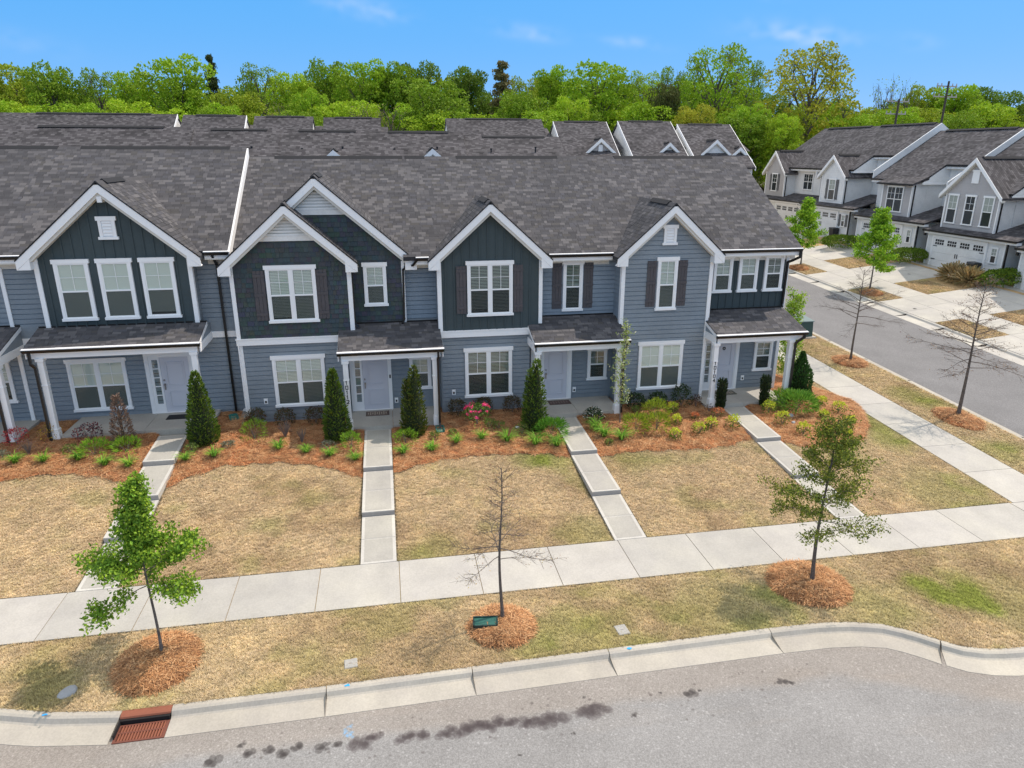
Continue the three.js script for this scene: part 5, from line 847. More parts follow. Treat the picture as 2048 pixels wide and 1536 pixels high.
farHouse('white garage townhouse with a plain white shuttered gable, second from the far end', -37.75, 2.0, { lift: 0.35, W: 8.15, recess: 5.3, garages: [[0.8, 5.4]], low: [[6.0, 6.65, 1]], bays: [[1.9, 5.3, 2.6, -0.32, 6.95, M.wWall, [[3.05, 4.15, 3.05, 4.95]], 1]], vent: 0 });
farHouse('white garage townhouse with a square grey bay under a straight eave', -29.6, 1.58, { lift: 0.15, W: 8.25, recess: 5.6, garages: [[0.85, 5.5]], low: [[6.1, 6.7, 0]], bays: [[2.2, 5.58, 2.7, -0.32, 0, M.gWall, [[2.78, 4.72, 3.1, 5.1, 2]], 0]], up: [[1.3, 2.0, 3.4, 5.0, 1]], vent: 0 });
farHouse('nearest full white garage townhouse with a grey gable holding three tall windows', -21.3, 1.2, { W: 8.1, recess: 5.5, garages: [[0.76, 5.42]], low: [[5.86, 6.5, 0]], bays: [[0.74, 5.46, 2.7, -0.32, 7.62, M.gWall, [[1.0, 2.0, 3.15, 5.2], [2.55, 3.55, 3.15, 5.2], [4.1, 5.1, 3.15, 5.2]], 0]], vent: 1 });
farHouse('white garage townhouse cut off by the right edge of the photo', -13.2, 0.85, { W: 8.1, recess: 5.5, garages: [[0.8, 5.4]], low: [[6.0, 6.6, 0]], bays: [[1.0, 5.0, 2.7, -0.32, 7.3, M.gWall, [[2, 3, 3.2, 5.0]], 0]], vent: 0 });

// ---------- rows behind ----------
function roofBlock(H, x0, x1, zf, yE, zr, yRd, zb, walls = M.lap, rake = M.trim, only = 0) {
  const R = grp('roof', H), f = new Geo(); f.prismX([[zf, yE], [zr, yRd], [zr, yRd - 0.16], [zf, yE - 0.15]], x0, x1); mk('roof_slope', f, M.farRoof, R); const b = new Geo(), yb = yRd - (yRd - yE) * (zr - zb) / (zf - zr); b.prismX([[zr, yRd], [zb, yb], [zb, yb - 0.16], [zr, yRd - 0.16]], x0, x1); mk('roof_slope', b, M.farRoof, R);
  const w = new Geo(); w.prismX([[zf - 0.4, -0.5], [zf - 0.4, yE - 0.05], [zr, yRd - 0.2], [zb + 0.4, yb - 0.05], [zb + 0.4, -0.5]], x0 + 0.08, x1 - 0.08); mk('wall', w, walls, H);
  const e = new Geo(); for (const x of only < 0 ? [] : only > 0 ? [x1] : [x0, x1]) e.prismX([[zf, yE - 0.3], [zf, yE - 0.01], [zr, yRd - 0.01], [zb, yb - 0.01], [zb, yb - 0.3], [zr, yRd - 0.32]].slice(0, 3).concat([[zr, yRd - 0.32]]), x - 0.05, x + 0.05); if (e.p.length) mk('rake_board', e, rake, R);
  const v = new Geo(); v.prismX([[zr + 0.2, yRd - 0.06], [zr, yRd + 0.06], [zr - 0.2, yRd - 0.06]], x0 + (x1 - x0) * 0.2, x1 - (x1 - x0) * 0.15); mk('ridge_vent', v, M.vent, R); return R;
}
const SECOND = [[-30, -21.5, 10.62], [-21.4, -10.9, 10.56], [-10.85, -5.9, 10.44], [-5.85, -0.6, 10.40], [-0.55, 5.2, 10.36], [5.25, 11.5, 10.1]];
const secondLab = ['far left end of the second row, plain grey shingle roof', 'second row roof just above the left ridge vent of the front row', 'narrow second row roof with a pipe vent behind the front gables', 'second row roof with a tiny white peak left of centre', 'second row roof near the centre with a gap of trees above', 'lower right end of the second row roof'];
SECOND.forEach(([x0, x1, yr], i) => {
  const g0 = landH((x0 + x1) / 2, -22), H = thing('townhouse', secondLab[i], 'townhouse', [(x0 + x1) / 2, g0, -22], 'second row of townhouses behind'); BASE = [(x0 + x1) / 2, 0, -22];
  H.position.y = 0; roofBlock(H, x0, x1, -16.2, 7.0, -22, yr, -27.8, M.lap, M.farRoof);
  if (i > 1 && i < 5) { const cx = mix(x0, x1, 0.62); farGable(H, cx, 9.02 + 0.08 * i, 0.85, 0.9, -17.6, -20.4); const w = new Geo(); w.prismZ([[cx - 0.8, 8.2], [cx + 0.8, 8.2], [cx, 8.95]], -20, -17.72); mk('gable_wall', w, M.wWall, H); }
  for (let k = 0; k < 2; k++) { const px = mix(x0, x1, 0.25 + 0.45 * k), q = new Geo(); q.tube([[px, 8.6, -20.2], [px, 9.32 + 0.1 * k, -20.2]], 0.045, 0.045, 6); q.tube([[px, 9.29 + 0.1 * k, -20.2], [px, 9.37 + 0.1 * k, -20.2]], 0.07, 0.07, 6); mk('vent_pipe', q, M.gutter, H); }
});
const THIRD = [[-31.5, -17.4, 12.3, -45], [-16.9, -11.6, 12.25, -45], [-10.9, -5.8, 12.2, -45], [-4.9, 0.2, 12.15, -45], [6.2, 15.4, 12.15, -45], [16.4, 21.6, 11.95, -44.2], [22.6, 27.9, 12.0, -43.6], [28.4, 33.8, 11.75, -43]];
const thirdLab = ['long grey roof at the left of the third row', 'third row roof, second from the left', 'third row roof, third from the left', 'third row roof, fourth from the left, beside the gap of trees', 'long third row roof right of the gap of trees', 'third row townhouse with a grey peak and white square vent', 'third row townhouse with a plain white peak', 'end townhouse of the third row with two white peaks by the woods'];
THIRD.forEach(([x0, x1, yr, zr], i) => {
  const H = thing('townhouse', thirdLab[i], 'townhouse', [(x0 + x1) / 2, 0, zr], 'third row of townhouses far behind'); const dz = 6; roofBlock(H, x0, x1, zr + dz, yr - 3.9, zr, yr, zr - dz, M.wWall, M.trim, i < 5 ? (i < 2 ? 1 : -1) : 0);
  const low = new Geo(); low.prismX([[zr + 3, yr - 2.5], [zr - 1.5, yr - 0.75], [zr - 6, yr - 2.5]], x1, x1 + (i < 4 ? 0.65 : 0.9)); mk('lower_roof', low, M.farRoof, H);
  if (i >= 5) { const hh = [1.75, 1.5, 1.5][i - 5], cx = [19.9, 26.3, 30.6][i - 5], top = [10.35, 10.0, 10.25][i - 5], z = zr + dz - 1.6, one = (c, a, h) => { farGable(H, c, a, 0.86, h, z, zr + 0.5); const w = new Geo(); w.prismZ([[c - h + 0.3, a - 0.86 * h - 2], [c + h - 0.3, a - 0.86 * h - 2], [c + h - 0.3, a - 0.86 * h + 0.1], [c, a - 0.3], [c - h + 0.3, a - 0.86 * h + 0.1]], zr + 1, z - 0.3); mk('gable_wall', w, i === 5 ? M.gWall : M.wWall, H); if (i === 5) { const v = new Geo(); v.box(c - 0.2, c + 0.2, a - 1.15, a - 0.55, z - 0.29, z - 0.2); mk('gable_vent', v, M.trim, H); } }; one(cx, top, hh); if (i === 7) one(33.0, 9.6, 1.3); }
});
{ // pale roof glimpsed at far left
  const H = thing('house', 'pale grey roofed house glimpsed at the far left under the trees', 'house', [-50, 3, -62]); BASE = [-50, 0, -62]; H.position.y = 0; roofBlock(H, -60, -42.5, -56, 9.4, -62, 12.6, -68, M.wWall);
}
{ // wooden fence behind the end of the far rows
  const F = thing('fence', 'weathered dark board fence beside the woods at the end of the far row', 'fence', [41, 2.6, -60]); const x0 = 36, x1 = 52, z = -62, y = landH(44, -62); for (let x = x0, k = 0; x < x1; x += 0.3, k++) { const g = new Geo(); g.box(x, x + 0.28, y, y + 1.85 + rr(-0.03, 0.03), z, z + 0.03); mk('board', g, M.fence, F); } const r = new Geo(); r.box(x0, x1, y + 0.3, y + 0.4, z - 0.06, z); r.box(x0, x1, y + 1.4, y + 1.5, z - 0.06, z); mk('rail', r, M.fence, F);
}

// ---------- vegetation ----------
function leafQuad(g, p, size, col, up = 0.3, asp = 0.55) { // bent two-facet leaf with random direction
  const d = norm([rnd() - 0.5, (rnd() - 0.5) + up * (rnd() - 0.3), rnd() - 0.5]), q = norm(cross(d, [rnd() - 0.5, rnd() - 0.5, rnd() - 0.5])), n = cross(d, q), w = size * asp * 0.5, b = add3(p, d, size), m = add3(add3(p, d, size * 0.5), n, size * 0.12);
  g.tri(p, add3(m, q, w), b, col); g.tri(p, b, add3(m, q, -w), col);
}
const vary = (c, a = 0.25) => { const k = 1.55 * rr(1 - a, 1 + a), h = rr(-0.12, 0.12); return [c[0] * k * (1 + h), c[1] * k, c[2] * k * (1 - h)]; };
// skeleton of a young street tree; returns wood geometry and twig points
function streetTree(o) {
  const wood = new Geo(), tips = [], { h, r0, first, nLat, len, droop, twig } = o, lean = o.lean || [0, 0], tp = (t) => [lean[0] * t * t * h + 0.03 * Math.sin(t * 7 + (o.ph || 0)), t * h, lean[1] * t * t * h + 0.03 * Math.cos(t * 6)];
  const tr = []; for (let i = 0; i <= 12; i++) tr.push(tp(i / 12)); wood.tube(tr, tr.map((_, i) => mix(r0, 0.009, Math.pow(i / 12, 0.8)) + (i === 0 ? 0.012 : 0)), 0, 7);
  for (let k = 0; k < nLat; k++) {
    const t = mix(first, 0.97, Math.pow((k + rnd() * 0.6) / nLat, 0.9)), L = len(t) * rr(0.72, 1.12), az = k * 2.4 + rr(-0.4, 0.4), el0 = mix(o.elLow ?? 0.1, o.elTop ?? 0.95, (t - first) / (1 - first)) + rr(-0.15, 0.15), P = tp(t), pts = [P]; let el = el0, cur = P, a = az; const n = 6;
    for (let i = 0; i < n; i++) { el += droop * (i < 3 ? -1 : 0.6) / n + rr(-0.09, 0.09); a += rr(-0.16, 0.16); cur = [cur[0] + Math.cos(a) * Math.cos(el) * L / n, cur[1] + Math.sin(el) * L / n, cur[2] + Math.sin(a) * Math.cos(el) * L / n]; pts.push(cur); }
    const rb = Math.min(0.018, 0.005 + L * 0.008); wood.tube(pts, rb, 0.0025, 4);
    const nt = Math.round(twig * L) + 2; for (let m = 0; m < nt; m++) { const f = rr(0.25, 1), i = Math.min(n - 1, Math.floor(f * n)), q = pts[i].map((v, c) => mix(v, pts[i + 1][c], f * n - i)), ta = a + (m % 2 ? 1 : -1) * rr(0.4, 1.1), te = el0 * 0.6 + rr(-0.5, 0.4), tl = rr(0.18, 0.42) * (0.5 + L * 0.5), mid = [q[0] + Math.cos(ta) * Math.cos(te) * tl * 0.5, q[1] + Math.sin(te) * tl * 0.5 + 0.01, q[2] + Math.sin(ta) * Math.cos(te) * tl * 0.5], end = [q[0] + Math.cos(ta) * Math.cos(te) * tl, q[1] + Math.sin(te) * tl + (o.twigUp || 0) * tl, q[2] + Math.sin(ta) * Math.cos(te) * tl]; wood.tube([q, mid, end], 0.0045, 0.002, 3); tips.push([mid, t, L], [end, t, L]); if (o.fine) { for (let w = 0; w < o.fine; w++) { const e2 = [mix(mid[0], end[0], rnd()) + rr(-0.12, 0.12), mid[1] + rr(-0.1, 0.1), mix(mid[2], end[2], rnd()) + rr(-0.12, 0.12)]; wood.tube([mid, e2], 0.003, 0.0015, 3); } } }
    tips.push([cur, t, L]); for (let i = 2; i < n; i++) tips.push([pts[i], t, L]);
  }
  tips.push([tp(1), 1, 0.1]); return { wood, tips };
}
function leafyTree(label, pos, o) {
  const Tt = thing('street_tree', label, 'tree', pos, o.group); BASE = [0, 0, 0]; const s = streetTree(o); mk('trunk', s.wood, o.bark || M.barkGrey, Tt);
  if (o.perTip) { const g = new Geo(true); for (const [p, t] of s.tips) { const n = Math.round(o.perTip * rr(0.4, 1.6)); for (let i = 0; i < n; i++) { const r = o.spread * Math.cbrt(rnd()), v = norm([rnd() - 0.5, rnd() - 0.5, rnd() - 0.5]); leafQuad(g, add3(p, v, r), o.leaf * rr(0.7, 1.25), vary(pick(o.cols), 0.22), 0.4, o.asp || 0.55); } void t; } mk('crown', g, M.leaf, Tt); }
  return Tt;
}
const gy = (x, z) => landH(x, z);
const bell = (t, a, w) => Math.exp(-((t - a) ** 2) / (2 * w * w));
leafyTree('leafy bright green young oak beside the storm drain, spire topped', [-5.04, gy(-5.04, 11.91) + 0.06, 11.91], { h: 3.9, r0: 0.034, first: 0.39, nLat: 32, len: (t) => (t < 0.62 ? 0.86 * bell(t, 0.49, 0.1) + 0.2 : 0.26 * (1.1 - t) + 0.13), droop: 0.25, elLow: 0.12, elTop: 1.1, twig: 9, perTip: 27, spread: 0.15, leaf: 0.078, asp: 0.6, cols: [[0.17, 0.27, 0.025], [0.12, 0.21, 0.02], [0.23, 0.33, 0.03], [0.09, 0.16, 0.02]], ph: 1 });
leafyTree('bare brown young tree standing over a green watering bag', [2.14, gy(2.14, 12.05) + 0.06, 12.05], { h: 3.75, r0: 0.045, first: 0.4, nLat: 30, len: (t) => (t < 0.64 ? 1.0 * bell(t, 0.47, 0.11) + 0.15 : 0.42 * (1.25 - t) + 0.1), droop: 0.5, elLow: 0.12, elTop: 0.9, twig: 12, fine: 2, perTip: 1.1, spread: 0.08, leaf: 0.035, cols: [[0.3, 0.2, 0.06], [0.25, 0.13, 0.08], [0.36, 0.28, 0.1]], ph: 2, bark: M.bark });
leafyTree('olive green young oak with bare shoots beside the front pavement', [9.85, gy(9.85, 11.91) + 0.06, 11.91], { h: 4.25, r0: 0.055, first: 0.31, nLat: 30, len: (t) => 0.95 * bell(t, 0.5, 0.2) + 0.22, droop: 0.1, elLow: 0.12, elTop: 0.95, twig: 8, perTip: 19, spread: 0.14, leaf: 0.068, asp: 0.45, lean: [0.012, 0], cols: [[0.15, 0.18, 0.025], [0.10, 0.13, 0.02], [0.24, 0.26, 0.035], [0.07, 0.09, 0.018]], ph: 3, bark: M.bark });
const bareO = { h: 4.3, r0: 0.06, first: 0.42, nLat: 30, len: (t) => 1.75 * bell(t, 0.5, 0.13) + 0.5, droop: 0.35, elLow: 0.05, elTop: 0.95, twig: 8, fine: 2, bark: M.bark };
leafyTree('bare leafless street tree on the side verge, farther one behind the end house porch', [21.5, gy(21.5, -3.47) + 0.06, -3.47], { ...bareO, ph: 4 });
leafyTree('bare leafless street tree with rusty twigs on the side verge, nearest the corner', [21.56, gy(21.56, 3.17) + 0.06, 3.17], { ...bareO, h: 5.2, r0: 0.075, first: 0.36, nLat: 44, len: (t) => 1.5 * bell(t, 0.46, 0.14) + 0.55, fine: 3, perTip: 1.1, spread: 0.1, leaf: 0.05, cols: [[0.2, 0.12, 0.09], [0.26, 0.17, 0.08], [0.16, 0.1, 0.08]], ph: 5 });
const greenO = { r0: 0.06, first: 0.27, droop: 0.2, elLow: 0.2, elTop: 1.1, twig: 6, perTip: 17, spread: 0.22, leaf: 0.135, asp: 0.7, cols: [[0.22, 0.36, 0.02], [0.17, 0.3, 0.02], [0.28, 0.42, 0.03], [0.1, 0.19, 0.015]], group: undefined };
leafyTree('young lime green tree in a straw ring before the middle driveway', [31.87, gy(31.87, -16.54) + 0.06, -16.54], { ...greenO, h: 5.0, nLat: 30, len: (t) => 1.25 * bell(t, 0.42, 0.2) + 0.35, ph: 6 });
leafyTree('young lime green tree seen just past the end house eave', [31.72, gy(31.72, -24.7) + 0.06, -24.7], { ...greenO, h: 4.7, nLat: 26, len: (t) => 1.0 * bell(t, 0.5, 0.24) + 0.3, ph: 7 });
leafyTree('slim sapling with pale leaves and white blossom before the end house wall', [8.06, gy(8.06, 2.42), 2.42], { h: 3.75, r0: 0.02, first: 0.16, nLat: 34, len: (t) => 0.28 * bell(t, 0.4, 0.3) + 0.14, droop: -0.2, elLow: 0.8, elTop: 1.2, twig: 5, perTip: 2.6, spread: 0.08, leaf: 0.075, lean: [0.022, 0], cols: [[0.34, 0.38, 0.12], [0.2, 0.26, 0.05], [0.3, 0.36, 0.12], [0.4, 0.4, 0.26]], ph: 8 });
leafyTree('light green leafy sapling glimpsed through the end house porch', [16.9, gy(16.9, -1.4), -1.4], { h: 3.6, r0: 0.03, first: 0.05, nLat: 34, len: () => 0.45, droop: 0.1, elLow: 0.4, elTop: 1.1, twig: 8, perTip: 7, spread: 0.14, leaf: 0.1, cols: [[0.24, 0.36, 0.03], [0.3, 0.4, 0.05], [0.16, 0.26, 0.03]], ph: 9 });

// evergreen cones
function conifer(name, label, pos, h, r, o = {}) {
  const C = thing(name, label, 'conifer', pos, o.group); BASE = [0, 0, 0]; const g = new Geo(true), core = new Geo(), tops = o.tops || [[0, 0, 1]], cols = o.cols || [[0.075, 0.125, 0.018], [0.05, 0.09, 0.014], [0.11, 0.175, 0.022], [0.15, 0.21, 0.025]];
  const prof = o.prof || ((t) => Math.pow(1 - t, 0.62) * (0.78 + 0.22 * sstep(0, 0.18, t)));
  for (const [ox, oz, hs] of tops) {
    const H = h * hs, n = Math.round((o.n || 2600) * hs / tops.length * 1.25), ring = []; for (let i = 0; i <= 10; i++) ring.push([ox * (i / 10), 0.02 + i / 10 * H * 0.93, oz * (i / 10)]); core.tube(ring, ring.map((_, i) => Math.max(0.01, r * hs * prof(i / 10) * 0.78)), 0, 10);
    for (let i = 0; i < n; i++) { const t = Math.pow(rnd(), 1.35), a = rnd() * 6.283, lump = 0.86 + 0.28 * fbm(a * 1.6 + ox * 9, t * H * 2.6, 181, 2), R = r * hs * prof(t) * lump * rr(0.82, 1.06), p = [ox * t + Math.cos(a) * R, t * H, oz * t + Math.sin(a) * R], out = [Math.cos(a), o.out ?? 0.9, Math.sin(a)], d = norm(add3(out, [rnd() - 0.5, rnd() - 0.5, rnd() - 0.5], 0.9)), sz = (o.sz || 0.1) * rr(0.6, 1.2), s = norm(cross(d, [Math.cos(a) + rr(-1, 1), rr(-1, 1), Math.sin(a) + rr(-1, 1)])), k = mix(0.6, 1.25, vnoise(a * 4 + oz, t * H * 6, 183)), c = vary(pick(cols), 0.15).map((v) => v * k); g.quad(add3(p, s, -sz * 0.16), add3(p, s, sz * 0.16), add3(add3(p, d, sz), s, sz * 0.13), add3(add3(p, d, sz), s, -sz * 0.13), c); }
  }
  mk('foliage', g, M.leaf, C); mk('inner_growth', core, mat(lin(...(o.core || [0.018, 0.028, 0.008])), { roughness: 1 }), C); return C;
}
const ARB = 'clipped arborvitae cones by the porches';
conifer('arborvitae', 'tall green arborvitae cone right of the left porch walk', [-6.17, gy(-6.17, 2.4), 2.45], 2.42, 0.5, { group: ARB });
conifer('arborvitae', 'arborvitae cone left of the door numbered 10112', [-1.94, gy(-1.94, 2.2), 2.2], 2.5, 0.48, { group: ARB });
conifer('arborvitae', 'twin topped arborvitae right of the door numbered 10112', [0.65, gy(0.65, 2.27), 2.27], 2.5, 0.46, { tops: [[0.1, 0, 1], [-0.2, 0.05, 0.82]], group: ARB, cols: [[0.075, 0.105, 0.016], [0.05, 0.075, 0.012], [0.11, 0.15, 0.02], [0.13, 0.13, 0.025]] });
conifer('arborvitae', 'twin topped arborvitae hiding the third door edge', [4.89, gy(4.89, 2.43), 2.43], 2.6, 0.48, { tops: [[0.08, 0, 1], [-0.16, 0.05, 0.86]], group: ARB });
conifer('cypress', 'bluish green pointed cypress at the end house corner downspout', [15.95, gy(15.95, 1.1), 1.1], 1.85, 0.44, { cols: [[0.04, 0.1, 0.02], [0.03, 0.075, 0.018], [0.06, 0.13, 0.03]], prof: (t) => (t < 0.55 ? 1 - 0.25 * t : 0.86 * Math.pow((1 - t) / 0.45, 1.25)), n: 2400, sz: 0.12, out: 1.3 });
const yewO = { cols: [[0.03, 0.05, 0.015], [0.02, 0.035, 0.012], [0.045, 0.065, 0.02]], prof: (t) => (t < 0.12 ? 0.5 + t * 2 : t < 0.85 ? 0.74 + 0.3 * t : 1.0 - 2.6 * (t - 0.85)), n: 1100, sz: 0.085, out: 1.6, core: [0.012, 0.018, 0.008] };
conifer('yew', 'narrow dark yew column left of the end house walk', [12.25, gy(12.25, 1.6), 1.9], 1.22, 0.17, yewO);
conifer('yew', 'narrow dark yew column right of the end house walk', [14.02, gy(14.02, 1.55), 1.9], 1.25, 0.165, yewO);
conifer('dead_conifer', 'dead brown conifer standing left of the left porch walk', [-8.63, gy(-8.63, 2.36), 2.36], 1.78, 0.36, { cols: [[0.2, 0.135, 0.1], [0.15, 0.1, 0.075], [0.26, 0.18, 0.13]], prof: (t) => (t < 0.7 ? 0.95 - 0.6 * t : 0.53 * (1 - t) / 0.3 * 0.8 + 0.1), n: 900, sz: 0.1, out: 0.8, core: [0.1, 0.07, 0.05] }).children[1].scale.set(0.22, 1, 0.22);

// small shrubs
function shrub(name, label, cat, x, z, w, h, o = {}) {
  const S = thing(name, label, cat, [x, gy(x, z) + 0.04, z], o.group); BASE = [0, 0, 0]; const g = new Geo(true), st = new Geo(), n = o.n || 420;
  for (let k = 0; k < (o.stems || 7); k++) { const a = rnd() * 6.28, q = rr(0.3, 0.85); st.tube([[0, 0, 0], [Math.cos(a) * w * 0.2 * q, h * 0.45, Math.sin(a) * w * 0.2 * q], [Math.cos(a) * w * 0.42 * q, h * rr(0.7, 1), Math.sin(a) * w * 0.42 * q]], 0.009, 0.003, 3); }
  for (let i = 0; i < n; i++) { const v = norm([rnd() - 0.5, rnd() * 0.9 - 0.25, rnd() - 0.5]), az = Math.atan2(v[2], v[0]), lump = 0.8 + 0.4 * vnoise(az * 1.8 + x * 3, v[1] * 3 + z, 191), r = (o.hollow ?? 0.55) + (1 - (o.hollow ?? 0.55)) * Math.sqrt(rnd()), p = [v[0] * w * 0.5 * r * lump, h * 0.48 + v[1] * h * 0.52 * r * lump, v[2] * w * 0.5 * r * lump]; if (p[1] < 0.01) p[1] = 0.02; const c = vary(pick(v[1] > 0.25 && o.top ? o.top : o.cols), 0.2); if (o.needle) { const d = norm(add3(v, [rnd() - 0.5, 0.3, rnd() - 0.5], 0.8)), s = norm(cross(d, [rnd() - 0.5, rnd() - 0.5, rnd() - 0.5])), L = o.leaf * rr(0.7, 1.3); g.quad(add3(p, s, -L * 0.11), add3(p, s, L * 0.11), add3(add3(p, d, L), s, L * 0.05), add3(add3(p, d, L), s, -L * 0.05), c); } else leafQuad(g, p, o.leaf * rr(0.7, 1.25), c, 0.5, o.asp || 0.6); }
  mk('foliage', g, M.leaf, S); if (!o.nostem) mk('stem', st, o.stemMat || M.twig, S);
  if (o.flowers) { for (let k = 0; k < o.flowers; k++) { const a = rnd() * 6.28, e = rr(0.1, 1.1), f = new Geo(true), c = [Math.cos(a) * Math.cos(e) * w * 0.48, h * (0.5 + 0.5 * Math.sin(e)), Math.sin(a) * Math.cos(e) * w * 0.48]; for (let i = 0; i < 14; i++) leafQuad(f, add3(c, [rr(-0.04, 0.04), rr(-0.03, 0.03), rr(-0.04, 0.04)]), 0.06, vary(o.fcol, 0.2), 0.3, 0.8); mk('blossom', f, M.leaf, S); } }
  return S;
}
function daylily(label, x, z, s, group) {
  const S = thing('daylily', label, 'daylily', [x, gy(x, z) + 0.05, z], group); BASE = [0, 0, 0]; const g = new Geo(true);
  for (let k = 0; k < 95; k++) { const a = rnd() * 6.283, L = 1.2 * s * rr(0.5, 1.05), w = 0.013, base = [rr(-0.05, 0.05), 0, rr(-0.05, 0.05)], hi = rr(0.75, 1.35), c = vary(pick([[0.12, 0.25, 0.025], [0.08, 0.19, 0.02], [0.2, 0.33, 0.035]]), 0.25), sd = [-Math.sin(a) * w, 0, Math.cos(a) * w]; let prev = base; for (let i = 1; i <= 4; i++) { const t = i / 4, r = L * 0.85 * Math.pow(t, 1.3), y = L * hi * (t * 1.5 - t * t * 0.95), p = [base[0] + Math.cos(a) * r, y, base[2] + Math.sin(a) * r], wk = 1 - 0.7 * t, wp = 1 - 0.7 * (t - 0.25); g.quad(add3(prev, sd, -wp), add3(prev, sd, wp), add3(p, sd, wk), add3(p, sd, -wk), c); prev = p; } }
  mk('leaves', g, M.leaf, S); return S;
}
const DL = 'daylily clumps set along the mulch beds', ordinal = ['first', 'second', 'third', 'fourth', 'fifth', 'sixth', 'seventh'];
[[-11.59, 2.99], [-10.77, 3.02], [-9.79, 3.06], [-8.87, 3.45], [-8.14, 3.63]].forEach(([x, z], i) => daylily(`small daylily clump in the leftmost bed, ${ordinal[i]} from the left`, x, z, 0.36, DL));
[[-6.53, 3.48], [-5.69, 3.39], [-3.82, 2.69], [-2.9, 3.07], [-2.11, 3.39], [-1.31, 3.77]].forEach(([x, z], i) => daylily(`small daylily clump between the two left walks, ${ordinal[i]} from the left`, x, z, 0.34, DL));
[[0.24, 3.57], [1.2, 3.5], [2.05, 3.1], [2.95, 2.94]].forEach(([x, z], i) => daylily(`small daylily clump in the bed below the pink bush, ${ordinal[i]} from the left`, x, z, 0.36, DL));
[[3.79, 3.25, 'large daylily clump left of the feathery green bush'], [4.7, 3.6, 'large daylily clump in front of the feathery green bush'], [5.4, 3.81, 'large daylily clump at the left edge of the third walk'], [7.06, 2.91, 'daylily clump just right of the third walk, farther one'], [7.2, 3.38, 'daylily clump just right of the third walk, nearer one'], [7.74, 3.69, 'large daylily clump left of the yellow-green junipers']].forEach(([x, z, l]) => daylily(l, x, z, 0.5, DL));
const G1 = { cols: [[0.14, 0.25, 0.02], [0.1, 0.19, 0.018], [0.2, 0.33, 0.025]], leaf: 0.07, n: 620, needle: 1 };
[[-9.36, 2.83, 0.95, 0.5, 'low spreading green juniper left of the dead conifer foot'], [-8.43, 2.78, 0.85, 0.5, 'low spreading green juniper before the dead conifer'], [-4.69, 1.95, 0.9, 0.72, 'round lime green bush right of the concrete splash wall'], [-1.45, 2.97, 0.72, 0.58, 'round green bush at the left edge of the second walk'], [0.36, 2.89, 0.85, 0.5, 'loose green bush at the right edge of the second walk']].forEach(([x, z, w, h, l]) => shrub('green_shrub', l, 'shrub', x, z, w, h, { ...G1, leaf: x < -7 ? 0.09 : 0.07 }));
shrub('feathery_shrub', 'feathery bright green bush at the left edge of the third walk', 'shrub', 5.37, 3.04, 1.15, 0.62, { cols: [[0.08, 0.2, 0.02], [0.06, 0.15, 0.018], [0.12, 0.25, 0.025]], leaf: 0.1, n: 1500, needle: 1 });
[[8.42, 3.18, 'yellow-green juniper left of its two neighbours in the fourth bed'], [9.54, 2.22, 'yellow-green juniper at the back of the fourth bed'], [9.18, 3.22, 'yellow-green juniper at the front of the fourth bed']].forEach(([x, z, l]) => shrub('golden_juniper', l, 'shrub', x, z, 0.95, 0.66, { cols: [[0.2, 0.25, 0.02], [0.12, 0.17, 0.018], [0.27, 0.32, 0.025]], leaf: 0.1, n: 800, needle: 1 }));
const dullL = ['small dull green shrub behind the left bed daylilies', 'small dull shrub right of the left porch walk', 'small grey twiggy shrub in the second bed', 'grey low heather mound left of the second walk', 'small dull shrub above the third bed daylilies, left one', 'small dull shrub above the third bed daylilies, right one', 'small dull green shrub right of the pink bush, left one', 'small dull green shrub right of the pink bush, right one', 'dark green shrub left of the twin topped arborvitae foot', 'tiny green sprig at the front of the fourth bed', 'tiny twiggy shrub at the back of the fourth bed', 'grey-green shrub at the left edge of the photo'];
[[-10.15, 2.63], [-6.42, 3.02], [-5.36, 2.86], [-2.22, 2.86], [1.35, 2.71], [2.0, 2.51], [3.34, 2.17], [3.64, 2.33], [4.4, 2.79], [7.22, 3.94], [8.91, 1.79], [-12.08, 2.69]].forEach(([x, z], i) => shrub('small_shrub', dullL[i], 'shrub', x, z, [0.5, 0.45, 0.45, 0.6, 0.45, 0.4, 0.5, 0.5, 0.6, 0.3, 0.35, 0.5][i], [0.3, 0.32, 0.2, 0.26, 0.3, 0.22, 0.36, 0.34, 0.4, 0.22, 0.3, 0.3][i], { cols: i === 2 || i === 3 || i === 11 ? [[0.15, 0.16, 0.11], [0.12, 0.13, 0.08]] : [[0.12, 0.16, 0.03], [0.09, 0.12, 0.03], [0.15, 0.2, 0.04]], leaf: 0.055, n: 220 }));
const rbL = ['reddish brown shrub under the lower window, left of three', 'reddish brown shrub under the lower window, middle of three', 'reddish brown shrub under the lower window, right of three', 'dark maroon shrub behind the pink bush, left of three', 'dark maroon shrub behind the pink bush, middle of three', 'dark maroon shrub behind the pink bush, right of three'];
[[-4.8, 0.85], [-3.81, 0.9], [-2.77, 0.85], [2.33, 0.95], [3.3, 0.9], [4.37, 0.98]].forEach(([x, z], i) => shrub('maroon_shrub', rbL[i], 'shrub', x, z, 0.78, 0.66, { cols: i < 3 ? [[0.11, 0.06, 0.035], [0.07, 0.07, 0.025], [0.05, 0.045, 0.02]] : [[0.06, 0.04, 0.025], [0.05, 0.05, 0.02], [0.09, 0.065, 0.03]], leaf: 0.06, n: 640 }));
shrub('red_shrub', 'small crimson leaved bush by the left porch post', 'shrub', -11.95, 1.95, 0.72, 0.62, { cols: [[0.35, 0.045, 0.05], [0.25, 0.03, 0.04], [0.42, 0.09, 0.08]], leaf: 0.06, n: 330 });
shrub('twiggy_shrub', 'leafless twiggy shrub in front of the crimson bush', 'shrub', -11.37, 2.56, 0.6, 0.55, { cols: [[0.16, 0.1, 0.09]], leaf: 0.04, n: 60, stems: 34 });
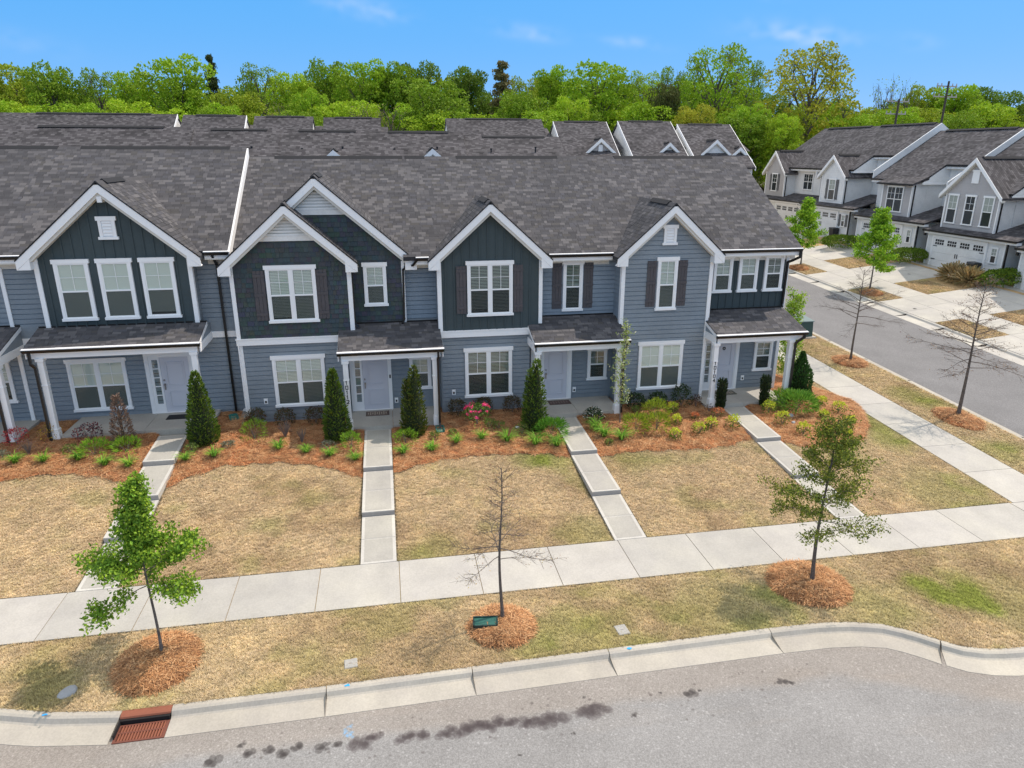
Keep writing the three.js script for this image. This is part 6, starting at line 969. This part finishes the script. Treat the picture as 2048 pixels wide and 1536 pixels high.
shrub('yellow_shrub', 'thin amber leaved shrub by the left porch downspout', 'shrub', -11.05, 1.75, 0.75, 0.55, { cols: [[0.32, 0.22, 0.03], [0.24, 0.15, 0.03], [0.38, 0.27, 0.03]], leaf: 0.055, n: 170, stems: 14 });
shrub('purple_shrub', 'dark purple leaved shrub with red patch before the left porch', 'shrub', -9.8, 1.95, 0.9, 0.6, { cols: [[0.08, 0.04, 0.05], [0.2, 0.05, 0.045], [0.06, 0.035, 0.04]], leaf: 0.07, n: 330, stems: 10 });
shrub('twiggy_shrub', 'leafless pinkish twiggy shrub above the second bed daylilies', 'shrub', -3.69, 1.93, 0.7, 0.6, { cols: [[0.2, 0.12, 0.1]], leaf: 0.03, n: 50, stems: 46 });
shrub('twiggy_shrub', 'leafless dark twiggy shrub left of the second door arborvitae', 'shrub', -3.1, 2.38, 0.5, 0.55, { cols: [[0.12, 0.1, 0.06]], leaf: 0.04, n: 70, stems: 30 });
shrub('rhododendron', 'rhododendron covered in bright pink blossom', 'shrub', 2.94, 1.9, 1.05, 0.85, { cols: [[0.06, 0.12, 0.02], [0.09, 0.16, 0.03], [0.12, 0.19, 0.03]], leaf: 0.085, n: 420, flowers: 26, fcol: [0.62, 0.07, 0.19] });
const gaL = ['dark glossy shrub right of the third walk', 'dark glossy shrub behind the blossom sapling', 'dark glossy shrub under the end house window, left one', 'dark glossy shrub under the end house window, right one'];
[[7.17, 2.17], [9.1, 1.25], [9.98, 1.3], [10.9, 1.35]].forEach(([x, z], i) => shrub('glossy_shrub', gaL[i], 'shrub', x, z, [0.75, 0.8, 0.72, 0.85][i], [0.5, 0.6, 0.6, 0.85][i], { cols: [[0.02, 0.04, 0.015], [0.03, 0.05, 0.02], [0.05, 0.07, 0.03], ...(i ? [] : [[0.5, 0.46, 0.38]])], leaf: 0.08, n: 520 }));
const yeL = ['front yellow shrub pair, left one, near the fourth bed edge', 'small yellow shrub near the fourth bed front, left of centre', 'small yellow shrub near the fourth bed centre', 'larger yellow shrub beside the fourth walk, left side', 'small yellow shrub at the front edge of the fourth bed', 'small pale yellow shrub at the back of the fourth bed', 'yellow shrub beside the fourth walk below the right yew', 'yellow shrub beside the fourth walk by the small stones', 'yellow shrub near the front of the end bed', 'small yellow shrub at the back right of the end bed', 'yellow shrub at the right of the end bed', 'tiny yellow shrub in the middle of the end bed', 'small yellow shrub at the far right of the end bed', 'small green-yellow shrub at the front right of the end bed', 'tiny yellow sprig at the tip of the end bed'];
[[10.09, 2.87, .42], [10.61, 3.66, .5], [11.21, 3.36, .48], [12.02, 3.4, .55], [9.62, 3.89, .45], [10.34, 1.9, .42], [13.91, 2.51, .55], [13.96, 3.4, .58], [14.32, 4.2, .52], [16.42, 2.01, .42], [16.74, 2.64, .55], [15.78, 3.17, .38], [16.61, 3.58, .36], [15.17, 4.4, .36], [15.91, 4.5, .26]].forEach(([x, z, s], i) => shrub('yellow_shrub', yeL[i], 'shrub', x, z, s, s * 0.95, { cols: [[0.1, 0.16, 0.018], [0.07, 0.12, 0.015]], top: [[0.4, 0.42, 0.03], [0.3, 0.36, 0.03], [0.46, 0.48, 0.06]], leaf: 0.065, n: 300 }));
const orL = ['orange tipped nandina near the end house plinth', 'small orange sprig in the fourth bed', 'dark brown shrub below the end house window', 'bare purple twigs before the left yew'];
[[11.84, 2.55, .5, .42], [10.93, 2.59, .32, .3], [11.42, 1.55, .45, .5], [11.74, 2.03, .45, .3]].forEach(([x, z, w, h], i) => shrub(i < 2 ? 'orange_shrub' : 'brown_shrub', orL[i], 'shrub', x, z, w, h, { cols: i < 2 ? [[0.1, 0.12, 0.03], [0.13, 0.1, 0.03]] : [[0.1, 0.06, 0.04], [0.06, 0.04, 0.03]], top: i < 2 ? [[0.45, 0.15, 0.06], [0.38, 0.17, 0.08]] : null, leaf: 0.055, n: i === 3 ? 60 : 240 }));
shrub('juniper', 'spreading light green juniper at the end house porch corner, left one', 'shrub', 14.75, 2.0, 1.0, 0.62, { cols: [[0.2, 0.32, 0.04], [0.15, 0.25, 0.03]], leaf: 0.13, n: 600, needle: 1 });
shrub('juniper', 'large spreading green juniper before the pointed cypress', 'shrub', 15.15, 2.4, 1.35, 0.72, { cols: [[0.12, 0.24, 0.03], [0.09, 0.18, 0.025], [0.17, 0.3, 0.04]], leaf: 0.15, n: 1300, needle: 1 });
const HG = { cols: [[0.09, 0.15, 0.015], [0.06, 0.1, 0.012], [0.14, 0.2, 0.018]], leaf: 0.12, n: 5200, nostem: 1, hollow: 0.75 };
[[37.5, -28.4, 'clipped green hedge between the two far driveways'], [38.4, -21.2 + 0.3, 'clipped green hedge left of the nearest garage door'], [39.0, -13.5, 'clipped green hedge under the nearest small garage window']].forEach(([x, z, l], i) => { for (let k = 0; k < 1; k++) shrub('hedge', l, 'hedge', x, z - (i === 1 ? 0.6 : 0), 3.4, 1.05, HG).scale.set(1, 1, 0.55); });
[[37.45, -15.8, 'tan ornamental grass clump at the driveway edge, left one'], [37.5, -14.56, 'tan ornamental grass clump at the driveway edge, right one']].forEach(([x, z, l]) => shrub('ornamental_grass', l, 'grass clump', x, z, 1.3, 0.8, { cols: [[0.32, 0.24, 0.12], [0.26, 0.19, 0.09], [0.2, 0.16, 0.07]], leaf: 0.45, n: 420, needle: 1, nostem: 1 }));

// ---------- woods behind ----------
function bigTree(kind, seed) {
  seedState = seed; const wood = new Geo(), g = new Geo(true), blobs = []; // unit tree: height 1 scaled by metres later: built 18 m tall, 5 m crown radius
  const H = 18, conif = kind === 'pine', sparse = kind === 'sparse' || kind === 'bare';
  const lim = (a, b, r0, r1) => { const m = a.map((v, i) => mix(v, b[i], 0.5) + (i === 1 ? 0.5 : rr(-0.4, 0.4))); wood.tube([a, m, b], r0, r1, 5); };
  wood.tube([[0, -1, 0], [0.15, H * 0.3, 0.1], [-0.1, H * 0.55, 0], [0.05, H * (conif ? 0.98 : 0.78), 0]], [0.42, 0.33, 0.22, 0.06], 0, 7);
  if (conif) for (let k = 0; k < 26; k++) { const t = mix(0.45, 1, k / 25), y = t * H, a = k * 2.4, L = mix(3.2, 0.6, (t - 0.45) / 0.55) * rr(0.6, 1.1), e = [Math.cos(a) * L, y + rr(-0.2, 0.7), Math.sin(a) * L]; lim([0, y - 0.3, 0], e, 0.07, 0.02); blobs.push([e, rr(0.7, 1.1), 0.5], [[e[0] * 0.6, e[1], e[2] * 0.6], rr(0.6, 0.9), 0.5]); }
  else { const n = sparse ? 30 : 34; for (let k = 0; k < n; k++) { const t = (k + 0.5) / n, yy = mix(0.2, 0.94, Math.pow(t, 0.85)), a = k * 2.39996 + rr(-0.3, 0.3), R = 5 * Math.sqrt(Math.max(0.03, 1 - ((yy - 0.55) / 0.46) ** 2)) * rr(0.55, 1.0), c = [Math.cos(a) * R, yy * H, Math.sin(a) * R]; lim([0, Math.max(2, c[1] - 3.5 - R * 0.4), 0], c, 0.13, 0.03); if (sparse) for (let m = 0; m < 5; m++) lim(c.map((v) => v * 0.92), [c[0] + rr(-1.4, 1.4), c[1] + rr(-0.3, 1.6), c[2] + rr(-1.4, 1.4)], 0.04, 0.015); blobs.push([c, rr(1.25, 2.0), 0.7]); } if (!sparse) for (let k = 0; k < 8; k++) blobs.push([[rr(-1.5, 1.5), rr(0.4, 0.85) * H, rr(-1.5, 1.5)], 1.9, 0.7]); }
  const per = kind === 'bare' ? 14 : kind === 'sparse' ? 240 : conif ? 90 : 230;
  for (const [c, r, fl] of blobs) { const tone = rr(0.84, 1.16); for (let i = 0; i < per; i++) { const v = norm([rnd() - 0.5, rnd() - 0.42, rnd() - 0.5]), q = r * (0.55 + 0.5 * Math.sqrt(rnd())), p = [c[0] + v[0] * q, c[1] + v[1] * q * fl, c[2] + v[2] * q], k = tone * rr(0.86, 1.14), hs = rr(-0.1, 0.1); leafQuad(g, p, conif ? rr(0.3, 0.5) : kind === 'sparse' ? rr(0.22, 0.4) : rr(0.26, 0.5), [k * (1 + hs), k, k], 0.2, 0.8); } }
  return { wood: wood.build([0, 0, 0]), crown: g.build([0, 0, 0]) };
}
const PROTO = { a: bigTree('round', 11), b: bigTree('round', 29), c: bigTree('round', 47), s: bigTree('sparse', 61), s2: bigTree('sparse', 77), p: bigTree('pine', 83), n: bigTree('bare', 97) };
seedState = 5150;
const fm = (r, g, b) => { const m = M.leafFar.clone(); m.color = lin(r, g, b); return m; };
const FM = { green: fm(0.235, 0.36, 0.025), bright: fm(0.30, 0.455, 0.025), lime: fm(0.37, 0.515, 0.03), olive: fm(0.32, 0.40, 0.03), gold: fm(0.42, 0.43, 0.04), dark: fm(0.155, 0.25, 0.025), pine: fm(0.07, 0.10, 0.03), cedar: fm(0.13, 0.15, 0.04), brown: fm(0.27, 0.24, 0.10) };
const FCOL = { green: 'mid green', bright: 'bright green', lime: 'lime green', olive: 'olive green', gold: 'golden leaved', dark: 'dark green', pine: 'dark pine green', cedar: 'dark cedar green', brown: 'brownish bare twigged' };
// u: bearing across the view as horizontal tangent, top: height of the crown top above the eye per metre of distance
function woodsTree(u, vTop, wpx, dist, proto, colour, place) {
  const f = 1399.7, cy = Math.cos(0.32), sy = Math.sin(0.32), yaw = 0.1768, rx = (u - 1024) / f, ry = -(vTop - 768) / f;
  const F = [Math.sin(yaw) * cy, -sy, -Math.cos(yaw) * cy], R = [Math.cos(yaw), 0, Math.sin(yaw)], U = [Math.sin(yaw) * sy, cy, -Math.cos(yaw) * sy];
  const d = [0, 1, 2].map((i) => F[i] + R[i] * rx + U[i] * ry), x = EYE[0] + d[0] * dist, z = EYE[2] + d[2] * dist, yTop = EYE[1] + d[1] * dist, y0 = landH(x, z), h = Math.max(5, yTop - y0), w = wpx / f * dist;
  return { x, y0, z, h, w, proto, colour, place };
}
const WOODS = [];
const addT = (...a) => WOODS.push(woodsTree(...a));
addT(22, 126, 130, 112, 'a', 'olive', 'at the far left edge of the wood'); addT(92, 126, 120, 108, 'b', 'green', 'second from the left edge of the wood'); addT(190, 136, 115, 112, 's', 'green', 'with feathery top left of the tallest left tree'); addT(262, 142, 105, 104, 'c', 'bright', 'just left of the tallest left tree'); addT(345, 108, 165, 100, 'a', 'bright', 'tallest in the left half of the wood'); addT(420, 124, 44, 108, 'p', 'pine', 'lone slim pine right of the tallest left tree');
addT(470, 178, 120, 100, 'b', 'olive', 'low, right of the lone pine'); addT(515, 128, 110, 118, 's2', 'green', 'airy, above the second roof from the left'); addT(585, 142, 110, 112, 'c', 'lime', 'broad, above the third roof from the left'); addT(612, 176, 95, 98, 'a', 'bright', 'round, before the broad lime tree'); addT(560, 205, 80, 96, 'n', 'brown', 'bare one behind the third roof from the left'); addT(652, 118, 105, 116, 'b', 'green', 'left of the central group'); addT(722, 116, 135, 112, 'a', 'bright', 'leading the central group'); addT(715, 205, 80, 95, 'n', 'brown', 'pale bare one by the gap of trees'); addT(785, 122, 115, 114, 'c', 'green', 'in the central group, third'); addT(835, 120, 110, 118, 'b', 'dark', 'in the central group, darkest'); addT(870, 156, 150, 92, 'a', 'green', 'big and low in the gap between roofs'); addT(780, 205, 90, 92, 'n', 'brown', 'bare one left of the gap between roofs'); addT(935, 128, 105, 118, 'c', 'dark', 'right of the central group'); addT(1003, 136, 70, 112, 'p', 'brown', 'sparse rusty pine right of centre'); addT(1045, 150, 90, 106, 's', 'olive', 'thin, beside the rusty pine'); addT(1040, 180, 140, 96, 'b', 'green', 'low, above the long third row roof'); addT(1105, 128, 110, 110, 'c', 'bright', 'left of the broad right hand tree'); addT(1200, 118, 165, 102, 'a', 'bright', 'broad, above the peak with square vent'); addT(1140, 190, 110, 92, 'c', 'lime', 'low, left of the peak with square vent'); addT(1288, 138, 90, 110, 's', 'lime', 'airy, right of the broad right hand tree'); addT(1335, 162, 84, 98, 'c', 'cedar', 'dark cedar before the tall pair'); addT(1345, 130, 80, 116, 's2', 'green', 'thin, left of the tall pair'); addT(1392, 206, 95, 92, 'b', 'gold', 'low golden one under the tall pair'); addT(1440, 84, 165, 100, 's2', 'bright', 'left one of the tall pair'); addT(1495, 205, 110, 84, 'a', 'bright', 'low bright one at the end of the third row'); addT(1632, 84, 205, 86, 's', 'gold', 'tallest, wide golden oak right of centre'); addT(1570, 225, 90, 80, 'c', 'lime', 'low, left foot of the golden oak'); addT(1700, 225, 110, 84, 'b', 'bright', 'low, right foot of the golden oak'); addT(1775, 148, 70, 100, 'n', 'olive', 'wispy, between golden oak and left pole'); addT(1822, 155, 60, 104, 'n', 'green', 'wispy, right of the left pole'); addT(1790, 208, 120, 90, 's', 'olive', 'behind the left utility pole'); addT(1850, 168, 100, 108, 'a', 'olive', 'between the two utility poles'); addT(1915, 166, 130, 104, 'c', 'bright', 'right of the tall utility pole'); addT(1972, 170, 110, 112, 'b', 'dark', 'second from the right edge of the wood'); addT(2025, 180, 90, 108, 'a', 'dark', 'at the right edge of the wood'); addT(1985, 205, 90, 96, 'b', 'green', 'low, near the right edge of the wood'); addT(1500, 120, 90, 108, 's2', 'green', 'right one of the tall pair');
{ // deeper rows of the wood seen between the nearer crowns
  const tops = [[0, 150], [420, 165], [640, 140], [840, 132], [980, 160], [1120, 145], [1280, 150], [1420, 140], [1560, 165], [1720, 185], [1850, 185], [2048, 190]];
  for (let k = 0; k < 32; k++) { const u = -60 + k * 69 + rr(-14, 14), v = polyAt(tops, u) + rr(4, 34); addT(u, v, rr(115, 165), rr(122, 142), pick(['a', 'b', 'c']), pick(['dark', 'green', 'olive', 'bright', 'dark']), ''); }
  for (let k = 0; k < 30; k++) { const u = -40 + k * 70 + rr(-20, 20); addT(u, rr(195, 226), rr(110, 150), rr(88, 104) - (u > 1480 ? 8 : 0), pick(['a', 'b', 'c']), pick(['lime', 'bright', 'olive', 'green', 'lime', 'bright']), 'low'); }
}
const rankOf = (p) => { const L = WOODS.map((w, i) => [w, i]).filter(([w]) => w.place === p).sort((a, b) => Math.atan2(a[0].x - EYE[0], EYE[2] - a[0].z) - Math.atan2(b[0].x - EYE[0], EYE[2] - b[0].z)); return Object.fromEntries(L.map(([, i], k) => [i, k])); };
const NTH = ['first', 'second', 'third', 'fourth', 'fifth', 'sixth', 'seventh', 'eighth', 'ninth', 'tenth', 'eleventh', 'twelfth', 'thirteenth', 'fourteenth', 'fifteenth', 'sixteenth', 'seventeenth', 'eighteenth', 'nineteenth', 'twentieth', 'twenty-first', 'twenty-second', 'twenty-third', 'twenty-fourth', 'twenty-fifth', 'twenty-sixth', 'twenty-seventh', 'twenty-eighth', 'twenty-ninth', 'thirtieth', 'thirty-first', 'thirty-second'];
const rLow = rankOf('low'), rDeep = rankOf('');
WOODS.forEach((w, i) => {
  const P = PROTO[w.proto]; let label = w.place && w.place !== 'low' ? `${FCOL[w.colour]} tree ${w.place}` : w.place === 'low' ? `low ${FCOL[w.colour]} tree at the foot of the wood, ${NTH[rLow[i]]} low crown from the left` : `${FCOL[w.colour]} tree deep in the wood, ${NTH[rDeep[i]]} rear crown from the left`;
  const o = thing('woodland_tree', label, 'tree', [w.x, w.y0, w.z], w.place === 'low' ? 'low trees along the foot of the wood' : w.place ? 'trees of the wood behind the houses' : 'trees deep in the wood');
  mk('trunk', P.wood, M.bark, o); mk('crown', P.crown, FM[w.colour], o); const s = w.h / 18, sw = Math.max(0.3, w.w / (w.proto === 'p' ? 6.2 : 11.2)); o.scale.set(sw, s, sw); o.rotation.y = (i * 2.399) % 6.283;
});

// ---------- small things ----------
{ // storm drain
  const D = thing('storm_drain', 'rusty cast iron storm drain with slotted grate and kerb hood', 'storm drain', [-4.87, -1, 13.8]), g = new Geo();
  g.prismX([[13.42, -0.858], [13.53, -0.86], [13.575, -0.875], [13.59, -0.905], [13.57, -0.91], [13.42, -0.89]].reverse(), -5.32, -4.43); mk('hood', g, M.rust, D);
  const p = new Geo(); p.box(-5.32, -4.43, -1.4, -0.912, 13.48, 13.64); p.box(-5.32, -4.43, -1.4, -1.12, 13.5, 14.09); p.box(-5.32, -5.3, -1.2, -0.9, 13.5, 14.0); p.box(-4.45, -4.43, -1.2, -0.9, 13.5, 13.66); mk('pit', p, M.pit, D);
  const f = new Geo(), y1 = -0.983, y0 = -1.03; f.box(-5.32, -4.43, y0, y1, 13.665, 13.695); f.box(-5.32, -4.43, y0, y1, 14.05, 14.09); f.box(-5.32, -5.27, y0, y1, 13.695, 14.05); f.box(-4.48, -4.43, y0, y1, 13.695, 14.05); f.box(-5.27, -4.48, y0, y1, 13.845, 13.875); mk('grate_frame', f, M.rustDark, D);
  for (let k = 0; k < 15; k++) for (const [a, b] of [[13.695, 13.845], [13.875, 14.05]]) { const q = new Geo(), x = -5.245 + k * 0.052; q.box(x, x + 0.03, y0, y1 - 0.002, a, b); mk('grate_bar', q, M.rust, D); }
}
{ const B = thing('watering_bag', 'dark green watering bag lying open in the straw ring of the bare tree', 'watering bag', [1.76, gy(1.76, 12.2) + 0.175, 12.26]); BASE = [0, 0, 0]; const g = new Geo(); g.hexa([[-0.26, 0, 0.15], [0.27, 0.0, 0.12], [0.25, 0.02, -0.14], [-0.27, 0.02, -0.14]], [[-0.24, 0.03, 0.13], [0.25, 0.03, 0.1], [0.24, 0.06, -0.13], [-0.26, 0.05, -0.13]]); mk('panel', g, M.bag, B); const r = new Geo(); r.box(-0.28, 0.27, 0.03, 0.075, -0.15, -0.12); r.box(-0.28, -0.25, 0.0, 0.07, -0.15, 0.15); r.box(0.24, 0.27, 0.0, 0.07, -0.15, 0.13); r.box(-0.27, 0.26, -0.01, 0.045, 0.12, 0.15); mk('rim', r, mat(lin(0.006, 0.03, 0.025), { roughness: 0.6 }), B); B.rotation.y = -0.12; }
[[4.72, 12.81, 'pale square utility lid in the verge right of the bare tree'], [-1.13, 12.86, 'worn pale utility lid in the verge between the two left trees']].forEach(([x, z, l], i) => { const L = thing('utility_cover', l, 'utility cover', [x, gy(x, z), z]); BASE = [0, 0, 0]; const g = new Geo(), a = 0.14, b = 0.17 - i * 0.03; g.hexa([[-a, 0, b], [a, 0, b], [a, 0, -b], [-a, 0, -b]], [[-a + 0.015, 0.028, b - 0.015], [a - 0.015, 0.028, b - 0.015], [a - 0.015, 0.028, -b + 0.015], [-a + 0.015, 0.028, -b + 0.015]]); mk('lid', g, M.lid, L); const q = new Geo(); q.box(-0.03, 0.03, 0.028, 0.034, -0.012, 0.012); mk('lift_slot', q, M.riser, L); L.rotation.y = 0.1; });
{ const S = new THREE.IcosahedronGeometry(0.2, 2), p = S.attributes.position; for (let i = 0; i < p.count; i++) { const x = p.getX(i), y = p.getY(i), z = p.getZ(i), k = 0.85 + 0.3 * fbm(x * 7 + 9, y * 7 + z * 6, 201, 2); p.setXYZ(i, x * k * 0.8, Math.max(y * k * 0.35, -0.04), z * k * 1.0); } S.computeVertexNormals(); const o = mk(numbered('stone'), S, M.stone, scene); tag(o, 'flat grey stone in the shade of the leafy oak', 'stone'); o.position.set(-6.55, gy(-6.55, 12.7), 12.72); o.rotation.y = -0.7; for (const [x, z, l, s] of [[14.65, 2.83, 'small brown stone in the end bed, farther one', 0.8], [14.45, 3.35, 'small grey stone in the end bed, nearer one', 0.55], [4.31, 2.35, 'small white stone left of the twin topped arborvitae foot', 0.5]]) { const c = o.clone(); c.name = numbered('stone'); c.userData = { label: l, category: 'stone' }; c.position.set(x, gy(x, z) + 0.08, z); c.rotation.y = x; c.scale.set(s * 0.8, s * 1.5, s * 0.8); if (s === 0.5) c.material = M.trim; scene.add(c); } }
[[1.58, 2.12, 'teal splash block under the porch downspout of number 10112', 0], [-5.55, 0.75, 'teal splash block at the foot of the long black downspout', 0.3]].forEach(([x, z, l, a], i) => { const S = thing('splash_block', l, 'splash block', [x, gy(x, z) + 0.06, z]); BASE = [0, 0, 0]; const g = new Geo(); g.box(-0.13, 0.13, 0, 0.03, -0.2, 0.25); mk('base', g, M.teal, S); const r = new Geo(); r.box(-0.15, -0.12, 0, 0.09, -0.2, 0.25); r.box(0.12, 0.15, 0, 0.09, -0.2, 0.25); r.box(-0.12, 0.12, 0, 0.1, -0.22, -0.19); mk('rim', r, M.teal, S); S.rotation.y = a; void i; });
{ const B = thing('retaining_wall', 'short sloping concrete wall between the two left townhouses', 'retaining wall', [-5.2, -0.2, 0.9]); const g = new Geo(); g.prismX([[0.02, -0.4], [1.75, -0.6], [1.75, 0.02], [1.4, 0.2], [0.02, 0.3]], -5.34, -5.16); mk('block', g, M.block, B); const c = new Geo(); c.box(-5.33, -5.17, 0.3, 0.34, 0.02, 0.25); mk('cap', c, M.trim, B); }
{ const U = thing('transformer_box', 'green utility transformer cabinet on the side verge behind the end house porch', 'utility box', [21.35, gy(21.35, -7.8), -7.8]); BASE = [0, 0, 0]; const g = new Geo(); g.hexa([[-0.55, 0.05, 0.5], [0.55, 0.05, 0.5], [0.55, 0.05, -0.5], [-0.55, 0.05, -0.5]], [[-0.52, 0.85, 0.47], [0.52, 0.85, 0.47], [0.52, 0.95, -0.47], [-0.52, 0.95, -0.47]]); mk('cabinet', g, M.greenBox, U); const l = new Geo(); l.hexa([[-0.57, 0.85, 0.52], [0.57, 0.85, 0.52], [0.57, 0.95, -0.52], [-0.57, 0.95, -0.52]], [[-0.56, 0.89, 0.51], [0.56, 0.89, 0.51], [0.56, 0.99, -0.51], [-0.56, 0.99, -0.51]]); mk('lid', l, M.greenBoxTop, U); const p = new Geo(); p.box(-0.7, 0.7, -0.1, 0.05, -0.65, 0.65); mk('pad', p, M.concrete2, U); }
[[-7.35, 0.355, 0.6, 'plain black door mat before the left porch door', M.rubber, 0], [-0.58, 0, 0.5, 'patterned brown and tan door mat before door 10112', M.matBrown, 1], [6.3, 0, 0.5, 'dark brown door mat before the third door', M.matBrown, 2], [13.1, 0, 0.55, 'striped grey green door mat before the end house door', mat(lin(0.12, 0.12, 0.09)), 3]].forEach(([x, y, z, l, m, k]) => { const D = thing('door_mat', l, 'door mat', [x, y, z]); BASE = [0, 0, 0]; const g = new Geo(); g.box(-0.42, 0.42, 0.002, 0.018, -0.22, 0.22); mk('mat', g, m, D); if (k) { const p = new Geo(), c = k === 1 ? 9 : 7; for (let i = 0; i < c; i++) { const a = -0.36 + i * 0.72 / c; p.box(a, a + 0.72 / c * 0.62, 0.018, 0.022, i % 2 ? -0.15 : -0.1, i % 2 ? 0.15 : 0.1); } if (k === 1) { p.box(-0.38, 0.38, 0.018, 0.021, 0.165, 0.185); p.box(-0.38, 0.38, 0.018, 0.021, -0.185, -0.165); } mk('pattern', p, k === 2 ? mat(lin(0.17, 0.12, 0.1)) : M.matTan, D); } });
[[39.15, -16.1, 'black wheeled bin standing right of the nearest garage door'], [39.2, -32.0, 'black bin beside the far garage hedge']].forEach(([x, z, l], i) => { const B = thing('wheeled_bin', l, 'bin', [x, gy(x, z), z], 'black bins by the garages'); BASE = [0, 0, 0]; const g = new Geo(); g.hexa([[-0.22, 0.08, 0.24], [0.22, 0.08, 0.24], [0.22, 0.08, -0.24], [-0.22, 0.08, -0.24]], [[-0.3, 0.95, 0.3], [0.3, 0.95, 0.3], [0.3, 0.95, -0.3], [-0.3, 0.95, -0.3]]); mk('body', g, M.black, B); const d = new Geo(); d.hexa([[-0.33, 0.95, 0.33], [0.33, 0.95, 0.33], [0.33, 0.95, -0.35], [-0.33, 0.95, -0.35]], [[-0.28, 1.03, 0.28], [0.28, 1.03, 0.28], [0.28, 1.06, -0.33], [-0.28, 1.06, -0.33]]); mk('lid', d, M.black, B); for (const s of [-1, 1]) { const w = new THREE.CylinderGeometry(0.1, 0.1, 0.05, 12); w.rotateZ(Math.PI / 2); w.translate(s * 0.25, 0.1, -0.24); mk('wheel', w, M.rubber, B); } void i; });
function utilityPole(label, x, z, top, arms) { const y0 = landH(x, z), P = thing('utility_pole', label, 'utility pole', [x, y0, z]); BASE = [0, 0, 0]; const h = top - y0, g = new Geo(); g.tube([[-0.15, 0, 0], [-0.07, h * 0.5, 0], [0, h, 0]], 0.15, 0.10, 8); mk('shaft', g, M.pole, P); for (const [dy, L] of arms) { const a = new Geo(), yy = h - dy, ox = 0; a.box(ox - L, ox + L, yy - 0.06, yy + 0.06, -0.2, -0.1); mk('crossarm', a, M.poleArm, P); for (const k of [-0.95, -0.55, 0.55, 0.95]) { const q = new Geo(); q.tube([[ox + k * L, yy + 0.06, -0.15], [ox + k * L, yy + 0.3, -0.15]], 0.07, 0.05, 6); mk('insulator', q, M.poleArm, P); } } P.rotation.y = 0.18; return P; }
utilityPole('tall leaning utility pole with two crossarms above the white townhouses', 60.3, -46.6, 16.4, [[0.5, 1.45], [1.55, 1.7]]);
utilityPole('shorter utility pole half hidden in trees left of the tall one', 55.0, -47.0, 14.6, [[0.25, 1.6], [1.5, 1.4]]);

renderer.render(scene, camera);
